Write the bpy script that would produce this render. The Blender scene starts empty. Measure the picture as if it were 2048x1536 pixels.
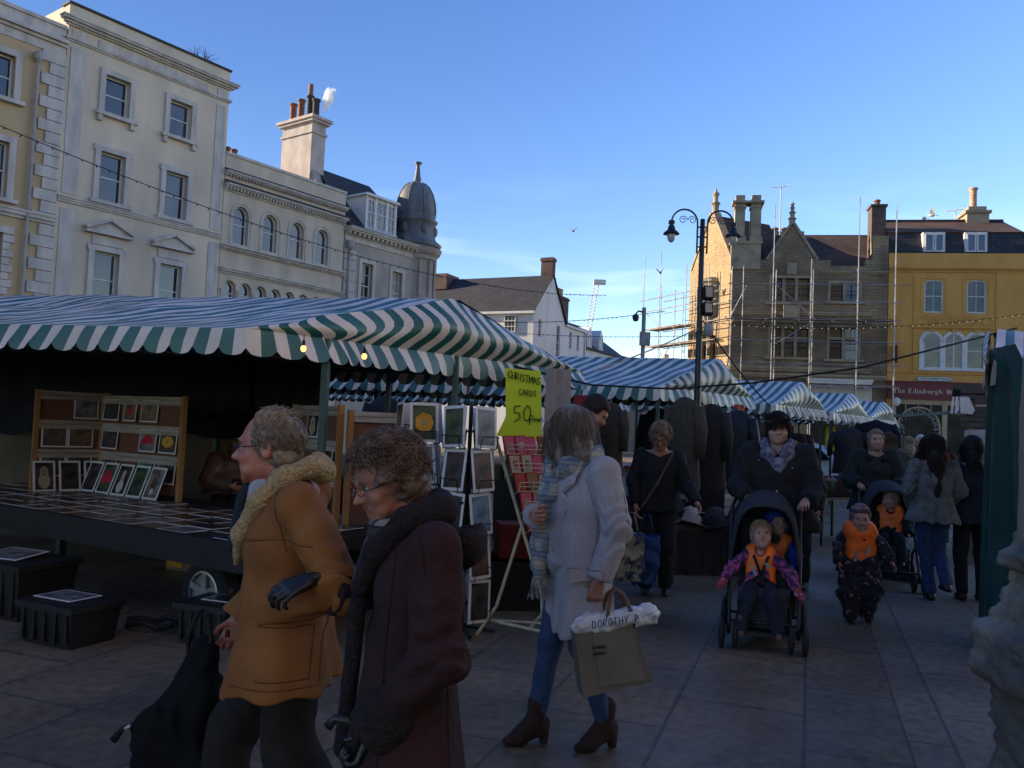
import bpy, bmesh, math, random
import numpy as np
from mathutils import Vector, Matrix, noise
random.seed(7); np.random.seed(7)
S = bpy.context.scene; COL = S.collection
PI = math.pi; R = math.radians
# ---------------------------------------------------------------- camera, sky, sun, exposure
cam = bpy.data.objects.new('camera', bpy.data.cameras.new('camera')); COL.objects.link(cam)
cam.data.sensor_width = 36; cam.data.lens = 36 * 1650 / 2048
cam.data.clip_end = 3000; cam.data.clip_start = .05
cam.matrix_world = Matrix.Translation((0, 0, 1.6)) @ Matrix.Rotation(R(90) + math.atan(84 / 1650), 4, 'X') @ Matrix.Rotation(R(2.4), 4, 'Z')
S.camera = cam
SUN_AZ, SUN_EL = math.atan2(-1, .27), R(19)          # azimuth from +Y towards +X
W = bpy.data.worlds.new('World'); S.world = W; W.use_nodes = True
nt = W.node_tree; bg = nt.nodes['Background']
sky = nt.nodes.new('ShaderNodeTexSky'); sky.sky_type = 'NISHITA'; sky.sun_disc = False
sky.sun_elevation = SUN_EL; sky.sun_rotation = -SUN_AZ; sky.air_density = 1.0; sky.dust_density = .1; sky.ozone_density = 1.8
bg.inputs[1].default_value = .085
# thin wisps of high cloud low in the sky
tc = nt.nodes.new('ShaderNodeTexCoord'); mp = nt.nodes.new('ShaderNodeMapping'); mp.inputs['Scale'].default_value = (2.2, 2.2, 16)
mp.inputs['Rotation'].default_value = (0, R(6), 0)
nz = nt.nodes.new('ShaderNodeTexNoise'); nz.inputs['Scale'].default_value = 1.7; nz.inputs['Detail'].default_value = 7; nz.inputs['Distortion'].default_value = .6
cr = nt.nodes.new('ShaderNodeValToRGB'); cr.color_ramp.elements[0].position = .50; cr.color_ramp.elements[1].position = .82
cr.color_ramp.elements[1].color = (.30, .30, .30, 1)
mx = nt.nodes.new('ShaderNodeMix'); mx.data_type = 'RGBA'; mx.inputs['B'].default_value = (7.5, 8.2, 9, 1)
sp = nt.nodes.new('ShaderNodeSeparateXYZ'); mr = nt.nodes.new('ShaderNodeMapRange')
mr.inputs['From Min'].default_value = .30; mr.inputs['From Max'].default_value = .16
mu = nt.nodes.new('ShaderNodeMath'); mu.operation = 'MULTIPLY'
lk = nt.links.new
lk(tc.outputs['Generated'], mp.inputs[0]); lk(mp.outputs[0], nz.inputs['Vector']); lk(nz.outputs[0], cr.inputs[0])
lk(tc.outputs['Generated'], sp.inputs[0]); lk(sp.outputs[2], mr.inputs[0]); lk(mr.outputs[0], mu.inputs[0]); lk(cr.outputs[0], mu.inputs[1])
lk(mu.outputs[0], mx.inputs['Factor']); hs_ = nt.nodes.new('ShaderNodeHueSaturation'); hs_.inputs['Saturation'].default_value = 1.25; hs_.inputs['Hue'].default_value = .518; lk(sky.outputs[0], hs_.inputs['Color']); lk(hs_.outputs[0], mx.inputs['A']); lk(mx.outputs['Result'], bg.inputs[0])
sl = bpy.data.lights.new('sun', 'SUN'); sun = bpy.data.objects.new('sun', sl); COL.objects.link(sun)
sl.energy = 4.2; sl.angle = R(.5); sl.color = (1, .80, .58)
sd = Vector((math.sin(SUN_AZ) * math.cos(SUN_EL), math.cos(SUN_AZ) * math.cos(SUN_EL), math.sin(SUN_EL)))
sun.rotation_euler = sd.to_track_quat('Z', 'Y').to_euler(); sun.location = (-30, 10, 40)
S.view_settings.view_transform = 'Standard'; S.view_settings.look = 'None'; S.view_settings.gamma = 1
S.view_settings.exposure = 1.6
S.cycles.max_bounces = 5; S.cycles.diffuse_bounces = 3; S.cycles.glossy_bounces = 2; S.cycles.transparent_max_bounces = 6
S.cycles.use_denoising = True; S.cycles.volume_bounces = 5; S.cycles.max_bounces = 8
# ---------------------------------------------------------------- materials
MATS = {}
def M(name, col, col2=None, scale=6, stretch=(1, 1, 1), rough=.85, bump=0, bscale=None, metal=0, spec=.35, lo=.35, hi=.65, emit=0, sheen=0, det=5):
    if name in MATS: return MATS[name]
    m = bpy.data.materials.new(name); m.use_nodes = True; n = m.node_tree.nodes; l = m.node_tree.links.new
    b = n['Principled BSDF']; b.inputs['Roughness'].default_value = rough; b.inputs['Metallic'].default_value = metal
    b.inputs['Specular IOR Level'].default_value = spec
    if sheen: b.inputs['Sheen Weight'].default_value = sheen
    c = (*col, 1); d = (*(col2 if col2 else [x * .72 for x in col]), 1)
    t = n.new('ShaderNodeTexCoord'); mpp = n.new('ShaderNodeMapping'); mpp.inputs['Scale'].default_value = stretch
    z = n.new('ShaderNodeTexNoise'); z.inputs['Scale'].default_value = scale; z.inputs['Detail'].default_value = det
    r = n.new('ShaderNodeValToRGB'); r.color_ramp.elements[0].position = lo; r.color_ramp.elements[1].position = hi
    r.color_ramp.elements[0].color = d; r.color_ramp.elements[1].color = c
    l(t.outputs['Object'], mpp.inputs[0]); l(mpp.outputs[0], z.inputs['Vector']); l(z.outputs[0], r.inputs[0]); l(r.outputs[0], b.inputs['Base Color'])
    if bump:
        z2 = n.new('ShaderNodeTexNoise'); z2.inputs['Scale'].default_value = bscale or scale * 4; z2.inputs['Detail'].default_value = 4
        bp = n.new('ShaderNodeBump'); bp.inputs['Strength'].default_value = bump; bp.inputs['Distance'].default_value = .02
        l(t.outputs['Object'], z2.inputs['Vector']); l(z2.outputs[0], bp.inputs['Height']); l(bp.outputs[0], b.inputs['Normal'])
    if emit:
        b.inputs['Emission Color'].default_value = c; b.inputs['Emission Strength'].default_value = emit
    MATS[name] = m; return m
def brick(name, c1, c2, mortar, w, h, ms=.006, rough=.85, rot=None, bump=.4, stain=.5, off=.5, axes='xz', scol=(.02, .02, .02), sscale=.5):
    """ashlar / brick / slab pattern in object space; axes says which two object axes carry it"""
    if name in MATS: return MATS[name]
    m = bpy.data.materials.new(name); m.use_nodes = True; n = m.node_tree.nodes; l = m.node_tree.links.new
    b = n['Principled BSDF']; b.inputs['Roughness'].default_value = rough; b.inputs['Specular IOR Level'].default_value = .3
    t = n.new('ShaderNodeTexCoord'); s = n.new('ShaderNodeSeparateXYZ'); cb = n.new('ShaderNodeCombineXYZ')
    l(t.outputs['Object'], s.inputs[0])
    if axes == 'sum':      # x+y against z : works on walls of any direction
        ad = n.new('ShaderNodeMath'); l(s.outputs[0], ad.inputs[0]); l(s.outputs[1], ad.inputs[1]); l(ad.outputs[0], cb.inputs[0]); l(s.outputs[2], cb.inputs[1])
    else:
        ix = 'xyz'.index(axes[0]); iy = 'xyz'.index(axes[1]); l(s.outputs[ix], cb.inputs[0]); l(s.outputs[iy], cb.inputs[1])
    mpp = n.new('ShaderNodeMapping'); mpp.inputs['Rotation'].default_value = (0, 0, rot or 0); l(cb.outputs[0], mpp.inputs[0])
    br = n.new('ShaderNodeTexBrick'); br.inputs['Scale'].default_value = 1; br.inputs['Brick Width'].default_value = w; br.inputs['Row Height'].default_value = h
    br.inputs['Mortar Size'].default_value = ms; br.inputs['Mortar Smooth'].default_value = .3; br.offset = off
    br.inputs['Color1'].default_value = (*c1, 1); br.inputs['Color2'].default_value = (*c2, 1); br.inputs['Mortar'].default_value = (*mortar, 1)
    l(mpp.outputs[0], br.inputs['Vector'])
    z = n.new('ShaderNodeTexNoise'); z.inputs['Scale'].default_value = sscale; z.inputs['Detail'].default_value = 8; l(t.outputs['Object'], z.inputs['Vector'])
    r = n.new('ShaderNodeValToRGB'); r.color_ramp.elements[0].position = .38; r.color_ramp.elements[1].position = .66
    r.color_ramp.elements[1].color = (stain, stain, stain, 1); r.color_ramp.elements[0].color = (0, 0, 0, 1); l(z.outputs[0], r.inputs[0])
    x = n.new('ShaderNodeMix'); x.data_type = 'RGBA'; x.inputs['B'].default_value = (*scol, 1)
    l(r.outputs[0], x.inputs['Factor']); l(br.outputs['Color'], x.inputs['A'])
    z3 = n.new('ShaderNodeTexNoise'); z3.inputs['Scale'].default_value = 14; z3.inputs['Detail'].default_value = 6; l(t.outputs['Object'], z3.inputs['Vector'])
    x2 = n.new('ShaderNodeMix'); x2.data_type = 'RGBA'; x2.blend_type = 'MULTIPLY'; x2.inputs['Factor'].default_value = .45
    r3 = n.new('ShaderNodeValToRGB'); r3.color_ramp.elements[0].position = .3; r3.color_ramp.elements[1].position = .7; l(z3.outputs[0], r3.inputs[0])
    l(x.outputs['Result'], x2.inputs['A']); l(r3.outputs[0], x2.inputs['B']); l(x2.outputs['Result'], b.inputs['Base Color'])
    bp = n.new('ShaderNodeBump'); bp.inputs['Strength'].default_value = bump; bp.inputs['Distance'].default_value = .012
    ma = n.new('ShaderNodeMath'); ma.operation = 'MULTIPLY_ADD'; ma.inputs[1].default_value = -1.0; l(br.outputs['Fac'], ma.inputs[0]); l(z3.outputs[0], ma.inputs[2])
    l(ma.outputs[0], bp.inputs['Height']); l(bp.outputs[0], b.inputs['Normal'])
    MATS[name] = m; return m
# ---------------------------------------------------------------- mesh builder
class MB:
    def __init__(s): s.v = []; s.f = []; s.m = []; s.mi = 0; s.T = None
    def add(s, vs, fs):
        o = len(s.v)
        if s.T is not None: vs = [s.T @ Vector(p) for p in vs]
        s.v += [tuple(p) for p in vs]
        for f in fs: s.f.append([i + o for i in f]); s.m.append(s.mi)
        return s
    def box(s, x0, x1, y0, y1, z0, z1):
        return s.add([(x0, y0, z0), (x1, y0, z0), (x1, y1, z0), (x0, y1, z0), (x0, y0, z1), (x1, y0, z1), (x1, y1, z1), (x0, y1, z1)],
                     [(0, 3, 2, 1), (4, 5, 6, 7), (0, 1, 5, 4), (1, 2, 6, 5), (2, 3, 7, 6), (3, 0, 4, 7)])
    def bar(s, a, b, w, h=None, up=(0, 0, 1)):
        a = Vector(a); b = Vector(b); d = (b - a).normalized(); u = Vector(up)
        if abs(d.dot(u)) > .98: u = Vector((1, 0, 0))
        x = d.cross(u).normalized() * w / 2; y = d.cross(x).normalized() * (h or w) / 2
        return s.add([a - x - y, a + x - y, a + x + y, a - x + y, b - x - y, b + x - y, b + x + y, b - x + y],
                     [(0, 1, 2, 3), (7, 6, 5, 4), (0, 4, 5, 1), (1, 5, 6, 2), (2, 6, 7, 3), (3, 7, 4, 0)])
    def tube(s, pts, r, n=8, cap=True):
        pts = [Vector(p) for p in pts]; k = len(pts); rs = r if isinstance(r, (list, tuple)) else [r] * k
        vs = []; fs = []; x = None
        for i, p in enumerate(pts):
            d = (pts[min(i + 1, k - 1)] - pts[max(i - 1, 0)])
            d = d.normalized() if d.length > 1e-9 else Vector((0, 0, 1))
            if x is None:
                u = Vector((0, 0, 1)) if abs(d.z) < .9 else Vector((1, 0, 0)); x = d.cross(u).normalized()
            x = (x - d * x.dot(d)).normalized(); y = d.cross(x)
            for j in range(n):
                a = 2 * PI * j / n; vs.append(p + (x * math.cos(a) + y * math.sin(a)) * rs[i])
        for i in range(k - 1):
            for j in range(n):
                q = (j + 1) % n; fs.append((i * n + j, i * n + q, (i + 1) * n + q, (i + 1) * n + j))
        if cap: fs.append(tuple(range(n - 1, -1, -1))); fs.append(tuple(range((k - 1) * n, k * n)))
        return s.add(vs, fs)
    def lathe(s, prof, c=(0, 0, 0), n=16, a0=0, a1=2 * PI):
        vs = []; fs = []; k = len(prof); full = abs(a1 - a0 - 2 * PI) < 1e-6; m = n if full else n + 1
        for r, z in prof:
            for j in range(m):
                a = a0 + (a1 - a0) * j / n; vs.append((c[0] + r * math.cos(a), c[1] + r * math.sin(a), c[2] + z))
        for i in range(k - 1):
            for j in range(n):
                q = (j + 1) % m if full else j + 1
                fs.append((i * m + j, i * m + q, (i + 1) * m + q, (i + 1) * m + j))
        return s.add(vs, fs)
    def prism(s, poly, z0, z1):
        k = len(poly); return s.add([(x, y, z0) for x, y in poly] + [(x, y, z1) for x, y in poly],
            [tuple(range(k - 1, -1, -1)), tuple(range(k, 2 * k))] + [(i, (i + 1) % k, k + (i + 1) % k, k + i) for i in range(k)])
    def slab(s, poly, y0, y1):            # polygon given in x,z, extruded along y
        k = len(poly); return s.add([(x, y0, z) for x, z in poly] + [(x, y1, z) for x, z in poly],
            [tuple(range(k)), tuple(range(2 * k - 1, k - 1, -1))] + [(i, k + i, k + (i + 1) % k, (i + 1) % k) for i in range(k)])
    def ball(s, c, r, n=10, m=6, sc=(1, 1, 1)):
        return s.lathe_t([(r * math.sin(PI * i / m), -r * math.cos(PI * i / m)) for i in range(m + 1)], c, n, sc)
    def lathe_t(s, prof, c, n, sc):
        vs = []; fs = []
        for r, z in prof:
            for j in range(n): a = 2 * PI * j / n; vs.append((c[0] + max(r, 1e-4) * math.cos(a) * sc[0], c[1] + max(r, 1e-4) * math.sin(a) * sc[1], c[2] + z * sc[2]))
        for i in range(len(prof) - 1):
            for j in range(n): q = (j + 1) % n; fs.append((i * n + j, i * n + q, (i + 1) * n + q, (i + 1) * n + j))
        return s.add(vs, fs)
    def grid(s, P, mi=None):               # P[i][j] points; mi(i,j) material index
        n = len(P); m = len(P[0]); o = len(s.v); fl = [p for r in P for p in r]
        s.v += [tuple(s.T @ Vector(p)) if s.T is not None else tuple(p) for p in fl]
        for i in range(n - 1):
            for j in range(m - 1):
                s.f.append([o + i * m + j, o + i * m + j + 1, o + (i + 1) * m + j + 1, o + (i + 1) * m + j]); s.m.append(mi(i, j) if mi else s.mi)
        return s
    def build(s, name, mats, parent=None, smooth=False, loc=None, rz=0, solid=0):
        me = bpy.data.meshes.new(name); me.from_pydata(s.v, [], s.f)
        for m in (mats if isinstance(mats, (list, tuple)) else [mats]): me.materials.append(m)
        me.polygons.foreach_set('material_index', s.m)
        if smooth: me.polygons.foreach_set('use_smooth', [True] * len(s.f))
        me.update()
        o = bpy.data.objects.new(name, me); COL.objects.link(o)
        if parent: o.parent = parent
        if loc: o.location = loc
        if rz: o.rotation_euler.z = rz
        if smooth == 'auto':
            pass
        return o
def tag(o, label=None, cat=None, group=None, kind=None):
    if label: o['label'] = label
    if cat: o['category'] = cat
    if group: o['group'] = group
    if kind: o['kind'] = kind
    return o
def thing(name, label, cat, loc=(0, 0, 0), rz=0, group=None):
    o = bpy.data.objects.new(name, None); COL.objects.link(o); o.location = loc; o.rotation_euler = (0, 0, rz); o.empty_display_size = .1
    return tag(o, label, cat, group)
def copy_tree(o, parent=None):
    c = o.copy(); COL.objects.link(c); c.parent = parent
    for ch in [x for x in KIDS(o)]: copy_tree(ch, c)
    return c
def KIDS(o): return [x for x in bpy.data.objects if x.parent == o]
# ---------------------------------------------------------------- shared materials
m_glass = M('window_glass', (.018, .022, .028), (.012, .014, .018), rough=.04, spec=.9, scale=.6)
m_glass2 = M('window_glass_curtained', (.06, .06, .062), (.02, .022, .026), rough=.05, spec=.8, scale=1.4, stretch=(2, 2, .3)); m_glass3 = M('window_glass_tawny', (.12, .085, .045), (.02, .02, .022), rough=.04, spec=.9, scale=.9)
m_glassb = M('window_glass_blinds', (.30, .30, .29), (.22, .22, .22), rough=.08, spec=.6, scale=.8, stretch=(1, 1, .3))
m_white = M('white_paint', (.52, .48, .44), (.37, .345, .32), scale=3, stretch=(1, 1, .3))
m_whitew = M('white_joinery', (.66, .65, .62), (.55, .54, .52), scale=6)
m_slate = brick('slate_roof', (.035, .038, .048), (.06, .062, .072), (.015, .015, .018), .3, .2, .012, rough=.75, axes='sum', stain=.35)
m_lead = M('lead_sheet', (.16, .165, .17), (.09, .09, .095), scale=2, stretch=(1, 1, .4), rough=.6)
m_dark = M('dark_cap', (.05, .05, .055), scale=5)
m_green = M('stall_green_paint', (.012, .045, .032), (.006, .02, .015), scale=12, rough=.45, spec=.5)
m_black = M('black_plastic', (.012, .012, .014), (.008, .008, .01), scale=20, rough=.5)
m_metal = M('galvanised_tube', (.42, .43, .44), (.25, .22, .19), scale=3, stretch=(1, 1, 1), rough=.45, metal=.7)
m_pot = M('clay_pot', (.26, .115, .065), (.14, .07, .045), scale=6)
m_redbrick = brick('red_brick', (.20, .075, .05), (.13, .05, .038), (.2, .18, .16), .225, .075, .012, axes='sum', stain=.6)
# ---------------------------------------------------------------- ground
g = MB(); g.add([(-900, -900, 0), (900, -900, 0), (900, 900, 0), (-900, 900, 0)], [(0, 1, 2, 3)])
m_pave = brick('paving_slabs', (.26, .183, .108), (.185, .14, .092), (.11, .085, .062), 1.15, .72, .012, rough=.62, axes='xy', rot=R(-70), bump=.2, stain=.62, scol=(.034, .032, .034), sscale=.8)
n_ = m_pave.node_tree; zz = n_.nodes.new('ShaderNodeTexNoise'); zz.inputs['Scale'].default_value = .55; zz.inputs['Detail'].default_value = 5; r_ = n_.nodes.new('ShaderNodeMapRange'); r_.inputs[1].default_value = .42; r_.inputs[2].default_value = .6; r_.inputs[3].default_value = .38; r_.inputs[4].default_value = .8
vo = n_.nodes.new('ShaderNodeTexVoronoi'); vo.inputs['Scale'].default_value = 3.2; vr = n_.nodes.new('ShaderNodeMapRange'); vr.inputs[1].default_value = .05; vr.inputs[2].default_value = .075; vr.inputs[3].default_value = .45; vr.inputs[4].default_value = 1
vm = n_.nodes.new('ShaderNodeMix'); vm.data_type = 'RGBA'; vm.blend_type = 'MULTIPLY'; vm.inputs['Factor'].default_value = 1; bs = n_.nodes['Principled BSDF']; src = bs.inputs['Base Color'].links[0].from_socket
n_.links.new(n_.nodes['Texture Coordinate'].outputs['Object'], vo.inputs['Vector']); n_.links.new(vo.outputs['Distance'], vr.inputs[0]); n_.links.new(src, vm.inputs['A']); n_.links.new(vr.outputs[0], vm.inputs['B']); n_.links.new(vm.outputs['Result'], bs.inputs['Base Color'])
n_.links.new(n_.nodes['Texture Coordinate'].outputs['Object'], zz.inputs['Vector']); n_.links.new(zz.outputs[0], r_.inputs[0]); n_.links.new(r_.outputs[0], n_.nodes['Principled BSDF'].inputs['Roughness'])
tag(g.build('ground', m_pave), kind='structure')
g = MB(); A0 = Vector((1.15, 1.6, .004)); u_ = Vector((.34, .94, 0)); v_ = Vector((.94, -.34, 0)); g.add([A0, A0 + v_ * 1.5, A0 + v_ * 1.5 + u_ * 30, A0 + u_ * 30], [(0, 1, 2, 3)])
tag(g.build('path', brick('path_slabs', (.24, .205, .165), (.185, .16, .13), (.11, .10, .09), 1.0, .75, .012, axes='xy', rot=R(-70), bump=.2, stain=.4, scol=(.05, .045, .042), sscale=1.1)), kind='structure')
# ================================================================ BUILDINGS
def wall_holes(mb, x0, x1, z0, z1, holes, t=.22, y=0):
    """front wall sheet in the plane y with rectangular or arched openings (xa, xb, za, zb, arch)"""
    holes = [h if len(h) > 4 else (*h, 0) for h in holes]
    xs = sorted({x0, x1, *[h[0] for h in holes], *[h[1] for h in holes]}); zs = sorted({z0, z1, *[h[2] for h in holes], *[h[3] for h in holes]})
    for i in range(len(xs) - 1):
        for k in range(len(zs) - 1):
            cx = (xs[i] + xs[i + 1]) / 2; cz = (zs[k] + zs[k + 1]) / 2
            if any(h[0] < cx < h[1] and h[2] < cz < h[3] for h in holes): continue
            mb.add([(xs[i], y, zs[k]), (xs[i + 1], y, zs[k]), (xs[i + 1], y, zs[k + 1]), (xs[i], y, zs[k + 1])], [(0, 1, 2, 3)])
    for xa, xb, za, zb, arch in holes:
        y2 = y + t
        if not arch:
            mb.add([(xa, y, zb), (xb, y, zb), (xb, y2, zb), (xa, y2, zb)], [(0, 1, 2, 3)]); zt = zb
        else:
            hh = arch if arch is not True and arch > 0 else (xb - xa) / 2; zt = zb - hh; cx = (xa + xb) / 2; hw = (xb - xa) / 2; n = 12
            arc = [(cx - hw * math.cos(PI * j / n), zt + hh * math.sin(PI * j / n)) for j in range(n + 1)]
            for j in range(n):
                (ax, az), (bx, bz) = arc[j], arc[j + 1]
                mb.add([(ax, y, az), (bx, y, bz), (bx, y, zb), (ax, y, zb)], [(0, 1, 2, 3)])
                mb.add([(ax, y, az), (bx, y, bz), (bx, y2, bz), (ax, y2, az)], [(0, 1, 2, 3)])
        mb.add([(xa, y, za), (xa, y, zt), (xa, y2, zt), (xa, y2, za)], [(0, 1, 2, 3)])
        mb.add([(xb, y, za), (xb, y, zt), (xb, y2, zt), (xb, y2, za)], [(3, 2, 1, 0)])
        mb.add([(xa, y, za), (xb, y, za), (xb, y2, za), (xa, y2, za)], [(3, 2, 1, 0)])
def arcpts(xa, xb, zt, hh, n=12, r=1.0):
    cx = (xa + xb) / 2; hw = (xb - xa) / 2
    return [(cx - (hw * r) * math.cos(PI * j / n), zt + hh * r * math.sin(PI * j / n)) for j in range(n + 1)]
def window(par, xa, xb, za, zb, y=.16, arch=0, rails=(.5,), cols=1, fw=.06, fm=None, gm=None, thin=.025, panes=None):
    f = MB(); fm = fm or m_whitew; hh = 0
    if arch: hh = arch if arch is not True else (xb - xa) / 2
    zt = zb - hh
    f.box(xa, xa + fw, y - .04, y + .02, za, zt); f.box(xb - fw, xb, y - .04, y + .02, za, zt); f.box(xa + fw, xb - fw, y - .042, y + .02, za, za + fw)
    if not arch: f.box(xa + fw, xb - fw, y - .042, y + .02, zb - fw, zb)
    else:
        o = arcpts(xa, xb, zt, hh); i_ = arcpts(xa + fw, xb - fw, zt, hh - fw)
        for j in range(12):
            q = [o[j], o[j + 1], i_[j + 1], i_[j]]
            f.add([(p[0], y - .04, p[1]) for p in q] + [(p[0], y + .02, p[1]) for p in q], [(0, 1, 2, 3), (3, 2, 6, 7), (0, 4, 5, 1)])
    for r in rails:
        z = za + (zb - za) * r; f.box(xa + fw, xb - fw, y - .03, y + .015, z - .022, z + .022)
    for c in range(1, cols):
        x = xa + (xb - xa) * c / cols; f.box(x - thin / 2, x + thin / 2, y - .025, y + .012, za + fw, zb - (fw if not arch else .03))
    if panes:      # extra glazing bars at these height fractions
        for r in panes: z = za + (zb - za) * r; f.box(xa + fw, xb - fw, y - .022, y + .01, z - thin / 2, z + thin / 2)
    w = f.build('window', fm, par); k_ = int(abs(xa * 37 + za * 91)) % 5; gm = gm or (m_glass, m_glass2, m_glass, m_glass3, m_glass2)[k_]
    g = MB()
    if not arch: g.add([(xa, y, za), (xb, y, za), (xb, y, zb), (xa, y, zb)], [(0, 1, 2, 3)])
    else:
        a = arcpts(xa, xb, zt, hh); g.add([(xa, y, za)] + [(p[0], y, p[1]) for p in a] + [(xb, y, za)], [tuple(range(len(a) + 1, -1, -1))])
    g.build('pane', gm, w)
    return w
def surround(mb, xa, xb, za, zb, w=.2, p=.07, sill=True, sl=.12, ears=0):
    mb.box(xa - w, xa, -p, 0.02, za, zb); mb.box(xb, xb + w, -p, 0.02, za, zb); mb.box(xa - w - ears, xb + w + ears, -p - .003, 0.02, zb, zb + w)
    if sill: mb.box(xa - w - sl, xb + w + sl, -p - .1, 0.02, za - .13, za)
def cornice(mb, x0, x1, z, steps, e=0):
    """steps: (height, projection) from the bottom up"""
    for h, p in steps: mb.box(x0 - (p if e else 0), x1 + (p if e > 1 else 0), -p, .03, z, z + h); z += h
def dentils(mb, x0, x1, z, h=.1, w=.1, gap=.1, p=.14):
    x = x0
    while x + w < x1: mb.box(x, x + w, -p, .02, z, z + h); x += w + gap
def chimney_pot(par, x, y, z, h=.7, r=.14, mat=None, nm='chimney_pot'):
    p = MB(); pr = [(r * .95, 0), (r * .95, .08), (r * .82, .1)]
    k = 6
    for i in range(k): zz = .1 + (h - .22) * i / k; pr += [(r * .8, zz), (r * .86, zz + .02), (r * .8, zz + .04)]
    pr += [(r * .85, h - .12), (r * 1.05, h - .1), (r * 1.05, h - .02), (r * .8, h), (.001, h)]
    p.lathe(pr, (x, y, z), 12); return p.build(nm, mat or m_pot, par, smooth=True)
ROW = (-14.92, 28.0, 0); RROT = math.atan2(.811, .585)
# ---- cream building at far left with quoins
m_yel0 = M('pale_yellow_render', (.50, .37, .21), (.40, .30, .18), scale=.7, stretch=(1, 1, .35), bump=.15, bscale=30)
b = thing('corner_building', 'pale yellow rendered building with white quoins and a drainpipe at the left edge', 'building', ROW, RROT)
w = MB(); hs = []
for xa in (-3.65, -6.2, -8.7, -12, -16, -20, -24, -28, -32, -36):
    for za, zb in ((11.35, 12.75), (8.15, 9.95), (5.2, 7.05)): hs.append((xa, xa + 1.15, za, zb))
wall_holes(w, -48, -.95, 0, 13.5, hs, .22); w.box(-48, -.95, .35, 9, 0, 13.4); w.build('wall', m_yel0, b)  # wall extended far out of view so the row shades the whole square
t = MB()
for h in hs:
    if h[2] > 7.2: surround(t, *h[:4], w=.2, p=.09)
    else:
        for k in range(9):
            dz = .24; za = h[2] - .1 + k * dz; e = .34 if k % 2 else .22
            t.box(h[0] - e, h[0], -.08, .02, za, za + dz - .02); t.box(h[1], h[1] + e, -.08, .02, za, za + dz - .02)
        t.box(h[0] - .3, h[1] + .3, -.11, .02, h[3], h[3] + .22)
cornice(t, -48, -.97, 7.62, ((.1, .08), (.12, .16), (.06, .2))); cornice(t, -48, -.97, 13.35, ((.3, .03), (.1, .12), (.12, .24)), 0)
t.box(-48, -.97, .02, .35, 13.5, 14.3); t.box(-48, -.97, -.04, .4, 14.3, 14.42)
k = 0; z = .3
while z < 13.2:
    e = .75 if k % 2 else .5; t.box(-.95 - e, -.955, -.07, .02, z, z + .36); z += .385; k += 1
t.build('trim', m_white, b)
for h in hs: window(b, *h[:4], y=.2, rails=(.5,))
d = MB(); d.tube([(-1.85, -.14, 0), (-1.85, -.14, 12.6), (-1.85, -.12, 12.9)], .055, 8); d.lathe([(.05, 0), (.14, .12), (.15, .3), (.1, .36)], (-1.85, -.16, 12.8), 10)
for z in (3, 6, 9, 11.5): d.lathe([(.075, 0), (.075, .06)], (-1.85, -.14, z), 8)
d.build('drainpipe', M('grey_paint', (.36, .35, .34), scale=3), b)
c = MB(); c.box(-4.6, -2.2, 2.0, 3.2, 13, 16.6); c.box(-4.7, -2.1, 1.9, 3.3, 16.6, 16.85); c.build('chimney', M('dark_stack', (.10, .075, .07), (.06, .045, .045), scale=4, bump=.3), b)
# ---- tall cream building with pediments
m_cream = M('cream_render', (.63, .53, .40), (.45, .39, .31), scale=.7, stretch=(1, 1, .3), bump=.12, bscale=25)
b = thing('tall_building', 'tall four storey cream rendered building with pediments over its lower windows', 'building', ROW, RROT)
hs = [(xa, xa + .9, za, zb) for xa in (.42, 2.88) for za, zb in ((11.95, 13.3), (8.85, 10.58), (5.15, 7.08))]
w = MB(); wall_holes(w, -.93, 5.38, 0, 15.2, hs, .24); w.box(-.93, 5.38, .4, 9.5, 0, 15.25); w.box(-.93, 5.38, .001, .4, 15.2, 15.25)
w.add([(-.93, 0, 0), (-.93, .4, 0), (-.93, .4, 15.25), (-.93, 0, 15.25)], [(3, 2, 1, 0)]); w.add([(5.38, 0, 0), (5.38, .4, 0), (5.38, .4, 15.25), (5.38, 0, 15.25)], [(0, 1, 2, 3)])
w.build('wall', m_cream, b)
t = MB()
for h in hs:
    surround(t, *h, w=.19, p=.08, ears=.05 if h[2] < 11 else 0, sill=True, sl=.1)
    if h[2] > 11:
        for x in (h[0] - .22, h[1] + .06): t.box(x, x + .15, -.14, .02, h[2] - .34, h[2] - .13)
    if h[2] < 6:
        a, c_ = h[0] - .34, h[1] + .34; t.slab([(a, 7.72), (c_, 7.72), (c_, 7.8), ((a + c_) / 2, 8.14), (a, 7.8)], -.12, .0)
        for q, (x0, z0, x1, z1) in enumerate(((a - .06, 7.82, (a + c_) / 2, 8.2), ((a + c_) / 2, 8.2, c_ + .06, 7.82))): t.bar((x0, -.13, z0), (x1, -.13, z1), .09, .26, up=(0, 1, 0))
        t.box(a - .05, c_ + .05, -.24, .01, 7.66, 7.74); t.box(h[0] - .1, h[1] + .1, -.06, .01, 7.3, 7.62)
cornice(t, -.93, 5.38, 8.5, ((.07, .06), (.08, .1), (.05, .14)))
cornice(t, -.93, 5.38, 13.98, ((.06, .05), (.06, .1)), 2); cornice(t, -.93, 5.38, 14.5, ((.06, .08), (.08, .16), (.07, .26), (.05, .3)), 2)
for x0, x1 in ((-.8, -.3), (4.85, 5.25)):
    for z0, z1 in ((.5, 8.3), (8.8, 13.8), (14.12, 14.42)): t.box(x0, x1, -.03, .01, z0, z1)
t.box(.1, 4.4, -.035, .01, 14.14, 14.4); t.box(-.0, 4.6, -.06, .01, 4.3, 4.8)
t.build('trim', m_white, b)
c = MB(); c.box(-.97, 5.42, -.06, .5, 15.253, 15.33); c.build('coping', m_dark, b)
for h in hs: window(b, *h, y=.2, rails=(.52 if h[2] > 11 else .5,))
pl = MB()
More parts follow.
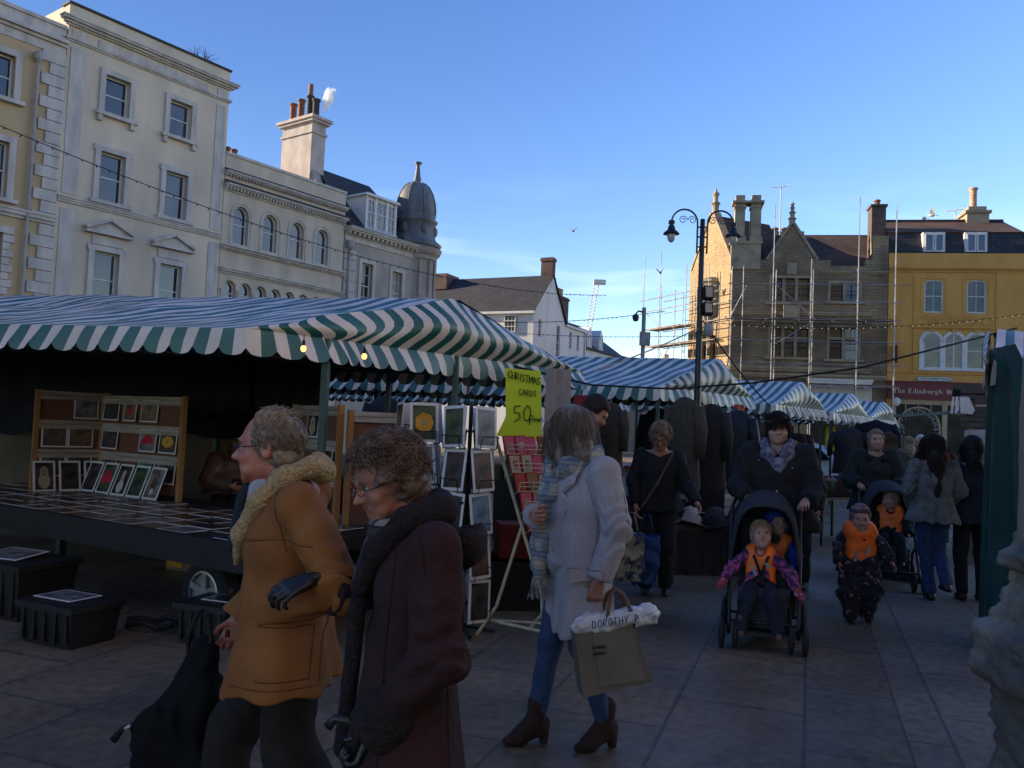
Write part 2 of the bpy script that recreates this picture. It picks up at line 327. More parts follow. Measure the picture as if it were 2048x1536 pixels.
for k in range(26):
    x = 4.3 + random.uniform(-.5, .4); a = random.uniform(-1, 1); hh = random.uniform(.2, .6)
    pl.tube([(x, .2, 15.3), (x + a * .15, .2, 15.3 + hh * .6), (x + a * .45, .15, 15.3 + hh)], [.012, .008, .004], 4)
tag(pl.build('wild_plant', M('dry_stems', (.06, .05, .04)), None, loc=ROW, rz=RROT), 'dry weed growing from the roof edge of the tall cream building', 'plant')
# ---- arched-window building
b = thing('arched_building', 'cream three storey building with four round arched windows and dark topped cornices', 'building', ROW, RROT)
m_cream2 = M('warm_cream_render', (.58, .48, .36), (.41, .35, .28), scale=.9, stretch=(1, 1, .3), bump=.12, bscale=25)
hs = [(x - .36, x + .36, 8.45, 10.02, True) for x in (6.28, 7.72, 9.14, 10.56)]
lo = [(5.62 + .745 * k, 5.62 + .745 * k + .6, 5.3, 6.95, True) for k in range(8)]
w = MB(); wall_holes(w, 5.4, 11.82, 0, 11.9, hs + lo, .26); w.box(5.4, 11.82, .4, 9, 0, 11.85); w.box(5.4, 11.82, .001, .4, 11.9, 11.95); w.build('wall', m_cream2, b)
t = MB()
cornice(t, 5.4, 11.84, 8.12, ((.06, .08), (.08, .18), (.07, .28))); cornice(t, 5.4, 11.84, 7.2, ((.08, .06), (.08, .16), (.06, .22)))
cornice(t, 5.4, 11.84, 10.5, ((.06, .06),)); dentils(t, 5.42, 11.8, 10.56, .1, .08, .08, .17); cornice(t, 5.4, 11.84, 10.66, ((.05, .2), (.07, .28)))
dentils(t, 5.42, 11.8, 11.1, .07, .07, .08, .14); cornice(t, 5.4, 11.84, 11.17, ((.05, .18), (.06, .24)))
for h in hs:
    a = arcpts(h[0] - .1, h[1] + .1, h[3] - .36, .46); a2 = arcpts(h[0] - .16, h[1] + .16, h[3] - .36, .52)
    for j in range(12):
        q = [a[j], a[j + 1], a2[j + 1], a2[j]]; t.add([(p[0], -.03, p[1]) for p in q] + [(p[0], .01, p[1]) for p in q], [(3, 2, 1, 0), (2, 3, 7, 6), (0, 1, 5, 4)])
    for x in (h[0] - .16, h[1] + .1): t.box(x, x + .06, -.03, .01, 8.4, h[3] - .36)
for h in lo:
    t.lathe([(.075, 0), (.05, .08), (.045, 1.0), (.08, 1.1), (.09, 1.18)], (h[0] - .07, -.02, 5.4), 8)
t.box(5.4, 11.84, -.05, .3, 11.952, 12.06)
t.build('trim', m_white, b)
c = MB(); c.slab([(5.4, 10.78), (11.86, 10.78), (11.86, 10.8), (5.4, 10.8)], -.3, .02); c.add([(5.4, -.29, 10.8), (11.86, -.29, 10.8), (11.86, 0, 10.96), (5.4, 0, 10.96)], [(0, 1, 2, 3)])
c.add([(5.4, -.25, 11.285), (11.86, -.25, 11.285), (11.86, 0, 11.42), (5.4, 0, 11.42)], [(0, 1, 2, 3)]); c.build('lead_flashing', m_dark, b)
for h in hs: window(b, *h[:4], y=.22, arch=True, rails=(.52,))
for h in lo: window(b, *h[:4], y=.22, arch=True, rails=(.7,))
st = MB(); st.box(6.5, 8.4, 3, 3.9, 11.5, 12.9); st.build('chimney', m_cream2, b)
for k in range(5): chimney_pot(b, 6.72 + k * .36, 3.45, 12.9, .62, .15)
# ---- stone corner building with mansard, dormer and domed turret
m_stone = M('grey_limestone', (.40, .345, .29), (.29, .25, .21), scale=1.1, stretch=(1, 1, .5), bump=.2, bscale=20)
b = thing('domed_building', 'grey stone corner building with slate mansard roof, triple dormer and domed turret', 'building', ROW, RROT)
hs = [(13.0, 13.72, 6.9, 9.0), (15.05, 15.75, 6.9, 8.95)]
w = MB(); wall_holes(w, 11.86, 17.9, 0, 10.3, hs, .26)
w.add([(17.9, 0, 0), (17.9, 7, 0), (17.9, 7, 10.3), (17.9, 0, 10.3)], [(0, 1, 2, 3)]); w.add([(11.86, 7, 0), (17.9, 7, 0), (17.9, 7, 10.3), (11.86, 7, 10.3)], [(3, 2, 1, 0)])
w.add([(11.86, 0, 0), (11.86, 7, 0), (11.86, 7, 10.3), (11.86, 0, 10.3)], [(3, 2, 1, 0)])
w.slab([(11.86, 10.3), (17.9, 10.3), (17.9, 10.55), (11.86, 10.55)], .02, 7)
w.build('wall', m_stone, b)
# gable slab carrying the big stack
gb = MB(); gb.add([(11.84, y, z) for y, z in ((.3, 10.4), (7, 10.4), (6.2, 11.3), (5.0, 13.6), (2.6, 13.6), (1.3, 11.3))] + [(12.3, y, z) for y, z in ((.3, 10.4), (7, 10.4), (6.2, 11.3), (5.0, 13.6), (2.6, 13.6), (1.3, 11.3))],
    [(5, 4, 3, 2, 1, 0), (6, 7, 8, 9, 10, 11)] + [(i, (i + 1) % 6, 6 + (i + 1) % 6, 6 + i) for i in range(6)]); gb.build('gable_wall', M('stained_render', (.30, .27, .25), (.20, .18, .17), scale=1.5, bump=.2), b)
ch = MB(); ch.box(11.74, 12.6, 2.55, 4.75, 13.0, 15.85); ch.box(11.68, 12.66, 2.48, 4.82, 15.3, 15.42); ch.box(11.6, 12.74, 2.4, 4.9, 15.85, 15.98); ch.box(11.52, 12.82, 2.3, 5.0, 15.98, 16.12)
cs = ch.build('chimney', M('chimney_render', (.42, .37, .34), (.30, .27, .25), scale=2.2, stretch=(1, 1, .6), bump=.2), b)
for y, h_, mt in ((4.55, 1.1, m_pot), (3.95, 1.2, m_pot), (3.3, 1.25, m_dark), (2.85, 1.0, m_dark)): chimney_pot(cs, 12.17, y, 16.12, h_, .2, mt)
p = MB(); p.tube([(12.17, 3.3, 17.2), (12.17, 3.3, 17.95)], .12, 10); p.build('flue', m_pot, cs, smooth=True)
r = MB(); pr = [(.1, 10.62), (.5, 11.0), (1.5, 12.0), (2.2, 13.1), (3.1, 13.9), (3.9, 13.9), (6.5, 11), (7, 10.4)]
for x0, x1 in ((12.3, 16.2),):
    r.grid([[(x, y, z) for x in (x0, x1)] for y, z in pr])
r.add([(16.2, y, z) for y, z in pr], [tuple(range(len(pr)))]); r.add([(16.2, .3, 10.6), (17.9, .3, 10.6), (17.9, 6, 10.6), (16.2, 3.9, 13.9), (16.2, 2.2, 13.1)], [(0, 1, 4), (1, 2, 3, 4)])
r.build('roof', m_slate, b)
t = MB(); cornice(t, 11.86, 17.9, 9.85, ((.06, .05), (.2, .03), (.05, .1))); dentils(t, 11.9, 17.8, 10.16, .12, .14, .16, .26); cornice(t, 11.86, 17.9, 10.28, ((.08, .32), (.08, .4), (.05, .44)))
for h in hs: surround(t, *h, w=.18, p=.06, sill=True)
for k in range(9):
    z = 5 + k * .5; t.box(11.9, 12.6, -.045, .01, z, z + .46); t.box(16.6, 17.2, -.045, .01, z, z + .46)
t.build('trim', M('pale_limestone', (.52, .47, .40), (.40, .36, .31), scale=2, stretch=(1, 1, .4)), b)
for h in hs: window(b, *h, y=.2, rails=(.5,), cols=2, panes=(.25, .75), gm=m_glassb if h[0] > 14 else m_glass)
dm = MB(); dm.box(13.35, 15.45, .35, 2.4, 10.75, 12.35); dm.slab([(13.2, 12.35), (15.6, 12.35), (15.5, 12.47), (13.3, 12.47)], .15, 2.8); dm.box(13.3, 15.5, .22, .4, 10.68, 10.8)
for x in (13.35, 13.95, 14.73, 15.33): dm.box(x, x + .12, .26, .36, 10.8, 12.35)
do = dm.build('dormer', m_whitew, b)
for x0, x1 in ((13.47, 13.95), (14.07, 14.73), (14.85, 15.33)): window(do, x0, x1, 10.85, 12.2, y=.33, rails=(.55,), cols=2, panes=(.28, .8), fw=.04)
tu = MB(); tc_ = (17.35, .75, 0)
tu.lathe([(1.05, 0), (1.05, 7.6), (1.18, 7.65), (1.25, 7.8), (1.1, 7.9), (1.08, 8), (1.08, 9.85), (1.2, 9.95), (1.2, 10.1), (1.35, 10.25), (1.45, 10.5), (1.2, 10.6), (1.15, 10.9)], tc_, 24)
for a in range(0, 360, 30): tu.box(*[v for v in (tc_[0] + 1.12 * math.cos(R(a)) - .07, tc_[0] + 1.12 * math.cos(R(a)) + .07, tc_[1] + 1.12 * math.sin(R(a)) - .07, tc_[1] + 1.12 * math.sin(R(a)) + .07)], 8.0, 9.85)
tr = tu.build('turret', m_stone, b, smooth=False)
ld = MB(); ld.lathe([(1.3, 10.6), (1.42, 10.75), (1.3, 10.85), (1.12, 11.0), (1.02, 11.3), (.98, 11.75), (1.12, 11.9), (1.18, 12.0), (1.02, 12.08), (1.06, 12.3), (1.07, 12.6), (1.02, 13.0), (.9, 13.4), (.68, 13.78), (.4, 14.02), (.2, 14.1), (.19, 14.25), (.14, 14.5), (.1, 14.9), (.09, 15.0), (.2, 15.08), (.2, 15.14), (.001, 15.16)], tc_, 28)
for a in range(0, 360, 45):
    x, y = math.cos(R(a + 20)), math.sin(R(a + 20)); ld.tube([(tc_[0] + r_ * x, tc_[1] + r_ * y, z_) for r_, z_ in ((1.09, 12.3), (1.09, 12.6), (1.04, 13.0), (.92, 13.4), (.7, 13.78), (.42, 14.02))], .025, 5)
for a in range(0, 360, 60):
    x, y = math.cos(R(a + 10)), math.sin(R(a + 10)); ld.ball((tc_[0] + .98 * x, tc_[1] + .98 * y, 11.5), .2, 8, 6, (1, 1, 1.5))
ld.build('dome', m_lead, tr, smooth=True)
d = MB(); d.tube([(12.1, -.12, 0), (12.1, -.12, 9.4)], .055, 8); d.lathe([(.06, 0), (.17, .15), (.18, .42)], (12.1, -.18, 9.4), 8); d.build('drainpipe', M('grey_paint', (.36, .35, .34)), b)
# ---- white gabled house
WR = R(65)      # local x runs along the gable side
b = thing('white_house', 'white rendered house with dark slate roof and a red brick chimney on its gable', 'house', (1.2, 52, 0), WR)
m_wht = M('whitewash', (.62, .62, .60), (.50, .50, .49), scale=.8, stretch=(1, 1, .4))
hs = [(.8, 1.3, 7.4, 8.55), (3.95, 4.6, 6.2, 8.55), (6.4, 6.85, 7.2, 8.4), (7.9, 8.35, 7.2, 8.35)]
w = MB(); wall_holes(w, 0, 5.45, 0, 8.8, hs[:2], .2); wall_holes(w, 5.45, 9.5, 0, 8.75, hs[2:], .2, y=.0)
w.add([(0, 0, 8.8), (5.45, 0, 8.8), (3.35, 0, 11.3), (2.35, 0, 11.3)], [(0, 1, 2, 3)])
w.T = Matrix.Rotation(-PI / 2, 4, 'Z'); wall_holes(w, -9, 0, 0, 9.0, [(-2.0, -1.2, 7.6, 8.7)], .2, y=0); w.T = None
w.add([(9.5, 0, 0), (9.5, 5, 0), (9.5, 5, 8.75), (9.5, 0, 8.75)], [(0, 1, 2, 3)])
w.build('wall', m_wht, b)
r = MB(); r.add([(-.2, -.15, 8.95), (-.2, 9.5, 8.95), (2.85, 9.5, 11.75), (2.85, -.15, 11.75), (5.6, -.15, 8.75), (5.6, 9.5, 8.75)], [(0, 1, 2, 3), (3, 2, 5, 4)])
r.add([(5.45, -.1, 8.8), (9.6, -.1, 8.8), (9.6, 3, 10.2), (5.45, 3, 10.2), (5.45, 6, 8.8), (9.6, 6, 8.8)], [(0, 1, 2, 3), (3, 2, 5, 4)])
r.build('roof', m_slate, b)
t = MB(); t.box(-.26, -.02, -.1, 9, 8.78, 8.93); t.box(5.5, 9.6, -.16, -.02, 8.66, 8.8); t.tube([(9.45, -.08, 0), (9.45, -.08, 8.7)], .06, 6); t.build('gutter', m_whitew, b)
c = MB(); c.box(2.72, 3.33, -.03, .85, 11.0, 11.55); c.build('chimney_base', m_wht, b)
c = MB(); c.box(2.75, 3.3, -.0, .82, 11.55, 12.85); c.box(2.69, 3.36, -.06, .88, 11.53, 11.62); c.box(2.69, 3.36, -.06, .88, 12.72, 12.85); c.box(2.72, 3.33, -.03, .85, 12.85, 12.95); c.build('chimney', m_redbrick, b)
c = MB(); c.box(1.8, 3.6, 7.5, 9, 10.9, 12.0); c.build('chimney', m_redbrick, b)
for h in hs: window(b, *h, y=.12, cols=2, rails=(.5,), panes=(.25, .75), fw=.05)
wl = window(b, 1.2, 2.0, 7.6, 8.7, y=.12, cols=3, rails=(.33, .66)); wl.rotation_euler.z = -PI / 2; wl.location = (0, 0, 0); wl.scale = (-1, -1, 1)
# ---- distant roofs
def far_house(label, x, y, rz, L, D, ze, zr, wm, chim=None, dormers=(), pots=4):
    b = thing('distant_house', label, 'house', (x, y, 0), rz)
    w = MB(); w.box(0, L, 0, D, 0, ze); w.add([(0, 0, ze), (0, D, ze), (0, D / 2, zr - .1)], [(0, 1, 2)]); w.add([(L, 0, ze), (L, D, ze), (L, D / 2, zr - .1)], [(2, 1, 0)]); w.build('wall', wm, b)
    r = MB(); r.add([(-.2, -.25, ze - .1), (L + .2, -.25, ze - .1), (L + .2, D / 2, zr), (-.2, D / 2, zr), (L + .2, D + .25, ze - .1), (-.2, D + .25, ze - .1)], [(0, 1, 2, 3), (3, 2, 4, 5)]); r.build('roof', m_slate, b)
    if chim:
        cx, cw, cz = chim; c = MB(); c.box(cx, cx + cw, D / 2 - .6, D / 2 + .6, zr - 1.5, cz); c.box(cx - .08, cx + cw + .08, D / 2 - .68, D / 2 + .68, cz - .25, cz - .1); c = c.build('chimney', m_redbrick, b)
        for k in range(pots): chimney_pot(c, cx + .25 + (cw - .5) * k / max(1, pots - 1), D / 2, cz, .75, .17, M('buff_pot', (.50, .33, .22), (.3, .18, .12)))
    for dx in dormers:
        d = MB(); d.slab([(dx, ze + .1), (dx + .9, ze + .1), (dx + .9, ze + 1.1), (dx + .45, ze + 1.7), (dx, ze + 1.1)], -.05, 1.8); d = d.build('dormer', m_whitew, b)
        window(d, dx + .2, dx + .7, ze + .2, ze + 1.1, y=-.06, cols=1, fw=.05)
    for k in range(2): window(b, .8 + k * L * .45, 1.9 + k * L * .45, ze - 2.0, ze - .7, y=-.03, cols=2)
    return b
far_house('dark slate roofed house with tall brick chimney and small dormers, behind the white house', 5.2, 63, R(62), 9, 7.5, 7.9, 10.6, m_wht, (2.3, 2.0, 12.4), (1.0, 3.4), 6)
far_house('low far house with a pale wall, left of the camera mast', 10.3, 74, R(62), 12, 6, 6.6, 9.0, M('far_cream', (.5, .42, .32)), None)
far_house('farthest low roof just visible beside the scaffolding foot', 17.5, 92, R(50), 14, 7, 6.6, 9.2, M('far_stone', (.36, .3, .24)), (5, 1.0, 10.2), (), 2)
far_house('stone house end visible through the scaffolding below the oriel', 13.2, 66, R(70), 6, 5, 5.5, 7.6, M('far_stone', (.36, .3, .24)), None)
c = MB(); A = Vector((15.8, 190, 18)); B = Vector((18.3, 192, 36)); d = (B - A)
for ox, oz in ((0, 0), (1.1, 0), (.55, .9)): c.tube([A + Vector((ox, oz, 0)), B + Vector((ox, oz, 0))], .09, 4)
for k in range(22):
    p, q = A + d * k / 22, A + d * (k + 1) / 22; c.tube([p, q + Vector((1.1, 0, 0))], .05, 3); c.tube([p + Vector((1.1, 0, 0)), q + Vector((.55, .9, 0))], .05, 3)
c.box(B.x - .2, B.x + 2.6, 191, 192.5, 35.6, 36.6)
cr_ = c.build('crane', M('crane_white', (.6, .6, .62))); tag(cr_, 'far away lattice crane jib rising above the distant roofs', 'crane')
# ================================================================ STONE BUILDING WITH SCAFFOLDING, YELLOW SHOP, CHURCH
RC = Vector((11.47, 43.45, 0)); RV = math.atan2(-.18, .983)
m_ash = brick('sooty_ashlar', (.43, .31, .18), (.32, .235, .15), (.18, .145, .11), .42, .165, .010, axes='sum', stain=.72, scol=(.075, .062, .052), sscale=.55, bump=.5)
m_ash2 = M('dressed_stone', (.36, .29, .19), (.22, .18, .13), scale=1.6, bump=.2)
m_tile = brick('clay_tile_roof', (.16, .09, .06), (.10, .065, .05), (.04, .03, .025), .28, .2, .012, axes='sum', stain=.5)
b = thing('stone_building', 'sooty golden stone building with pointed gables, wrapped in scaffolding', 'building', RC, RV)
A3 = (2.0, 3.9); A2 = (4.95, 6.35)
hs = [(*A3, 8.68, 9.95), (*A2, 8.75, 9.7), (*A3, 5.8, 7.3), (*A2, 5.75, 7.4), (.4, 3.3, .4, 3.7), (4.0, 7.2, .4, 3.4)]
w = MB(); wall_holes(w, 0, 7.75, 0, 10.55, hs, .3)
w.slab([(0, 10.55), (4.95, 10.55), (4.95, 10.93), (4.35, 10.93), (4.2, 11.0), (3.12, 12.75), (2.86, 12.75), (1.8, 11.0), (1.6, 10.93), (0, 10.93)], 0, .45)
w.box(6.65, 7.75, .001, .45, 10.55, 10.95); w.box(4.95, 6.65, .02, .45, 10.55, 10.62)
w.box(7.0, 7.75, 0, .6, 10.95, 12.2)
# canted side facade: own axis
L0 = Vector((-1.52, 3.5, 0)); cv = Matrix.Rotation(-RV, 4, 'Z') @ Matrix.Rotation(0, 4, 'Z')
o0 = cv @ Vector((-1.52, 3.50, 0)); dirw = cv @ Vector((.4, -.917, 0)); ca = math.atan2(dirw.y, dirw.x)
w.mi = 1; w.T = Matrix.Translation(o0) @ Matrix.Rotation(ca, 4, 'Z'); SL = 3.815
sh = [(1.35, 2.45, 8.3, 9.7), (1.2, 1.7, 5.2, 7.0), (2.0, 2.5, 5.2, 7.0)]
wall_holes(w, 0, SL, 0, 10.4, sh, .3); w.slab([(0, 10.4), (SL, 10.4), (SL, 10.95), (SL - .25, 10.95), (2.03, 13.8), (1.78, 13.8), (.25, 10.95), (0, 10.95)], 0, .4); w.T = None; w.mi = 0
w.add([o0, o0 + Vector((1.5, 8, 0)), o0 + Vector((1.5, 8, 10.4)), o0 + Vector((0, 0, 10.4))], [(0, 1, 2, 3)])
w.add([(7.75, 0, 0), (7.75, 10, 0), (7.75, 10, 10.9), (7.75, 0, 10.9)], [(0, 1, 2, 3)])
w.add([(0, 2, 0), (7.7, 2, 0), (7.7, 2, 10.5), (0, 2, 10.5)], [(0, 1, 2, 3)])
w.build('wall', [m_ash, brick('golden_ashlar', (.50, .36, .19), (.40, .29, .16), (.26, .2, .12), .42, .165, .010, axes='sum', stain=.3, scol=(.15, .11, .07), bump=.5)], b)
t = MB(); cornice(t, 0, 7.0, 8.0, ((.1, .1), (.08, .15))); cornice(t, 0, 7.0, 7.62, ((.1, .06), (.1, .12))); cornice(t, 0, 7.0, 5.05, ((.12, .08), (.12, .16))); cornice(t, 4.4, 7.75, 10.2, ((.08, .06), (.08, .12)))
cornice(t, 0, 7.75, 4.72, ((.1, .1), (.12, .2)))
for h in hs[:4]:
    surround(t, *h, w=.13, p=.05, sill=True, sl=.15)
    n = 3 if h[1] - h[0] > 1.6 else 2
    for k in range(1, n): x = h[0] + (h[1] - h[0]) * k / n; t.box(x - .08, x + .08, .02, .2, h[2], h[3])
    if h[2] < 7: t.box(h[0], h[1], .03, .19, h[2] + (h[3] - h[2]) * .62, h[2] + (h[3] - h[2]) * .62 + .13)
t.box(2.75, 3.25, -.06, .01, 10.15, 10.75); t.box(2.6, 3.4, -.3, .01, 7.85, 8.5)
for a, c_ in (((1.72, 10.95), (2.9, 12.85)), ((4.28, 10.95), (3.08, 12.85))): t.bar((a[0], .2, a[1]), (c_[0], .2, c_[1]), .12, .55, up=(0, 1, 0))
t.lathe([(.16, 12.8), (.16, 13.1), (.24, 13.15), (.12, 13.25), (.12, 13.4), (.19, 13.5), (.07, 13.6), (.13, 13.75), (.06, 13.85), (.12, 13.95), (.001, 14.1)], (2.99, .2, 0), 8)
t.T = Matrix.Translation(o0) @ Matrix.Rotation(ca, 4, 'Z')
for a, c_ in (((.1, 10.9), (1.82, 13.9)), ((SL - .1, 10.9), (1.98, 13.9))): t.bar((a[0], .2, a[1]), (c_[0], .2, c_[1]), .12, .5, up=(0, 1, 0))
t.lathe([(.17, 13.8), (.2, 14.3), (.28, 14.4), (.14, 14.55), (.14, 14.8), (.22, 14.95), (.08, 15.1), (.001, 15.35)], (1.9, .2, 0), 8)
cornice(t, 0, SL, 7.7, ((.1, .06), (.1, .14)), 0); cornice(t, 0, SL, 5.0, ((.1, .06), (.1, .14)), 0); 
t.lathe([(.62, 8.1), (.66, 8.2), (.66, 9.85), (.75, 9.95), (.5, 10.2), (.001, 10.3)], (1.9, .05, 0), 10); t.lathe([(.1, 7.3), (.35, 7.6), (.62, 8.1)], (1.9, .05, 0), 10)
t.T = None; t.build('stone_trim', m_ash2, b)
for h in hs[:4]:
    n = 3 if h[1] - h[0] > 1.6 else 2
    for k in range(n):
        x0 = h[0] + (h[1] - h[0]) * k / n + (.08 if k else 0); x1 = h[0] + (h[1] - h[0]) * (k + 1) / n - (.08 if k < n - 1 else 0)
        window(b, x0, x1, h[2], h[3], y=.22, rails=(.5,) if h[2] < 7 else (), cols=1, fw=.035, fm=m_dark, panes=(.3, .6), gm=m_glassb if (h[2] < 7 and k > 0 and h[0] > 3) else m_glass)
wt = MB(); wt.T = Matrix.Translation(o0) @ Matrix.Rotation(ca, 4, 'Z')
for h in sh: wt.add([(h[0], .25, h[2]), (h[1], .25, h[2]), (h[1], .25, h[3]), (h[0], .25, h[3])], [(0, 1, 2, 3)])
wt.box(1.62, 2.18, -.66, -.58, 8.4, 9.7); wt.build('side_window', m_glass, b)
r = MB(); r.add([(0, .4, 10.6), (7.75, .4, 10.6), (7.75, 4.0, 13.2), (-.3, 4.0, 13.2), (7.75, 8, 10.4), (-.8, 8, 10.4)], [(0, 1, 2, 3), (3, 2, 4, 5)])
for a, c_, top in (((2.99, .2), (2.99, 4.5), 12.6),): r.add([(a[0] - 1.15, a[1], 10.9), (a[0], a[1], top + .1), (a[0] + 1.15, a[1], 10.9), (c_[0], c_[1], top + .1), (c_[0] - 1.15, c_[1], 10.9), (c_[0] + 1.15, c_[1], 10.9)], [(0, 1, 3, 4), (1, 2, 5, 3)])
cm = Matrix.Translation(o0) @ Matrix.Rotation(ca, 4, 'Z')
P_ = [cm @ Vector(p) for p in ((0, .3, 10.9), (1.9, .3, 13.75), (SL, .3, 10.9), (1.9, 4, 13.75), (0, 4, 10.9), (SL, 4, 10.9))]; r.add(P_, [(0, 1, 3, 4), (1, 2, 5, 3)])
r.build('roof', m_tile, b)
c = MB(); c.box(-.12, 1.4, -.1, 1.2, 10.4, 11.75); c.box(-.2, 1.48, -.16, 1.28, 11.75, 11.9)
for x in (.05, .88):
    c.box(x - .05, x + .6, .1, .85, 11.9, 12.2); c.box(x, x + .52, .15, .8, 12.2, 14.0); c.box(x - .05, x + .57, .1, .85, 13.75, 13.85); c.box(x - .14, x + .66, .0, .95, 14.0, 14.12); c.box(x + .03, x + .5, .18, .77, 14.12, 14.45)
c.build('chimney', m_ash2, b)
c = MB(); c.box(7.05, 7.75, .62, 1.5, 10.9, 13.9); c.box(6.98, 7.82, .55, 1.57, 13.9, 14.02); c = c.build('chimney', brick('stack_brick', (.2, .14, .11), (.14, .1, .08), (.1, .09, .08), .22, .075, .01, axes='sum'), b); chimney_pot(c, 7.4, 1.05, 14.02, .35, .17)
c = MB(); c.box(2.0, 4.4, 5.2, 6, 12.6, 13.7); c.build('chimney', m_ash2, b)
for k in range(5): chimney_pot(b, 1.7 + k * .55, 5.6, 13.7, .3, .2)
sf = MB(); sf.box(.15, 3.6, -.12, .0, 3.75, 4.5); sf.box(3.9, 7.0, -.35, .0, 3.55, 4.6); sf.box(3.85, 7.05, -.4, .0, 4.6, 4.7); sf.build('shop_fascia', m_whitew, b)
sf = MB(); sf.box(.2, 3.5, .2, .25, .4, 3.7); sf.box(4.0, 7.2, .2, .25, .4, 3.4); sf.build('shop_window', M('dim_shop_glass', (.045, .036, .028), (.015, .014, .013), scale=1.2, rough=.3, spec=.12), b)
def aerial(label, loc, h, s=1.0):
    a = MB(); a.tube([(0, 0, 0), (0, 0, h)], .035, 6); a.tube([(-.55 * s, 0, h - .12), (.45 * s, .1, h + .06)], .018, 4)
    for k in range(8): x = -.5 * s + k * .12 * s; a.tube([(x, -.22, h - .1 + k * .022), (x, .22, h - .1 + k * .022)], .01, 4)
    a.tube([(.45 * s, .1, h + .3), (.45 * s, .1, h - .2)], .012, 4); a.tube([(.3 * s, .1, h + .25), (.6 * s, .1, h + .25)], .01, 4)
    tag(a.build('television_aerial', M('aerial_metal', (.55, .56, .58), rough=.4), loc=loc), label, 'aerial', 'rooftop aerials')
def rp(s_, y, z=0): p = Matrix.Translation(RC) @ Matrix.Rotation(RV, 4, 'Z') @ Vector((s_, y, z)); return p
aerial('tall television aerial behind the pointed gable of the scaffolded building', rp(2.9, 4.2, 13.2), 2.9)
aerial('short television aerial beside the clay pot on the yellow shop roof', rp(12.3, 4.3, 13.6), 1.1)
# ---- scaffolding
b = thing('scaffold', 'galvanised tube scaffolding standing against the sooty stone building', 'scaffolding', RC, RV)
pol = []
def sp_(a, c, r=.028): pol.append((a, c, r))
xs = [(-.15, 10.3), (.5, 10.5), (1.9, 13.5), (2.15, 10.3), (3.75, 10.7), (4.0, 10.4), (6.0, 13.9), (6.15, 10.4), (7.75, 13.5), (7.95, 10.8)]
for i, (x, top) in enumerate(xs): sp_((x, -1.35 if i % 2 == 0 else -.45, 0), (x + .02, -1.35 if i % 2 == 0 else -.45, top))
for z in (4.3, 5.35, 6.5, 7.6, 8.5, 9.4): sp_((-.3, -1.38, z), (8.2 + random.uniform(-.2, .6), -1.38, z), .022)
for z in (4.3, 7.6):
    for x in (0, 1.6, 3.2, 4.8, 6.4, 7.8): sp_((x, -1.5, z - .06), (x, -.1, z - .06), .03)
sp_((2.0, -1.42, 9.4), (4.0, -1.42, 7.6)); sp_((1.9, -1.42, 6.2), (3.9, -1.42, 7.5)); sp_((.6, -1.42, 9.3), (-.2, -1.42, 7.6))
T = cm
lt = []
for x, y, top in ((-2.3, -1.6, 12.2), (-1.5, -1.0, 12.2), (-.6, -1.5, 10.0), (.5, -1.3, 9.6), (1.5, -1.3, 11), (2.6, -1.3, 10.8), (3.5, -1.3, 10.6), (0, -.4, 9.6), (1.1, -.4, 10.2), (2.3, -.4, 10.3), (3.3, -.4, 10.3)):
    lt.append(((x, y, 0), (x, y, top)))
for z in (4.3, 5.4, 6.5, 7.5, 8.6, 9.3):
    lt.append(((-2.5, -1.65, z), (4.4, -1.5, z))); lt.append(((-1.8, -.5, z), (3.8, -.45, z)))
for a, c in (((-2.2, -1.6, 7.5), (-.6, -1.6, 5.4)), ((-.6, -1.6, 6.4), (.9, -1.6, 4.4)), ((-2.2, -1.0, 4.3), (-.4, -1.0, 6.5)), ((.5, -1.4, 7.5), (2.0, -1.4, 5.4)), ((-2.2, -1.3, 8.5), (-.9, -1.3, 7.5)), ((2.1, -1.4, 5.4), (3.4, -1.4, 7.5))): lt.append((a, c))
for a, c in lt: sp_(T @ Vector(a), T @ Vector(c), .026)
for a, c, r_ in pol:
    p = MB(); p.tube([a, c], r_, 6); p.build('pole', m_metal, b)
bd = MB(); bd.box(-.2, 7.9, -1.3, -.5, 7.66, 7.7); bd.box(-.2, 7.9, -1.3, -.5, 4.36, 4.4); bd.T = T; bd.box(-2.3, 3.9, -1.5, -.5, 6.56, 6.6); bd.box(-2.3, 1.2, -1.5, -.5, 7.56, 7.6)
bd.build('boards', M('scaffold_board', (.22, .16, .10), scale=3), b)
# ---- yellow shop
b = thing('yellow_shop', 'ochre yellow rendered shop building with white arched windows and slate mansard roof', 'building', RC, RV)
m_och = M('ochre_render', (.64, .345, .09), (.54, .28, .07), scale=.9, stretch=(1, 1, .5), bump=.1, bscale=30)
hs = [(9.5, 10.4, 8.25, 9.95, .2), (11.5, 12.42, 8.25, 9.95, .2)]
tri = [(9.42, 10.32, 5.42, 7.2, True), (10.5, 11.36, 5.42, 7.2, True), (11.52, 12.42, 5.42, 7.2, True)]
w = MB(); wall_holes(w, 7.78, 15.5, 3.7, 11.0, hs + tri, .2); w.box(7.78, 15.5, .001, .35, 11.0, 11.3); w.box(7.78, 15.5, .3, 9, 3.8, 11)
w.box(7.78, 8.0, -.02, .3, 0, 3.7); w.build('wall', m_och, b)
t = MB(); cornice(t, 7.8, 15.5, 10.32, ((.07, .06),)); dentils(t, 7.85, 15.4, 10.39, .06, .05, .05, .1); cornice(t, 7.8, 15.5, 10.45, ((.05, .12), (.06, .18)))
cornice(t, 8.9, 13.0, 7.42, ((.05, .06), (.06, .12))); cornice(t, 7.8, 15.5, 5.12, ((.07, .06), (.05, .1)))
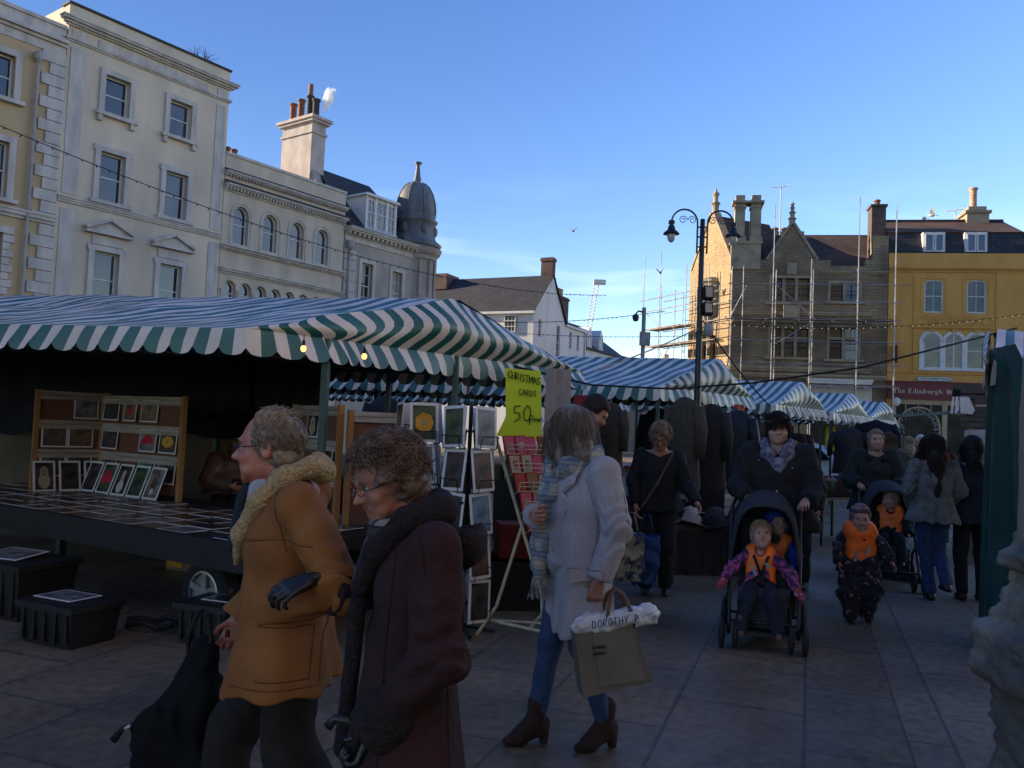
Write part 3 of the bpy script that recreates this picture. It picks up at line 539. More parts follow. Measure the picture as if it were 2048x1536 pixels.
for x0, x1 in ((9.2, 9.75), (10.2, 10.8), (11.3, 11.9), (12.25, 12.7)): t.box(x0, x1, -.03, .01, 7.68, 7.7); t.box(x0, x1, -.03, .01, 7.93, 7.95); t.box(x0, x0 + .02, -.03, .01, 7.7, 7.93); t.box(x1 - .02, x1, -.03, .01, 7.7, 7.93)
for x in (9.97, 11.05, 12.07):
    t.T = Matrix.Translation((x, -.02, 7.815)) @ Matrix.Rotation(R(90), 4, 'X'); t.lathe([(.1, 0), (.12, .02), (.14, 0)], (0, 0, 0), 14); t.T = None
t.box(9.1, 12.8, -.025, .01, 7.58, 7.6); t.box(9.1, 12.8, -.025, .01, 8.03, 8.05)
for x in (9.87, 10.93, 11.97): t.box(x - .12, x + .12, -.12, .01, 7.27, 7.4)
for h in hs: t.box(h[0] - .18, h[0] - .1, -.03, .01, 8.2, 10.05); t.box(h[1] + .1, h[1] + .18, -.03, .01, 8.2, 10.05); t.box(h[0] - .1, h[1] + .1, -.03, .01, 10.0, 10.06)
t.box(9.0, 9.06, -.06, -.001, 5.2, 10.3); t.box(12.85, 12.9, -.06, -.001, 5.2, 10.3)
t.build('trim', m_och, b)
for h in hs: window(b, *h[:4], y=.1, arch=.2, rails=(.5,), cols=2, fw=.07)
for i, h in enumerate(tri): window(b, *h[:4], y=.06, arch=True, rails=(.5,) if i != 1 else (.72,), cols=1 if i != 1 else 2, thin=.07, gm=M('arch_glass', (.16, .12, .08), (.05, .045, .04), scale=1.3, rough=.06, spec=.8))
ar = MB()
for h in tri:
    o = arcpts(h[0] - .13, h[1] + .13, h[3] - .45, .58); i_ = arcpts(h[0], h[1], h[3] - .45, .45)
    for j in range(12):
        q = [o[j], o[j + 1], i_[j + 1], i_[j]]; ar.add([(p[0], -.04, p[1]) for p in q] + [(p[0], .1, p[1]) for p in q], [(3, 2, 1, 0), (1, 0, 4, 5)])
for x in (9.42, 10.41, 11.44, 12.42): ar.box(x - .12, x + .12, -.04, .08, 5.4, 6.75)
ar.box(9.25, 12.6, -.09, .05, 5.3, 5.41); ar.build('arch_frame', m_whitew, b)
r = MB(); r.grid([[(x, y, z) for x in (7.8, 14.6)] for y, z in ((.02, 11.31), (.5, 12.45))]); r.build('roof', m_slate, b)
r = MB(); r.grid([[(x, y, z) for x in (7.8, 14.3)] for y, z in ((.45, 12.5), (3.2, 13.75), (6, 12.4))]); r.box(7.8, 14.3, 3.05, 3.35, 13.7, 13.82); r.add([(14.6, .02, 11.3), (14.6, 6, 11.3), (14.3, 6, 12.4), (14.3, 3.2, 13.75), (14.3, .45, 12.5)], [(0, 1, 2, 3, 4)]); r.build('tile_roof', m_tile, b)
for x0 in (9.42, 11.4):
    d = MB(); d.box(x0, x0 + 1.05, .05, 1.2, 11.31, 12.4); d = d.build('dormer', m_whitew, b)
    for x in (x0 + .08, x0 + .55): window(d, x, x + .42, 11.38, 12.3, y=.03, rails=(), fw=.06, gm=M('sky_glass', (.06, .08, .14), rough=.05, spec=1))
c = MB(); c.box(12.4, 13.5, 2.8, 4.0, 12.6, 14.1); c.box(12.3, 13.6, 2.7, 4.1, 14.1, 14.25); c.box(12.5, 13.4, 2.9, 3.9, 14.25, 14.5); c = c.build('chimney', m_ash2, b)
chimney_pot(c, 12.9, 3.4, 14.5, 1.15, .22, M('buff_pot', (.50, .33, .22), (.3, .18, .12)))
# shop front
m_fas = M('maroon_fascia', (.15, .018, .024), (.11, .014, .02), scale=2, rough=.4)
f = MB(); f.box(7.8, 13.6, -.14, .0, 3.8, 4.66); f.box(7.8, 13.6, -.2, .0, 4.66, 4.72); f = f.build('fascia', m_fas, b)
f = MB()
for x in (8.0, 10.42, 13.0): f.box(x, x + .24, -.06, .05, 0, 3.8)
f.box(8.24, 13.0, -.04, .05, 3.55, 3.8); f.box(8.24, 13.0, -.04, .05, 0, .5)
for x in (8.7, 9.3, 9.9, 11.2, 11.9, 12.5): f.box(x - .02, x + .02, -.03, .05, 3.1, 3.55)
o = arcpts(8.3, 10.36, 2.4, 1.05); i_ = arcpts(8.38, 10.28, 2.4, .97)
for j in range(12):
    q = [o[j], o[j + 1], i_[j + 1], i_[j]]; f.add([(p[0], -.05, p[1]) for p in q] + [(p[0], .05, p[1]) for p in q], [(3, 2, 1, 0), (1, 0, 4, 5), (2, 3, 7, 6)])
f.box(8.3, 8.38, -.05, .05, .5, 2.4); f.box(10.28, 10.36, -.05, .05, .5, 2.4); f.build('shopfront', M('cream_joinery', (.40, .32, .20)), b)
f = MB(); f.add([(8.2, .06, .4), (13.1, .06, .4), (13.1, .06, 3.8), (8.2, .06, 3.8)], [(0, 1, 2, 3)]); f.build('shop_window', M('dim_shop_glass', (.045, .036, .028), (.015, .014, .013)), b)
f = MB(); f.ball((8.2, -.2, 3.65), .22, 12, 8, (1, .5, 1)); f.build('alarm_box', m_whitew, b)
f = MB(); f.box(8.05, 8.1, -.7, -.02, 5.6, 6.5); f.build('hanging_sign', m_fas, b)
gl = MB()
for k in range(150):
    a = random.uniform(-.1, PI + .1); rr = random.uniform(.72, .95); x = 9.33 + rr * math.cos(a); z = 2.35 + rr * 1.05 * math.sin(a)
    if random.random() < .4: x = 9.33 + random.choice((-1, 1)) * random.uniform(.68, .9); z = random.uniform(.8, 2.4)
    gl.ball((x, .02, z), random.uniform(.03, .06), 5, 4)
gl.build('garland', M('silver_foliage', (.3, .34, .32), (.08, .12, .1), scale=20), b)
def text(s, size, mat, par, loc, rot=(R(90), 0, 0), depth=.01, nm='lettering', align='LEFT', sx=1, shear=0, space=1.0, bold=0):
    cu = bpy.data.curves.new('t', 'FONT'); cu.body = s; cu.size = size; cu.extrude = depth; cu.align_x = align; cu.shear = shear; cu.space_character = space; cu.offset = bold
    to = bpy.data.objects.new('t', cu); COL.objects.link(to); bpy.context.view_layer.update()
    me = bpy.data.meshes.new_from_object(to.evaluated_get(bpy.context.evaluated_depsgraph_get())); bpy.data.objects.remove(to)
    me.materials.clear(); me.materials.append(mat); o = bpy.data.objects.new(nm, me); COL.objects.link(o); o.parent = par; o.location = loc; o.rotation_euler = rot; o.scale = (sx, 1, 1); return o
# serif capitals and minuscules drawn as stroke outlines: (x0,z0,x1,z1,width) plus bows
GL = {
 'T': (.62, [(.31, 0, .31, .7, .09), (.02, .68, .6, .68, .045), (.035, .57, .035, .7, .03), (.585, .57, .585, .7, .03), (.2, .015, .42, .015, .03)]),
 'h': (.54, [(.11, 0, .11, .72, .085), (.42, 0, .42, .33, .085), (.01, .705, .12, .705, .03), (.02, .015, .2, .015, .03), (.33, .015, .52, .015, .03)], [(.27, .3, .15, .15, 0, 180, .05)]),
 'e': (.46, [(.07, .26, .4, .26, .035)], [(.23, .23, .175, .22, 0, 330, .07)]),
 'E': (.58, [(.12, 0, .12, .7, .09), (.03, .685, .5, .685, .035), (.03, .015, .54, .015, .035), (.12, .36, .42, .36, .035), (.49, .56, .49, .7, .03), (.53, 0, .53, .15, .03), (.41, .28, .41, .44, .03)]),
 'd': (.54, [(.42, 0, .42, .72, .085), (.32, .705, .44, .705, .03), (.42, .015, .53, .015, .03)], [(.24, .22, .17, .22, 0, 360, .07)]),
 'i': (.27, [(.13, 0, .13, .44, .085), (.03, .43, .14, .43, .03), (.04, .015, .23, .015, .03), (.13, .56, .13, .65, .09)]),
 'n': (.56, [(.12, 0, .12, .44, .085), (.43, 0, .43, .3, .085), (.02, .43, .12, .43, .03), (.03, .015, .21, .015, .03), (.34, .015, .53, .015, .03)], [(.275, .28, .155, .16, 0, 180, .05)]),
 'b': (.54, [(.1, 0, .1, .72, .085), (.0, .705, .1, .705, .03)], [(.28, .22, .18, .22, 0, 360, .07)]),
 'u': (.56, [(.12, .12, .12, .44, .085), (.43, 0, .43, .44, .085), (.02, .43, .12, .43, .03), (.33, .43, .43, .43, .03), (.43, .015, .54, .015, .03)], [(.275, .15, .155, .15, 180, 360, .05)]),
 'r': (.4, [(.12, 0, .12, .44, .085), (.02, .43, .12, .43, .03), (.03, .015, .22, .015, .03), (.3, .34, .36, .42, .09)], [(.26, .3, .14, .13, 60, 180, .045)]),
 'g': (.52, [(.36, .42, .5, .45, .04), (.1, .08, .4, .03, .06)], [(.22, .29, .15, .14, 0, 360, .065), (.24, -.1, .19, .12, 0, 360, .05)]),
 'W': (1.0, [(.1, .7, .3, 0, .09), (.3, 0, .5, .7, .04), (.46, .7, .68, 0, .09), (.68, 0, .9, .7, .04), (.0, .69, .22, .69, .03), (.4, .69, .6, .69, .03), (.8, .69, 1.0, .69, .03)]),
 'o': (.52, [], [(.25, .22, .19, .22, 0, 360, .07)]),
 'l': (.27, [(.13, 0, .13, .72, .085), (.03, .705, .14, .705, .03), (.04, .015, .23, .015, .03)]),
 'M': (.86, [(.12, 0, .12, .7, .045), (.14, .7, .42, 0, .09), (.42, 0, .72, .7, .04), (.72, 0, .72, .7, .09), (.02, .015, .24, .015, .03), (.62, .015, .84, .015, .03), (.0, .69, .16, .69, .03), (.7, .69, .84, .69, .03)]),
 ' ': (.36, [])}
def serif_text(s, k, mat, par, x, y, z):
    mb = MB(); d = 0
    for ch in s:
        g_ = GL[ch]
        for x0, z0, x1, z1, wd in g_[1]:
            d += 1; mb.bar((x + x0 * k, y - d * .00005, z + z0 * k), (x + x1 * k, y - d * .00005, z + z1 * k), wd * k, .02, up=(0, 1, 0))
        for cx, cz, rx, rz, a0, a1, wd in (g_[2] if len(g_) > 2 else []):
            n = 14; o = []; i_ = []
            for j in range(n + 1):
                a = R(a0 + (a1 - a0) * j / n); tk = wd * (.55 + .45 * abs(math.cos(a))) / 2 * k
                o.append((x + cx * k + (rx * k + tk) * math.cos(a), z + cz * k + (rz * k + tk) * math.sin(a))); i_.append((x + cx * k + (rx * k - tk) * math.cos(a), z + cz * k + (rz * k - tk) * math.sin(a)))
            for j in range(n):
                q = [o[j], o[j + 1], i_[j + 1], i_[j]]; mb.add([(p[0], y - .011, p[1]) for p in q], [(0, 1, 2, 3)])
        x += (g_[0] + .07) * k
    return mb.build('lettering', mat, par)
m_let = M('cream_lettering', (.85, .78, .62))
serif_text('The Edinburgh Woollen Mill', .318, m_let, b, 8.06, -.155, 4.11)
f = MB(); f.box(9.22, 10.78, -.17, -.12, 4.76, 4.95); sg = f.build('street_name_sign', M('sign_white', (.62, .62, .56)), b)
text('WEST MARKET PLACE', .155, M('sign_black', (.02, .02, .02)), sg, (10.0, -.172, 4.803), depth=.002, align='CENTER', sx=.93)
f = MB(); f.box(9.2, 10.8, -.165, -.12, 4.74, 4.76); f.box(9.2, 10.8, -.165, -.12, 4.95, 4.97); f.build('sign_border', m_dark, sg)
# ---- church beside the photographer: only its buttress foot is in view
b = thing('church', 'weathered limestone church buttress with eroded ledge at the right edge', 'church', (0, 0, 0))
m_ch = M('church_stone', (.27, .22, .16), (.12, .10, .085), scale=2.2, bump=1.0, bscale=16, det=10, lo=.4, hi=.6)
w = MB(); w.box(5.5, 18, -26, 3.4, 0, 15); w.box(8, 18, -24, -12, 15, 34); w.box(2.3, 5.5, -26, 1.0, 0, 13); w.build('wall', brick('church_ashlar', (.50, .42, .30), (.42, .35, .25), (.25, .2, .15), .7, .32, .012, axes='sum'), b)  # unseen walls and tower, sized to dim the foreground and bounce warm light
cr_rng = random.Random(3)
def rock(profile, name, cx, cy, mat, n=30, amp=.025, sy=1.0):
    P = []
    for z, r_ in profile:
        row = []
        for j in range(n + 1):
            a = 2 * PI * j / n; q = Vector((math.cos(a), math.sin(a)))
            k = 1 / max(abs(q.x), abs(q.y)) ** .75; e = r_ * k + noise.noise(Vector((q.x * 3, q.y * 3, z * 6))) * amp * 2 + (noise.noise(Vector((q.x * 7, q.y * 7, z * 26))) + .7 * noise.noise(Vector((q.x * 22, q.y * 22, z * 50))) - .5 * abs(noise.noise(Vector((q.x * 5, q.y * 5, z * 12))))) * amp
            row.append((cx + q.x * e, cy + q.y * e * sy, z + noise.noise(Vector((q.x * 4, q.y * 4 + 5, z * 3))) * amp))
        P.append(row)
    mb = MB(); mb.grid(P); return mb.build(name, mat, b, smooth=True)
def prof(pts, st=.012):
    out = []
    for (z0, r0), (z1, r1) in zip(pts, pts[1:]):
        n = max(1, int(math.hypot(z1 - z0, r1 - r0) / st)); out += [(z0 + (z1 - z0) * i / n, r0 + (r1 - r0) * i / n) for i in range(n)]
    return out + [pts[-1]]
rock(prof([(0, .68), (.66, .68), (.68, .73), (.72, .75), (.80, .735), (.86, .745), (.89, .73), (.91, .69), (.98, .655), (1.05, .64), (1.12, .63), (1.13, .67), (1.18, .675), (1.2, .645), (1.3, .60)]), 'buttress', 2.60, 2.75, m_ch, n=240, amp=.017)
rock(prof([(1.18, .628), (1.75, .628), (1.95, .62), (2.1, .58), (2.3, .50), (3.6, .45)], .06), 'shaft', 2.60, 2.75, M('smooth_church_stone', (.33, .25, .165), (.24, .185, .13), scale=3, bump=.35, bscale=25), n=60, amp=.006)
# ================================================================ MARKET STALLS
m_ws = M('canopy_white', (.66, .59, .54), (.47, .42, .37), scale=1.6, lo=.3, hi=.6, rough=.42, spec=.5)
m_gs = M('canopy_green', (.012, .105, .095), (.014, .07, .062), scale=1.6, rough=.38, spec=.5)
def canopy(par, La, bv, ze=2.25, zr=2.8, apex=.5, w=.1, val=.2, seed=0, wob=.05, inset=0, lean=.05, sag=.03, overhang=0, shag=0):
    """local frame: origin near corner, -x along the eave, bv = gable vector; ridge runs along -x above bv*apex"""
    bv = Vector((bv[0], bv[1], 0)); Lb = bv.length; bd = bv / Lb; rg = bv * apex; out = Vector((bd.y, -bd.x, 0))
    c = MB(); sub = 3
    def wr(p, k=1): v = Vector((p.x * 1.7 + seed, p.y * 1.7, seed)); return noise.noise(v) * .045 * k + noise.noise(v * 3.1) * .018 * k + noise.noise(v * 7) * .006 * k
    def slope(e0, r0, sgn):
        nS = int(La / w); cols = []
        for i in range(nS * sub + 1):
            t = i * w / sub; col = []
            for r_ in range(9):
                f = r_ / 8; q = e0.lerp(r0, f) + Vector((-t, 0, 0)); q.x -= inset * f * (1 - min(1, t / 2)) if t < 2 else 0
                q.z -= sag * math.sin(PI * f) * (1 + .5 * math.sin(t * 1.9)); q.z += wr(q, min(1, 2.5 * f) if f < .9 else .5)
                col.append(q)
            cols.append(col)
        c.grid(cols, lambda i, j: (i // sub + (1 if sgn < 0 else 0)) % 2)
        # scalloped valance
        cols = []
        for i in range(nS * sub + 1):
            t = i * w / sub; ph = (t / (2 * w)) % 1; dr = val * (.72 + .30 * math.sqrt(max(0, 1 - (2 * ph - 1) ** 2)))
            top = e0 + Vector((-t, 0, 0)); top.z += wr(top, 0); n_ = noise.noise(Vector((t * 1.4, seed, 3)))
            o_ = -sgn * bd
            cols.append([top + o_ * .0, top + o_ * (.02 + .03 * n_) * min(1, t / .6) + Vector((-lean * .4 * min(1, t / .8), 0, -dr * .5)), top + o_ * (.03 + .09 * n_) * min(1, t / .6) + Vector((-lean * (1 + n_) * min(1, t / .8), 0, -dr))])
        c.grid(cols, lambda i, j: (i // sub + (1 if sgn < 0 else 0)) % 2)
    E0 = Vector((0, 0, ze)); E1 = bv + Vector((0, 0, ze)); RG = rg + Vector((0, 0, zr))
    slope(E0, RG, 1); slope(E1, RG, -1)
    for side, off, sg in ((0, Vector((0, 0, 0)), 1), (1, Vector((-La, 0, 0)), -1)):
        nS = int(Lb / w); cols = []; vc = []
        for i in range(nS * sub + 1):
            u = i * w / sub; fu = u / Lb; f = min(fu / apex, (1 - fu) / (1 - apex)); col = []; bot = bd * u + Vector((0, 0, ze))
            top = bd * u + Vector((-inset * f * sg, 0, ze + (zr - ze) * f)) + off; bot = bot + off
            top.z += wr(top, .5) if 0 < i < nS * sub else 0
            for r_ in range(8):
                g_ = r_ / 7; q = bot.lerp(top, g_); bl = math.sin(PI * g_) * (zr - ze) * f
                q += out * sg * (bl * .28 * (1 + .7 * noise.noise(Vector((u * 1.6, seed + 9, g_))))) + bd * wob * math.sin(g_ * 4.2 + noise.noise(Vector((u, seed, 0))) * 3) * min(1, f * 3) * (zr - ze) * 2
                col.append(q)
            cols.append(col)
            ph = (u / (2 * w)) % 1; dr = val * (.75 + .27 * math.sqrt(max(0, 1 - (2 * ph - 1) ** 2))); n_ = noise.noise(Vector((u * 1.4, seed, 5)))
            if shag: dr *= .8 + .5 * abs(math.sin(u * 31)); n_ += .6 * math.sin(u * 47)
            vc.append([col[0], col[0] + out * sg * (.03 + .05 * n_) * min(1, u / .5) + Vector((0, 0, -dr * .5)) + bd * lean * .6 * min(1, u / .8), col[0] + out * sg * (.04 + .1 * n_) * min(1, u / .5) + Vector((0, 0, -dr)) + bd * lean * (1.2 + n_) * min(1, u / .8)])
        c.grid(cols, lambda i, j: (i // sub) % 2); c.grid(vc, lambda i, j: (i // sub) % 2)
    return c.build('canopy', [m_ws, m_gs], par, smooth=True)
def stall(label, A, rz, La, bv, apex=.5, seed=0, group='striped market stalls', frame=True, bays=2, skip=False, **kw):
    """A world near corner; rz rotation of the local frame"""
    b = thing('market_stall', label, 'stall', (A[0], A[1], 0), rz, group)
    ca, sa = math.cos(-rz), math.sin(-rz); lb = (bv[0] * ca - bv[1] * sa, bv[0] * sa + bv[1] * ca)
    canopy(b, La, lb, apex=apex, seed=seed, **kw)
    B = Vector((lb[0], lb[1], 0)); ze = kw.get('ze', 2.25); zr = kw.get('zr', 2.8); e = Vector((-.06, 0, 0)) + B * .015
    for k in range(bays + 1):
        x = -La * k / bays; x = min(-.08, max(x, -La + .08))
        for s_ in (.03, .97):
            if skip and k < bays and s_ < .1: continue
            p = MB(); q = B * s_ + Vector((x, 0, 0)); p.bar(q, q + Vector((0, 0, ze - .03)), .05); p.build('post', m_green, b)
        f = MB(); q0 = B * .03 + Vector((x, 0, ze - .06)); q1 = B * .97 + Vector((x, 0, ze - .06)); r_ = B * apex + Vector((x, 0, zr - .08))
        f.bar(q0, q1, .04); f.bar(q0, r_, .035); f.bar(q1, r_, .035); f.bar(q0.lerp(q1, apex), r_, .03); f.build('truss', m_green, b)
    f = MB()
    for s_, z in ((.03, ze - .06), (.97, ze - .06), (apex, zr - .05)): q = B * s_ + Vector((0, 0, z)); f.bar(q + Vector((-.06, 0, 0)), q + Vector((-La + .06, 0, 0)), .042)
    f.build('rail', m_green, b)
    return b
A1 = (-2.01, 6.19); B1 = (2.82, 3.30); RZ1 = math.atan2(-.21, .978)
st1 = stall('nearest green and white striped market stall with sheltered card displays', A1, RZ1, 9.0, B1, apex=.52, seed=1.3, wob=.10, bays=4, lean=.07, skip=True)
p = MB(); q = Matrix.Rotation(-RZ1, 4, 'Z') @ Vector((B1[0] * .17, B1[1] * .17, 0)); p.bar(q, q + Vector((0, 0, 2.25)), .055); p.build('post', m_green, st1)
p = MB(); q = Matrix.Rotation(-RZ1, 4, 'Z') @ Vector((B1[0] * .52, B1[1] * .52, 0)); p.bar(q, q + Vector((0, 0, 2.25)), .05); p.build('post', m_green, st1)
RZ2 = math.atan2(-.27, .963)
stall('second green and white striped stall, behind the lamp post, with clothes hanging under it', (2.14, 11.85), RZ2, 4.6, (1.95, 2.1), apex=.6, seed=4.1, wob=.05)
for i, (x, y, L, lab) in enumerate(((5.3, 16.5, 2.9, 'third striped stall along the row, above the dark haired woman'), (7.9, 20.2, 3.0, 'fourth striped stall along the row, before the shop with white blinds'), (10.35, 23.8, 3.0, 'farthest striped stall of the row, next to the maroon shop sign'))):
    stall(lab, (x, y), RZ2, L, (1.9, 2.35), seed=7 + i, bays=1, inset=-.0, shag=1, wob=.03)
stall('striped stall in the second row seen under the nearest canopy', (-.9, 12.3), RZ1, 6.5, (1.75, 2.2), seed=12, bays=3)
stall('striped stall at the back seen between the green posts', (1.0, 17.3), RZ1, 8, (1.75, 2.2), seed=15, bays=3)
# right hand stall with green sheet
b = stall('striped stall at the right edge with a long dark green side sheet', (4.15, 7.05), R(14), 2.38, (1.0, 1.6), seed=20, bays=1, ze=2.3, zr=2.68)
b.location = (6.2, 7.35, 0)
sh = MB(); P = []
for i in range(40):
    t = i / 39; row = []
    for k in range(14):
        f = k / 13; z = 2.42 * (1 - f); sp_w = .35 + .65 * f ** .6
        x = 4.04 - .10 * f + (t * 1.35 * sp_w) * -.12 + .035 * math.sin(t * 17 + f) * (.3 + f); y = 6.98 - t * 1.35 * sp_w
        row.append((x + noise.noise(Vector((t * 3, f * 2, 1))) * .03, y, max(.0, z - .0)))
    P.append(row)
sh.grid(P); m_sheet = M('green_tarpaulin', (.010, .055, .045), (.006, .035, .030), scale=2, rough=.55, spec=.4, bump=.1)
so = sh.build('side_sheet', m_sheet, None, smooth=True); so.parent = b; so.matrix_parent_inverse = (Matrix.Translation(b.location) @ Matrix.Rotation(R(14), 4, 'Z')).inverted()
so2 = MB(); P = []
for i in range(20):
    t = i / 19; P.append([(4.05 + t * .5 + .02 * math.sin(k), 7.0 + .25 * t + .03 * math.sin(t * 14), 2.35 - 2.33 * k / 8) for k in range(9)])
so2.grid(P); so2 = so2.build('end_sheet', m_black, None, smooth=True); so2.parent = b; so2.matrix_parent_inverse = so.matrix_parent_inverse.copy()
rg = random.Random(5)
b = thing('market_stall', 'grey posted stall with a white board, in the shade behind the green sheet', 'stall', (6.10, 11.3, 0), R(-28))
for x, y in ((.18, 0), (2.4, 0)):
    f = MB(); f.bar((x, y, 0), (x, y, 2.35), .09); f.build('post', M('grey_post', (.22, .21, .2)), b)
f = MB(); f.box(-.05, 2.5, -.1, 2.3, 2.35, 2.42)
for k in range(7): f.box(.05, 2.4, -.12, -.08, 1.85 + k * .075, 1.9 + k * .075)
f.build('slatted_blind', M('weathered_slats', (.10, .09, .085)), b)
f = MB(); f.slab([(.1, 1.05), (.95, 1.05), (.95, 1.9), (.72, 1.83), (.6, 1.93), (.48, 1.83), (.1, 1.8)], -.16, -.13); f.build('white_board', M('dull_white_board', (.45, .45, .45)), b)
f = MB(); f.bar((.1, -.1, 2.05), (-.8, .5, 1.98), .04); f.build('folded_awning', M('grey_post', (.22, .21, .2)), b)
tl = MB()
for k in range(16):
    x = .05 + rg.uniform(-.1, .08); tl.add([(x, -.14, 2.25), (x + .02, -.14, 2.25), (x * 1.5 + .03, -.18, 2.0 + rg.uniform(0, .08)), (x * 1.5, -.18, 2.02)], [(0, 1, 2, 3)])
tl.build('plastic_fringe', m_ws, b)
# ---------------------------------------------------------------- light bulbs under the nearest canopy
m_bulb = M('warm_bulb', (1, .42, .10), (1, .36, .08), emit=1.3); m_cable = M('black_cable', (.01, .01, .012), rough=.6)
for i, (x, y, z, lab) in enumerate(((-1.62, 6.35, 2.13, 'lit warm bulb hanging under the near corner of the striped canopy'), (-1.22, 6.75, 2.12, 'lit warm bulb hanging right of the thick green post'), (-4.15, 6.8, 2.12, 'small lit bulb under the canopy at the left edge'))):
    o = thing('light_bulb', lab, 'light bulb', (x, y, z), 0, 'bulbs under the nearest canopy')
    f = MB(); f.ball((0, 0, 0), .022, 10, 8, (1, 1, 1.2)); f.build('globe', m_bulb, o, smooth=True)
    f = MB(); f.lathe([(.012, .02), (.013, .06), (.004, .065)], (0, 0, 0), 8); f.tube([(0, 0, .06), (0, 0, .11)], .004, 4); f.build('holder', m_cable, o)
# ---------------------------------------------------------------- photo cards
m_mount = M('card_mount', (.62, .60, .60), (.55, .53, .53), scale=8, rough=.35, spec=.5)
PICS = [M('print_' + n, a, c, scale=9, lo=.42, hi=.58, rough=.25, spec=.6) for n, a, c in (('dark', (.05, .04, .04), (.015, .013, .015)), ('brown', (.13, .07, .045), (.05, .03, .02)), ('green', (.06, .09, .045), (.02, .03, .02)),
    ('blue', (.16, .25, .33), (.08, .13, .2)), ('grey', (.2, .19, .18), (.08, .08, .085)), ('teal', (.07, .2, .18), (.03, .07, .06)), ('red', (.30, .03, .03), (.08, .01, .012)), ('sand', (.22, .14, .10), (.12, .07, .05)))]
ACC = {'red': M('petal_red', (.45, .02, .04)), 'yellow': M('petal_yellow', (.62, .30, .03)), 'white': M('fur_white', (.5, .48, .45)), 'brown': M('fur_brown', (.10, .045, .02)), 'cream': M('fur_cream', (.34, .28, .2)), 'pink': M('pink_print', (.5, .09, .16)), 'black': M('fur_black', (.012, .012, .012))}
def motif(mb, kind, w, h, base):
    """small picture shapes in the plane y=-.006, returns materials used"""
    mats = []
    def disc(cx, cz, rx, rz, col, n=12, d=0):
        if col not in mats: mats.append(col)
        mb.mi = base + mats.index(col); mb.add([(cx + rx * math.cos(2 * PI * j / n), -.0065 - d, cz + rz * math.sin(2 * PI * j / n)) for j in range(n)], [tuple(range(n))])
    if kind == 'flower':
        for a in range(7): disc(.0 + w * .16 * math.cos(a * .9), h * .5 + h * .12 * math.sin(a * .9), w * .17, h * .13, 'yellow', d=a * .0002)
        disc(0, h * .5, w * .1, h * .07, 'cream', d=.002)
    elif kind == 'poppies':
        for cx, cz in ((-.18, .45), (.17, .5), (-.02, .62)): disc(cx * w, cz * h, w * .2, h * .15, 'red', d=cz * .002)
    elif kind == 'dog':
        disc(0, h * .28, w * .22, h * .2, 'white'); disc(0, h * .6, w * .18, h * .2, 'white', d=.0005); disc(-w * .15, h * .6, w * .07, h * .16, 'brown', d=.001); disc(w * .15, h * .6, w * .07, h * .16, 'brown', d=.001); disc(0, h * .52, w * .035, h * .03, 'black', d=.0015)
    elif kind == 'donkey':
        disc(0, h * .4, w * .16, h * .26, 'brown'); disc(-w * .1, h * .76, w * .045, h * .14, 'brown', d=.0005); disc(w * .1, h * .76, w * .045, h * .14, 'brown', d=.0006); disc(0, h * .25, w * .11, h * .1, 'white', d=.001)
    elif kind == 'shaggy':
        disc(0, h * .35, w * .27, h * .26, 'cream'); disc(0, h * .62, w * .2, h * .2, 'cream', d=.0005); disc(-w * .07, h * .64, w * .025, h * .025, 'black', d=.001); disc(w * .07, h * .64, w * .025, h * .025, 'black', d=.0012); disc(0, h * .55, w * .04, h * .035, 'black', d=.0014)
    elif kind == 'figure': disc(0, h * .45, w * .16, h * .3, 'pink'); disc(0, h * .78, w * .08, h * .08, 'cream', d=.0005)
    elif kind == 'robin': disc(0, h * .5, w * .2, h * .2, 'red'); disc(-w * .05, h * .62, w * .14, h * .12, 'brown', d=.0005)
    mb.mi = 0
    return [ACC[k] for k in mats]
def card(label, w, h, M4, pic=0, kind=None, mount=.018, group=None, mm=None):
    c = MB(); c.box(-w / 2, w / 2, -.004, 0, 0, h); c.mi = 1; c.box(-w / 2 + mount, w / 2 - mount, -.006, -.004, mount, h - mount); c.mi = 0
    extra = motif(c, kind, w, h, 2) if kind else []
    o = c.build('photo_card', [mm or m_mount, PICS[pic]] + extra); o.matrix_world = M4; tag(o, label, 'card', group); return o
# ---- trailer table
TR = math.atan2(-1.64, 2.63); TO = Vector((-6.2, 8.44, 0)); TM = Matrix.Translation(TO) @ Matrix.Rotation(TR, 4, 'Z')
b = thing('trailer_table', 'long low black trailer table covered with glossy prints, wheel below', 'table', TO, TR)
f = MB(); f.box(0, 5.35, 0, 1.75, .60, .70); f.box(-.02, 5.37, -.03, .03, .52, .72); f.build('tabletop', m_black, b)
for x in (.35, 3.05 - .25, 5.2):
    f = MB(); f.bar((x, .12, 0), (x, .12, .6), .06); f.build('leg', m_green, b)
f = MB(); f.bar((3.6, .9, .3), (5.6, .9, .3), .08); f.box(4.15, 4.9, .5, .56, .3, .52); f.build('axle', m_black, b)
wh = MB(); wm = Matrix.Translation((4.52, .30, .255)) @ Matrix.Rotation(R(90), 4, 'X'); wh.T = wm
wh.lathe([(.14, -.07), (.235, -.075), (.255, -.05), (.255, .05), (.235, .075), (.14, .07)], (0, 0, 0), 32); wh = wh.build('wheel', M('tyre', (.018, .018, .02), rough=.8), b)
ri = MB(); ri.T = wm; ri.lathe([(.165, .03), (.165, .072), (.15, .075), (.145, .05), (.05, .03)], (0, 0, 0), 32); ri.lathe([(.045, .03), (.045, .075), (.0, .078)], (0, 0, 0), 12)
for k in range(5):
    a = 2 * PI * k / 5 + .3; ri.bar((.03 * math.cos(a), .03 * math.sin(a), .066), (.15 * math.cos(a), .15 * math.sin(a), .066), .05, .015)
ri.build('rim', M('alloy', (.45, .46, .47), rough=.35, metal=.6), wh)
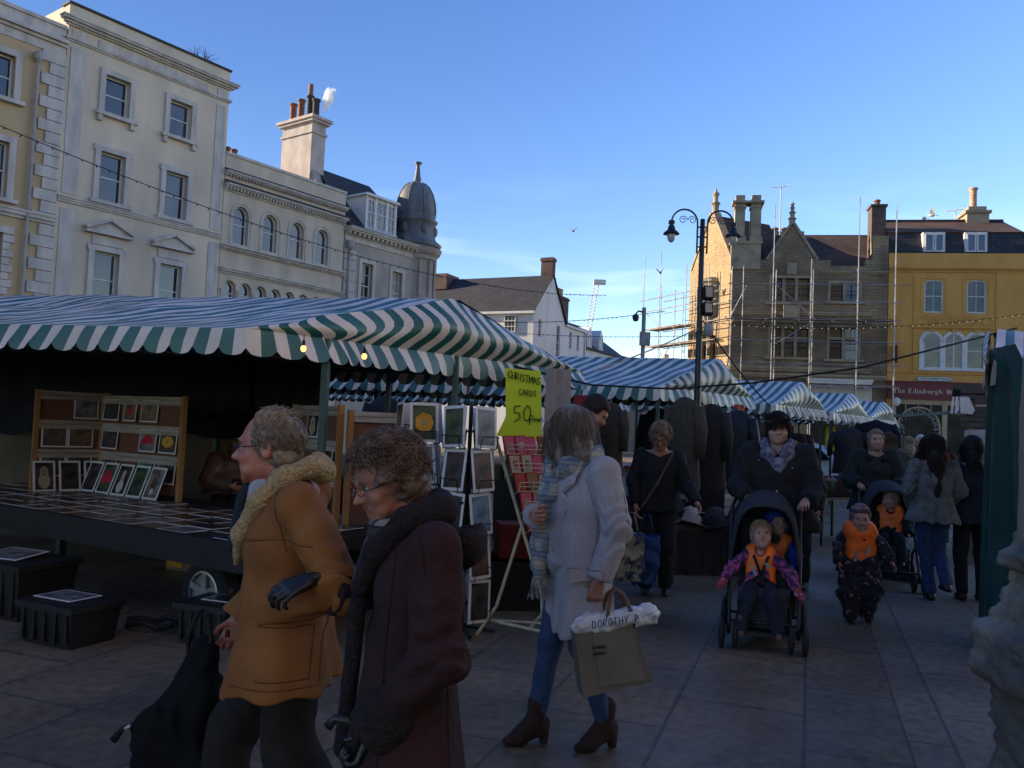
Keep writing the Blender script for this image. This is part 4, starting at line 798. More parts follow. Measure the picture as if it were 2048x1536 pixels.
# prints lying flat
k = 0; rg = random.Random(11)
x = .1
while x < 5.1:
    yy = .05
    while yy < 1.1:
        m4 = TM @ Matrix.Translation((x + rg.uniform(-.01, .01), yy, .705 + rg.uniform(0, .012))) @ Matrix.Rotation(rg.uniform(-.03, .03), 4, 'Z') @ Matrix.Rotation(R(-90), 4, 'X')
        card('glossy brown print lying flat on the long trailer table', .30, .235, m4, rg.choice((0, 1, 1, 7, 0, 4)), None, .012, 'prints lying flat on the long table'); yy += .255
    x += .325
# display boards
m_pine = M('pine', (.34, .17, .06), (.25, .12, .04), scale=4, stretch=(1, 1, .2)); m_hess = M('brown_felt', (.16, .065, .035), (.12, .05, .03), scale=30, bump=.2, bscale=200)
m_shelf = M('limewashed_slat', (.36, .32, .27), (.22, .19, .16), scale=9, stretch=(.3, 1, 3))
def board(label, M4, W_, H_, rows=3):
    b = thing('display_board', label, 'display board'); b.matrix_world = M4
    f = MB(); f.box(.03, W_ - .03, .0, .012, .05, H_ - .01); f.build('panel', m_hess, b)
    for x in (0, W_ - .045): f = MB(); f.box(x, x + .045, -.025, .025, 0, H_); f.build('upright', m_pine, b)
    for k in range(rows + 1):
        z = .05 + (H_ - .15) * k / rows
        if k: f = MB(); f.box(.045, W_ - .045, -.03, -.002, z, z + .045); f.box(.045, W_ - .045, -.022, -.002, z + .05, z + .09); f.build('rail', m_shelf, b)
    return b
bl = Matrix.Translation((-5.02, 8.72, .70)) @ Matrix.Rotation(math.atan2(.5, .5), 4, 'Z'); br_ = Matrix.Translation((-4.5, 9.12, .70)) @ Matrix.Rotation(TR, 4, 'Z')
W1 = .74; W2 = 1.42
board('left leaf of the hinged pine display board, at the far left', bl, W1, 1.08); board('right leaf of the hinged pine display board with flower and dog cards', br_, W2, 1.06)
cl = [(0, 1, 'picture of a pale horse', 4, None), (1, 0, 'dim country scene', 0, None), (1, 1, 'dim brown scene', 1, None), (2, 0, 'white bird on green', 2, None), (2, 1, 'dark woodland scene', 0, None)]
for r_, c_, d, p_, kd in cl:
    m4 = bl @ Matrix.Translation((.14 + .26 * c_ + (.1 if r_ == 0 else .06), -.03, .78 - .31 * r_)) @ Matrix.Rotation(R(-4), 4, 'X')
    card(f'white mounted card with {d} on the left board leaf', .255, .225, m4, p_, kd, .016, 'cards on the display boards')
cr2 = [(0, 0, 'dark landscape', 0, None), (0, 1, 'red telephone coloured post', 7, 'robin'), (0, 2, 'dark statue on pink', 7, None), (1, 0, 'badger coloured animal', 0, None), (1, 2, 'two red poppies', 4, 'poppies'), (1, 3, 'yellow rose', 0, 'flower'), (2, 0, 'church window', 1, None), (2, 2, 'heron on teal water', 5, None), (2, 3, 'old doorway', 0, None)]
for r_, c_, d, p_, kd in cr2:
    m4 = br_ @ Matrix.Translation((.2 + .335 * c_, -.03, .78 - .31 * r_)) @ Matrix.Rotation(R(-4), 4, 'X')
    card(f'mounted card showing {d} on the right board leaf', .285 if kd != 'robin' else .22, .24, m4, p_, kd, .014, 'cards on the display boards')
for i, (d, p_, kd) in enumerate((('pale terrier', 0, 'shaggy'), ('grey terrier', 0, None), ('dark doorway', 0, None))):
    m4 = bl @ Matrix.Translation((.10 + .25 * i, -.16, .01)) @ Matrix.Rotation(R(-16), 4, 'X')
    card(f'tall framed card of a {d} leaning below the left board', .215, .33, m4, p_, kd, .022, 'cards leaning below the boards')
for i, (d, p_, kd) in enumerate((('black cat', 0, None), ('red tulip', 2, 'poppies'), ('brown and white spaniel', 0, 'dog'), ('rook among leaves', 2, None), ('donkey with pricked ears', 4, 'donkey'))):
    m4 = br_ @ Matrix.Translation((.12 + .27 * i, -.2, .01)) @ Matrix.Rotation(R(-20), 4, 'X')
    card(f'tall framed card of a {d} leaning below the right board', .24, .34, m4, p_, kd, .022, 'cards leaning below the boards')
# second table and boards behind the couple
b = thing('display_table', 'dark cloth covered table behind the elderly couple', 'table', (-2.1, 7.85, 0), math.atan2(-.85, .65))
f = MB(); f.box(0, 1.25, -.1, .6, .62, .66); f.build('tabletop', m_black, b); f = MB(); f.box(.02, 1.23, -.08, .58, 0, .62); f.build('cloth', m_black, b)
b2l = Matrix.Translation((-2.08, 7.95, .66)) @ Matrix.Rotation(math.atan2(-.95, .68), 4, 'Z'); b2r = Matrix.Translation((-1.38, 7.02, .66)) @ Matrix.Rotation(math.atan2(.33, .5), 4, 'Z')
board('pine display board with a shaggy dog card, behind the green post', b2l, 1.1, 1.06)
b = board('brown backed display board with a torn label, behind the maroon coated woman', b2r, .62, 1.02, 1)
f = MB(); f.box(.24, .36, -.004, -.0, .80, .86); f.build('torn_label', m_mount, b)
for r_, c_, d, p_, kd in ((0, 1, 'shaggy pale dog', 0, 'shaggy'), (1, 2, 'dark doorway', 0, None), (2, 1, 'brown eared hound', 4, 'dog')):
    card(f'mounted card of a {d} on the board behind the green post', .27, .235, b2l @ Matrix.Translation((.2 + .33 * c_, -.03, .76 - .3 * r_)) @ Matrix.Rotation(R(-4), 4, 'X'), p_, kd, .016)
card('pale blue patterned card leaning at the foot of the second board', .28, .30, b2l @ Matrix.Translation((.85, -.14, .01)) @ Matrix.Rotation(R(-14), 4, 'X'), 3, None, .012)
# black boxes on the ground
def tub(label, x, y, rz, w, d, h, lid=True):
    b = thing('storage_box', label, 'box', (x, y, 0), rz, 'black boxes under the table')
    f = MB(); f.add([(-w / 2 + .03, -d / 2 + .03, 0), (w / 2 - .03, -d / 2 + .03, 0), (w / 2 - .03, d / 2 - .03, 0), (-w / 2 + .03, d / 2 - .03, 0), (-w / 2, -d / 2, h), (w / 2, -d / 2, h), (w / 2, d / 2, h), (-w / 2, d / 2, h)], [(0, 3, 2, 1), (4, 5, 6, 7), (0, 1, 5, 4), (1, 2, 6, 5), (2, 3, 7, 6), (3, 0, 4, 7)])
    for k in range(5): x0 = -w / 2 + w * (k + .5) / 5; f.box(x0 - .01, x0 + .01, -d / 2 - .003, -d / 2 + .03, .03, h - .04)
    f.build('tub', m_black, b); f = MB(); f.box(-w / 2 - .02, w / 2 + .02, -d / 2 - .02, d / 2 + .02, h - .03, h + .012); f.build('lid', m_black, b); return b
tub('black plastic box with a print on its lid at bottom left', -2.98, 5.78, R(-24), .52, .40, .27)
card('large grey print lying on the lid of the left black box', .36, .26, Matrix.Translation((-3.08, 5.70, .29)) @ Matrix.Rotation(R(-24), 4, 'Z') @ Matrix.Rotation(R(-90), 4, 'X'), 4)
tub('smaller black plastic box below the trailer wheel', -2.02, 5.92, R(-18), .40, .36, .27)
card('dark print lying on the lid of the box below the trailer wheel', .26, .2, Matrix.Translation((-2.0, 5.84, .29)) @ Matrix.Rotation(R(-18), 4, 'Z') @ Matrix.Rotation(R(-90), 4, 'X'), 0)
tub('black box full of wrapped prints at the left edge of the picture', -3.75, 6.5, R(-24), .62, .5, .4)
card('shiny wrapped print lying on the box at the left edge', .4, .3, Matrix.Translation((-3.9, 6.4, .42)) @ Matrix.Rotation(R(-20), 4, 'Z') @ Matrix.Rotation(R(-84), 4, 'X'), 4)
f = MB(); rg = random.Random(2)
f.tube([(-2.55 + .2 * math.cos(a) + rg.uniform(-.03, .03), 6.15 + .1 * math.sin(a), .03 + .02 * (i % 3)) for i, a in enumerate([k * .55 for k in range(26)])], .018, 6)
tag(f.build('cable_coil', m_cable), 'black strap coiled on the ground between the two black boxes', 'cable')
tb = MB(); tb.box(-.22, .22, -.1, .1, 0, .16); tb.mi = 1; tb.box(-.2, -.02, -.104, -.1, .03, .13)
tag(tb.build('cardboard_box', [M('cardboard', (.20, .14, .09)), ACC['yellow']], None, loc=(-3.2, 8.5, 0), rz=R(-20)), 'low cardboard box with a yellow patch under the trailer table', 'box')
# backdrop behind the near stall
bk = thing('backdrop_sheet', 'dark navy cloth hung as the back wall of the nearest stall', 'cloth')
m_navy = M('navy_cloth', (.014, .016, .028), (.008, .009, .016), scale=4)
P = [[(-8.8 + 6.4 * i / 60, 11.0 - 1.25 * i / 60 + .05 * math.sin(i * 1.1), 2.28 - (.95 + .25 * noise.noise(Vector((i * .15, 0, 0)))) * k / 6) for k in range(7)] for i in range(61)]
f = MB(); f.grid(P); f.build('cloth', m_navy, bk, smooth=True)
b = thing('back_panel', 'drab brown boards behind the display boards at the back of the stall', 'panel')
for i in range(5):
    f = MB(); f.box(-8.6 + i * 1.27, -7.38 + i * 1.27, 0, .04, 0, 1.9 + .04 * (i % 2)); o = f.build('plank', M('drab_board', (.17, .13, .095), (.09, .075, .06), scale=1.5), b); o.location = (0, 11.1 - .25 * i, 0)
for i, (x, y, w_, h_, lab) in enumerate(((-2.9, 9.75, .8, .8, 'dark blanket hanging behind the seated woman'), (-3.8, 10.0, .7, .62, 'dark blanket hanging left of the green corner post'))):
    f = MB(); f.grid([[(w_ * u / 14, .05 * math.sin(u * 1.3), -h_ * (k / 6) * (1 + .12 * math.sin(u * .8))) for k in range(7)] for u in range(15)]); tag(f.build('blanket', m_navy, None, smooth=True, loc=(x, y, 2.2), rz=RZ1), lab, 'blanket')
# spinner racks
m_wire = M('black_wire', (.012, .012, .014), rough=.4)
sc_ = [('crane over snow', 3, None), ('woman in pink', 4, 'figure'), ('grey path', 1, None), ('yellow finch', 2, 'flower'), ('pheasant', 0, None), ('red robin', 4, 'robin'), ('dark woodland', 0, None), ('oak leaves', 2, None), ('misty field', 4, None), ('dark barn', 0, None), ('old gate', 1, None), ('night scene', 0, None)]
for rk, (cx, cy, lab) in enumerate(((-.74, 6.75, 'black wire spinner rack of framed cards nearer the brown board'), (-.31, 6.45, 'black wire spinner rack of framed cards beside the cream tube stand'))):
    b = thing('card_spinner', lab, 'display rack', (cx, cy, 0), 0, 'spinner racks of cards')
    f = MB(); f.tube([(0, 0, 0), (0, 0, 1.78)], .016, 8); f.build('spindle', m_wire, b)
    f = MB()
    for a in range(0, 360, 72): f.tube([(0, 0, .05), (.26 * math.cos(R(a)), .26 * math.sin(R(a)), .02)], .014, 6)
    f.build('foot', m_wire, b)
    for r_ in range(5):
        z = 1.46 - .33 * r_ - .02 * rk; f = MB()
        for q in range(4):
            a = q * PI / 2 + .35 + rk * .5; ux, uy = math.cos(a), math.sin(a); vx, vy = -uy, ux
            for s_ in (-.09, .09): f.tube([(ux * .02, uy * .02, z + .1), (ux * .13 + vx * s_, uy * .13 + vy * s_, z + .12), (ux * .15 + vx * s_, uy * .15 + vy * s_, z - .03), (ux * .20 + vx * s_, uy * .20 + vy * s_, z - .03), (ux * .22 + vx * s_, uy * .22 + vy * s_, z + .07)], .0045, 4)
            f.tube([(ux * .22 + vx * -.09, uy * .22 + vy * -.09, z + .07), (ux * .22 + vx * .09, uy * .22 + vy * .09, z + .07)], .0045, 4)
        f.build('wire_pocket', m_wire, b)
        for q in (0, 1, 2, 3):
            a = q * PI / 2 + .35 + rk * .5; d, p_, kd = sc_[(r_ * 2 + q + rk * 5) % 12]
            m4 = Matrix.Translation((cx + .175 * math.cos(a), cy + .175 * math.sin(a), z - .02)) @ Matrix.Rotation(a + PI / 2, 4, 'Z') @ Matrix.Rotation(R(-6 + 3 * math.sin(r_ * 3 + q)), 4, 'X') @ Matrix.Rotation(R(4 * math.sin(r_ * 5 + q * 2 + rk)), 4, 'Y')
            card(f'white framed card of {d}, {("top", "second", "third", "fourth", "lowest")[r_]} tier, side {"ABCD"[q]}, {("left", "right")[rk]} spinner'.replace('side A', 'facing the stall').replace('side B', 'facing the boards').replace('side C', 'facing the walkway').replace('side D', 'facing the tube stand'), .235, .32, m4, p_, kd, .024)
# cream tube stand with red christmas cards
m_tube = M('cream_tube', (.50, .42, .26), (.36, .30, .19), scale=12, rough=.5)
b = thing('card_stand', 'cream tube floor stand with wire baskets of red christmas card packs', 'display rack')
UP0 = Vector((.29, 6.25, .35)); UP1 = Vector((-.11, 6.62, 1.50)); OFF = Vector((.44, .22, 0)); d_ = UP1 - UP0
for o_ in (Vector((0, 0, 0)), OFF):
    f = MB(); f.tube([UP0 + o_ + Vector((.02, -.18, -.35)), UP0 + o_ + Vector((.0, 0, 0)), UP1 + o_], .014, 8); f.build('upright', m_tube, b)
    q = UP0 + o_ + d_ * .42; f = MB(); f.tube([q, q + Vector((-.17, .02, -.62)), Vector((-.19, 6.38, 0)) + o_ * .9], .013, 8); f.build('prop_leg', m_tube, b)
f = MB(); f.tube([(-.1, 6.45, .1), (.3, 6.15, .1)], .012, 8); f.tube([Vector((-.1, 6.45, .1)) + OFF * .9, Vector((.32, 6.12, .1)) + OFF], .012, 8); f.tube([(-.12, 6.45, .1), Vector((.3, 6.15, .1)) + OFF], .011, 8); f.build('base_bar', m_tube, b)
n_ = OFF.cross(d_).normalized(); n_ = n_ if n_.y < 0 else -n_; od = OFF.normalized(); m_redc = M('christmas_red', (.33, .02, .02), (.2, .012, .015), scale=14, rough=.3)
CH = [m_redc, PICS[0], PICS[7], M('card_cream', (.42, .34, .26)), ACC['pink'], PICS[1]]
rg = random.Random(8)
for t in range(8):
    base = UP0 + d_ * (.0 + .123 * t); f = MB()
    for k in range(5):
        q = base + OFF * (k / 4); f.tube([q + n_ * .01, q + n_ * .1, q + n_ * .13 + Vector((0, 0, .06))], .004, 4)
    for hh, dd in ((0, .1), (.06, .13), (.03, .12)): f.tube([base + n_ * dd + Vector((0, 0, hh)), base + OFF + n_ * dd + Vector((0, 0, hh))], .004, 4)
    f.build('wire_basket', m_tube, b)
    for k in range(5):
        wd = .095; m0 = rg.randrange(6); c = MB(); c.box(-wd / 2, wd / 2, -.02, 0, 0, .165); c.mi = 1; c.box(-wd / 2 + .008, wd / 2 - .008, -.022, -.02, .012, .15); c.mi = 2; c.box(-.02, .02, -.0235, -.022, .04 + .02 * (k % 2), .11)
        q = base + OFF * ((k + .5) / 5) + n_ * (.05 + .01 * (k % 2)); mat_ = Matrix.Translation(q) @ Matrix.Rotation(math.atan2(od.y, od.x), 4, 'Z') @ Matrix.Rotation(R(-17 + rg.uniform(-5, 5)), 4, 'X') @ Matrix.Rotation(R(rg.uniform(-5, 5)), 4, 'Y')
        o = c.build('card_pack', [m_redc, CH[m0], CH[(m0 * 2 + k) % 6]]); o.matrix_world = mat_; tag(o, 'pack of christmas cards edged in red standing in the cream stand baskets', 'card pack', 'christmas card packs in the cream stand')
# neon poster
HW = {'C': [[(.8, .85), (.5, 1), (.15, .75), (.1, .35), (.4, .02), (.85, .15)]], 'H': [[(.1, 1), (.12, 0)], [(.75, 1), (.72, 0)], [(.1, .5), (.75, .55)]], 'R': [[(.1, 0), (.12, 1), (.65, .85), (.6, .55), (.15, .5), (.75, 0)]], 'I': [[(.3, 1), (.3, 0)]],
      'S': [[(.75, .9), (.35, 1), (.12, .72), (.65, .4), (.55, .05), (.1, .1)]], 'T': [[(.0, .95), (.85, 1)], [(.42, .97), (.4, 0)]], 'M': [[(.05, 0), (.12, 1), (.45, .35), (.8, 1), (.85, 0)]], 'A': [[(.02, 0), (.4, 1), (.8, 0)], [(.15, .4), (.68, .4)]],
      'D': [[(.12, 0), (.12, 1), (.6, .8), (.75, .45), (.5, .05), (.12, 0)]], '5': [[(.75, 1), (.2, .95), (.15, .58), (.6, .55), (.7, .2), (.1, 0)]], '0': [[(.45, 1), (.12, .6), (.2, .1), (.55, .05), (.8, .5), (.65, .95), (.45, 1)]],
      'p': [[(.15, .55), (.12, -.35)], [(.15, .5), (.5, .55), (.6, .25), (.15, .08)]], 'e': [[(.1, .28), (.6, .32), (.4, .58), (.1, .3), (.25, .02), (.6, .08)]], 'a': [[(.6, .5), (.2, .5), (.1, .15), (.5, .05), (.6, .5), (.65, 0)]], 'c': [[(.6, .5), (.25, .52), (.1, .2), (.35, 0), (.6, .08)]], 'h': [[(.12, 1), (.12, 0)], [(.12, .4), (.45, .55), (.58, 0)]],
      'O': [[(.45, 1), (.12, .6), (.2, .1), (.55, .05), (.8, .5), (.65, .95), (.45, 1)]], 'Y': [[(.1, 1), (.4, .5), (.75, 1)], [(.4, .5), (.38, 0)]], 'P': [[(.12, 0), (.12, 1), (.65, .85), (.55, .5), (.12, .45)]], '%': [[(.8, 1), (.15, 0)], [(.2, .95), (.05, .75), (.2, .6), (.35, .78), (.2, .95)], [(.75, .4), (.6, .2), (.75, 0), (.9, .2), (.75, .4)]], ' ': []}
def hand(mb, s, x, z, k, adv=.95, th=.006, y=-.004, drop=0):
    for ch in s:
        for pl in HW[ch]:
            for (a, c), (e, f_) in zip(pl, pl[1:]): mb.bar((x + a * k * .7, y, z + c * k), (x + e * k * .7, y, z + f_ * k), th, .002, up=(0, 1, 0))
        x += k * .7 * adv * (1.0 if ch != 'I' else .6); z += drop
m_neon = M('neon_yellow_card', (.60, .74, .03), (.54, .68, .03), scale=2, rough=.5); m_ink = M('marker_ink', (.01, .01, .01))
b = thing('poster', 'fluorescent yellow poster reading CHRISTMAS CARDS 50p each', 'sign'); b.matrix_world = Matrix.Translation((-.035, 8.28, 1.44)) @ Matrix.Rotation(R(12), 4, 'Z') @ Matrix.Rotation(R(-3), 4, 'Y')
P = []
for i in range(13):
    u = i / 12; P.append([(.37 * u - (.10 * max(0, (k / 16 - .72)) / .28 * (1 - u) if k > 11 else 0), .02 * math.sin(u * 3) - .03 * max(0, k / 16 - .7), .74 - .03 * u - .72 * (k / 16) * (1 - .06 * (1 - u))) for k in range(17)])
f = MB(); f.grid(P); f.build('paper', m_neon, b, smooth=True)
for wd_, x_, z_, k_, ad_, th_, dr_ in (('CHRISTMAS', .02, .64, .071, .78, .008, -.009), ('CARDS', .13, .47, .06, .9, .007, -.005), ('50', .065, .20, .16, .9, .011, 0), ('p', .232, .20, .11, .9, .009, 0), ('each', .28, .20, .06, .62, .006, -.002)): f = MB(); hand(f, wd_, x_, z_, k_, ad_, th_, y=-.014, drop=dr_); f.build('handwriting', m_ink, b)
f = MB(); f.grid([[(.5 + .26 * u / 8, 8.33 + .08 * u / 8 + .015 * math.sin(u * 2), 2.2 - .82 * k / 6) for k in range(7)] for u in range(9)]); tag(f.build('hanging_cloth', M('pale_grey_cloth', (.34, .30, .30)), None, smooth=True, loc=(-.16, .0, 0)), 'pale grey cloth hanging beside the yellow poster', 'cloth')
# ---------------------------------------------------------------- goods of the second stall
m_khaki = M('khaki_wool', (.075, .055, .035), (.05, .038, .026), scale=20, bump=.2); m_brn = M('dark_brown_wool', (.04, .03, .024), scale=20)
def hung_coat(label, x, y, z, mat, rz=0, L=.95, w=.42):
    b = thing('hanging_coat', label, 'coat', (x, y, z), rz, 'coats hanging from the second stall')
    c = MB(); prof_ = [(.04, 0, .05), (.13, -.04, .06), (w * .5, -.13, .085), (w * .52, -.3, .11), (w * .47, -.5, .12), (w * .52, -L * .85, .14), (w * .56, -L, .15)]
    P = []
    for hw, dz, dp in prof_: P.append([(hw * math.cos(2 * PI * j / 24), dp * math.sin(2 * PI * j / 24) * (1 + .12 * math.sin(j * 2.6 + dz * 8)), dz) for j in range(25)])
    c.grid(P); c.build('coat_body', mat, b, smooth=True)
    for s_ in (-1, 1):
        c = MB(); c.tube([(s_ * w * .46, 0, -.12), (s_ * w * .6, .0, -.38), (s_ * w * .62, -.03, -.7)], [.075, .07, .055], 10); c.build('sleeve', mat, b, smooth=True)
    c = MB(); c.tube([(0, 0, 0), (0, 0, .1), (.03, 0, .14), (.0, 0, .17)], .005, 5); c.build('hanger', m_metal, b)
hung_coat('khaki wool coat hanging beside the curly haired woman', 2.02, 9.6, 2.02, m_khaki, R(-50), 1.05, .42)
hung_coat('dark brown coat hanging behind the khaki one', 2.5, 10.3, 1.98, m_brn, R(-45), 1.05, .40)
hung_coat('black coat hanging at the back of the second stall', 3.15, 11.4, 1.95, m_black, R(-40), 1.0, .40)
hung_coat('black overcoat on the rail left of the curly haired woman', .95, 11.6, 2.0, m_black, R(-30), 1.05, .40)
hung_coat('brown tweed coat on the far rail behind the curly haired woman', 1.45, 12.0, 2.0, m_khaki, R(-35), 1.0, .40)
hung_coat('navy coat deep under the second stall', 2.3, 12.9, 1.98, m_navy, R(-40), 1.1, .5)
hung_coat('dark dress hanging in the second row, seen over the brown board', -1.75, 11.5, 1.95, m_black, R(-20), .8, .55)
hung_coat('black jacket hanging under the fourth stall', 8.05, 19.6, 1.9, m_black, R(-30), 1.1, .7)
hung_coat('navy jacket hanging under the fourth stall, nearer the walkway', 9.3, 21.0, 2.15, m_navy, R(-40), 1.2, .9)
b = thing('hat_table', 'low table under a black cloth covered with a heap of hats', 'table', (1.75, 9.85, 0), R(8))
f = MB(); P = [[(x, y, z) for x, y, z in ((1.35 * u - .02 * math.sin(u * 40), -.48 - .02 * math.sin(u * 35), 0), (1.35 * u, -.44, .5), (1.35 * u, -.42, .56), (1.35 * u, .5, .565))] for u in [i / 30 for i in range(31)]]
f.grid(P); f.box(0, 1.35, -.40, .5, .0, .55); f.build('cloth', m_black, b, smooth=False)
HATC = [('flat cap of grey tweed', (.10, .09, .08)), ('cream fleece hat', (.36, .32, .26)), ('dark felt hat', (.02, .02, .022)), ('taupe wool beret', (.12, .10, .085)), ('tan suede cap', (.22, .14, .08)), ('charcoal trilby', (.03, .03, .032)), ('white fleece hat', (.5, .47, .42)), ('brown wax hat', (.05, .04, .03)), ('maroon beret', (.05, .012, .014)), ('mid grey fedora', (.12, .12, .12)), ('olive bush hat', (.06, .06, .035))]
rg = random.Random(4)
for i, (d, cl_) in enumerate(HATC):
    x = 1.85 + (i % 5) * .27 + .06 * (i // 5); y = 9.56 + (i // 5) * .22 + rg.uniform(-.03, .03); z = .57 + .05 * (i // 5)
    h_ = thing('hat', f'{d} in the heap on the black clothed table', 'hat', (x, y, z), rg.uniform(0, 6)); h_.rotation_euler = (rg.uniform(-.35, .35), rg.uniform(-.35, .35), rg.uniform(0, 6))
    mt = M('hat_%d' % i, cl_, scale=20, bump=.2)
    f = MB(); f.lathe_t([(.001, .12), (.05, .125), (.085, .10), (.095, .03), (.1, 0)], (0, 0, 0), 16, (1, 1.2, 1)); f.build('crown', mt, h_, smooth=True)
    f = MB(); f.lathe_t([(.09, .012), (.16, .0), (.165, .006), (.09, .02)], (0, 0, 0), 16, (1, 1.15, 1)); f.build('brim', mt, h_, smooth=True)
# trestle tables with goods further back
def trestle(label, x, y, rz, L, D=.8, z=.8, seed=0, n=9, cols=None):
    b = thing('trestle_table', label, 'table', (x, y, 0), rz); f = MB(); f.box(0, L, 0, D, z - .04, z); f.build('tabletop', m_black, b)
    for a, c in ((.1, .1), (L - .1, .1), (.1, D - .1), (L - .1, D - .1)): f = MB(); f.bar((a, c, 0), (a, c, z - .04), .04); f.build('leg', m_black, b)
    rg = random.Random(seed); m4 = Matrix.Translation((x, y, 0)) @ Matrix.Rotation(rz, 4, 'Z')
    if 'folding' not in label:
        f = MB(); f.grid([[(L * u / 30, -.03 + .02 * math.sin(u * 1.7) * (1 - k / 3), (z + .004) * k / 3) for k in range(4)] for u in range(31)]); f.build('cloth', m_black if seed % 2 else m_brn, b, smooth=True)  # dark front cloth added to deepen the shade below the tables
    for i in range(n):
        px = .15 + (L - .3) * (i + .5) / n; w_ = rg.uniform(.12, .24); h_ = rg.uniform(.1, .3); cc = rg.choice(cols or [('red', (.28, .03, .03)), ('brown', (.12, .07, .04)), ('grey', (.15, .15, .15)), ('white', (.4, .4, .38)), ('green', (.07, .11, .05)), ('blue', (.04, .07, .16)), ('tan', (.24, .17, .1))])
        f = MB(); f.box(-w_ / 2, w_ / 2, -.14, .14, 0, h_); f.mi = 1
        for q in range(4): f.ball((rg.uniform(-w_ / 3, w_ / 3), rg.uniform(-.1, .1), h_), .05, 7, 5)
        o = f.build('goods_box', [M('goods_' + cc[0], cc[1], scale=10), M('goods_fill_%d' % (i % 3), ((.2, .05, .03), (.12, .11, .09), (.3, .25, .18))[i % 3])]); o.matrix_world = m4 @ Matrix.Translation((px, D * rg.uniform(.35, .6), z)) @ Matrix.Rotation(rg.uniform(-.3, .3), 4, 'Z')
        tag(o, f'small box of goods on the {label.split(",")[0].replace("black ", "").replace("trestle ", "")}', 'box', 'boxes of goods on ' + label.split(',')[0])
trestle('trestle table behind the grey coated woman, in the shade', .35, 10.6, R(-16), 1.9, seed=1, n=8)
trestle('trestle table under the second stall canopy, in the shade', .9, 12.9, R(-16), 2.4, seed=2, n=10)
trestle('trestle table deep in the second row, in the dark', -2.6, 12.6, R(-14), 3.2, seed=3, n=11)
trestle('black folding table with plants and glasses, right of the dark haired woman', 4.75, 12.4, R(38), 1.5, z=.72, seed=4, n=7)
trestle('table of red trays under the third stall, far back', 5.6, 17.2, R(50), 1.8, seed=5, n=7, cols=[('red', (.28, .03, .03)), ('green', (.07, .11, .05))])
f = MB(); f.box(-.2, .2, -.15, .15, 0, .30)
for k in range(7): f.box(-.205, .205, -.155, .155, .03 + k * .035, .045 + k * .035)
tag(f.build('plastic_crate', M('crate_red', (.18, .02, .018)), None, loc=(.12, 7.6, .42), rz=.2), 'dark red plastic crate beside the card spinner', 'crate')
f = MB(); f.box(-.3, .3, -.3, .3, 0, .42); f.box(-.32, .32, -.32, .32, .38, .42); tag(f.build('black_bin', m_black, None, loc=(.08, 7.55, 0), rz=.2), 'black lidded bin standing behind the cream tube stand', 'bin')
b = thing('plant_tray', 'tray of dark red heather on the folding table', 'plant', (5.15, 12.9, .75))
f = MB(); rg = random.Random(9)
for k in range(120): a = rg.uniform(0, 6.3); r_ = rg.uniform(0, .3); x, y = r_ * math.cos(a), r_ * math.sin(a) * .5; f.add([(x, y, 0), (x + .02, y, 0), (x + rg.uniform(-.05, .05), y + rg.uniform(-.04, .04), rg.uniform(.12, .3))], [(0, 1, 2)])
f.build('stems', M('heather', (.10, .02, .03), (.04, .05, .02), scale=30), b); f = MB(); f.box(-.3, .3, -.15, .15, -.02, .06); f.build('tray', m_black, b)
def sign(label, x, y, z, w_, h_, mat, rz=0, cat='sign'):
    f = MB(); f.slab([(0, 0), (w_, .01), (w_ * .95, h_), (w_ * .08, h_ * .97)], 0, .004); return tag(f.build('price_card', mat, None, loc=(x, y, z), rz=rz), label, cat)
m_or = M('neon_orange_card', (.85, .10, .04)); 
sign('fluorescent orange price card hanging in the second stall', 3.63, 13.2, 1.82, .13, .26, m_or, R(20)); sign('small red price card right of the lamp post base', 3.5, 13.0, 2.02, .2, .07, m_redc, R(20))
sign('small fluorescent yellow price card above the hats', 3.42, 12.9, 1.02, .11, .24, m_neon, R(20)); sign('pale grey notice below the yellow price card', 3.55, 12.9, .62, .18, .28, M('pale_grey_cloth', (.34, .30, .30)), R(20))
sign('dull red cloth hanging at the right of the nearest stall', .82, 11.0, 1.72, .2, .33, m_redc, R(-15), 'cloth')
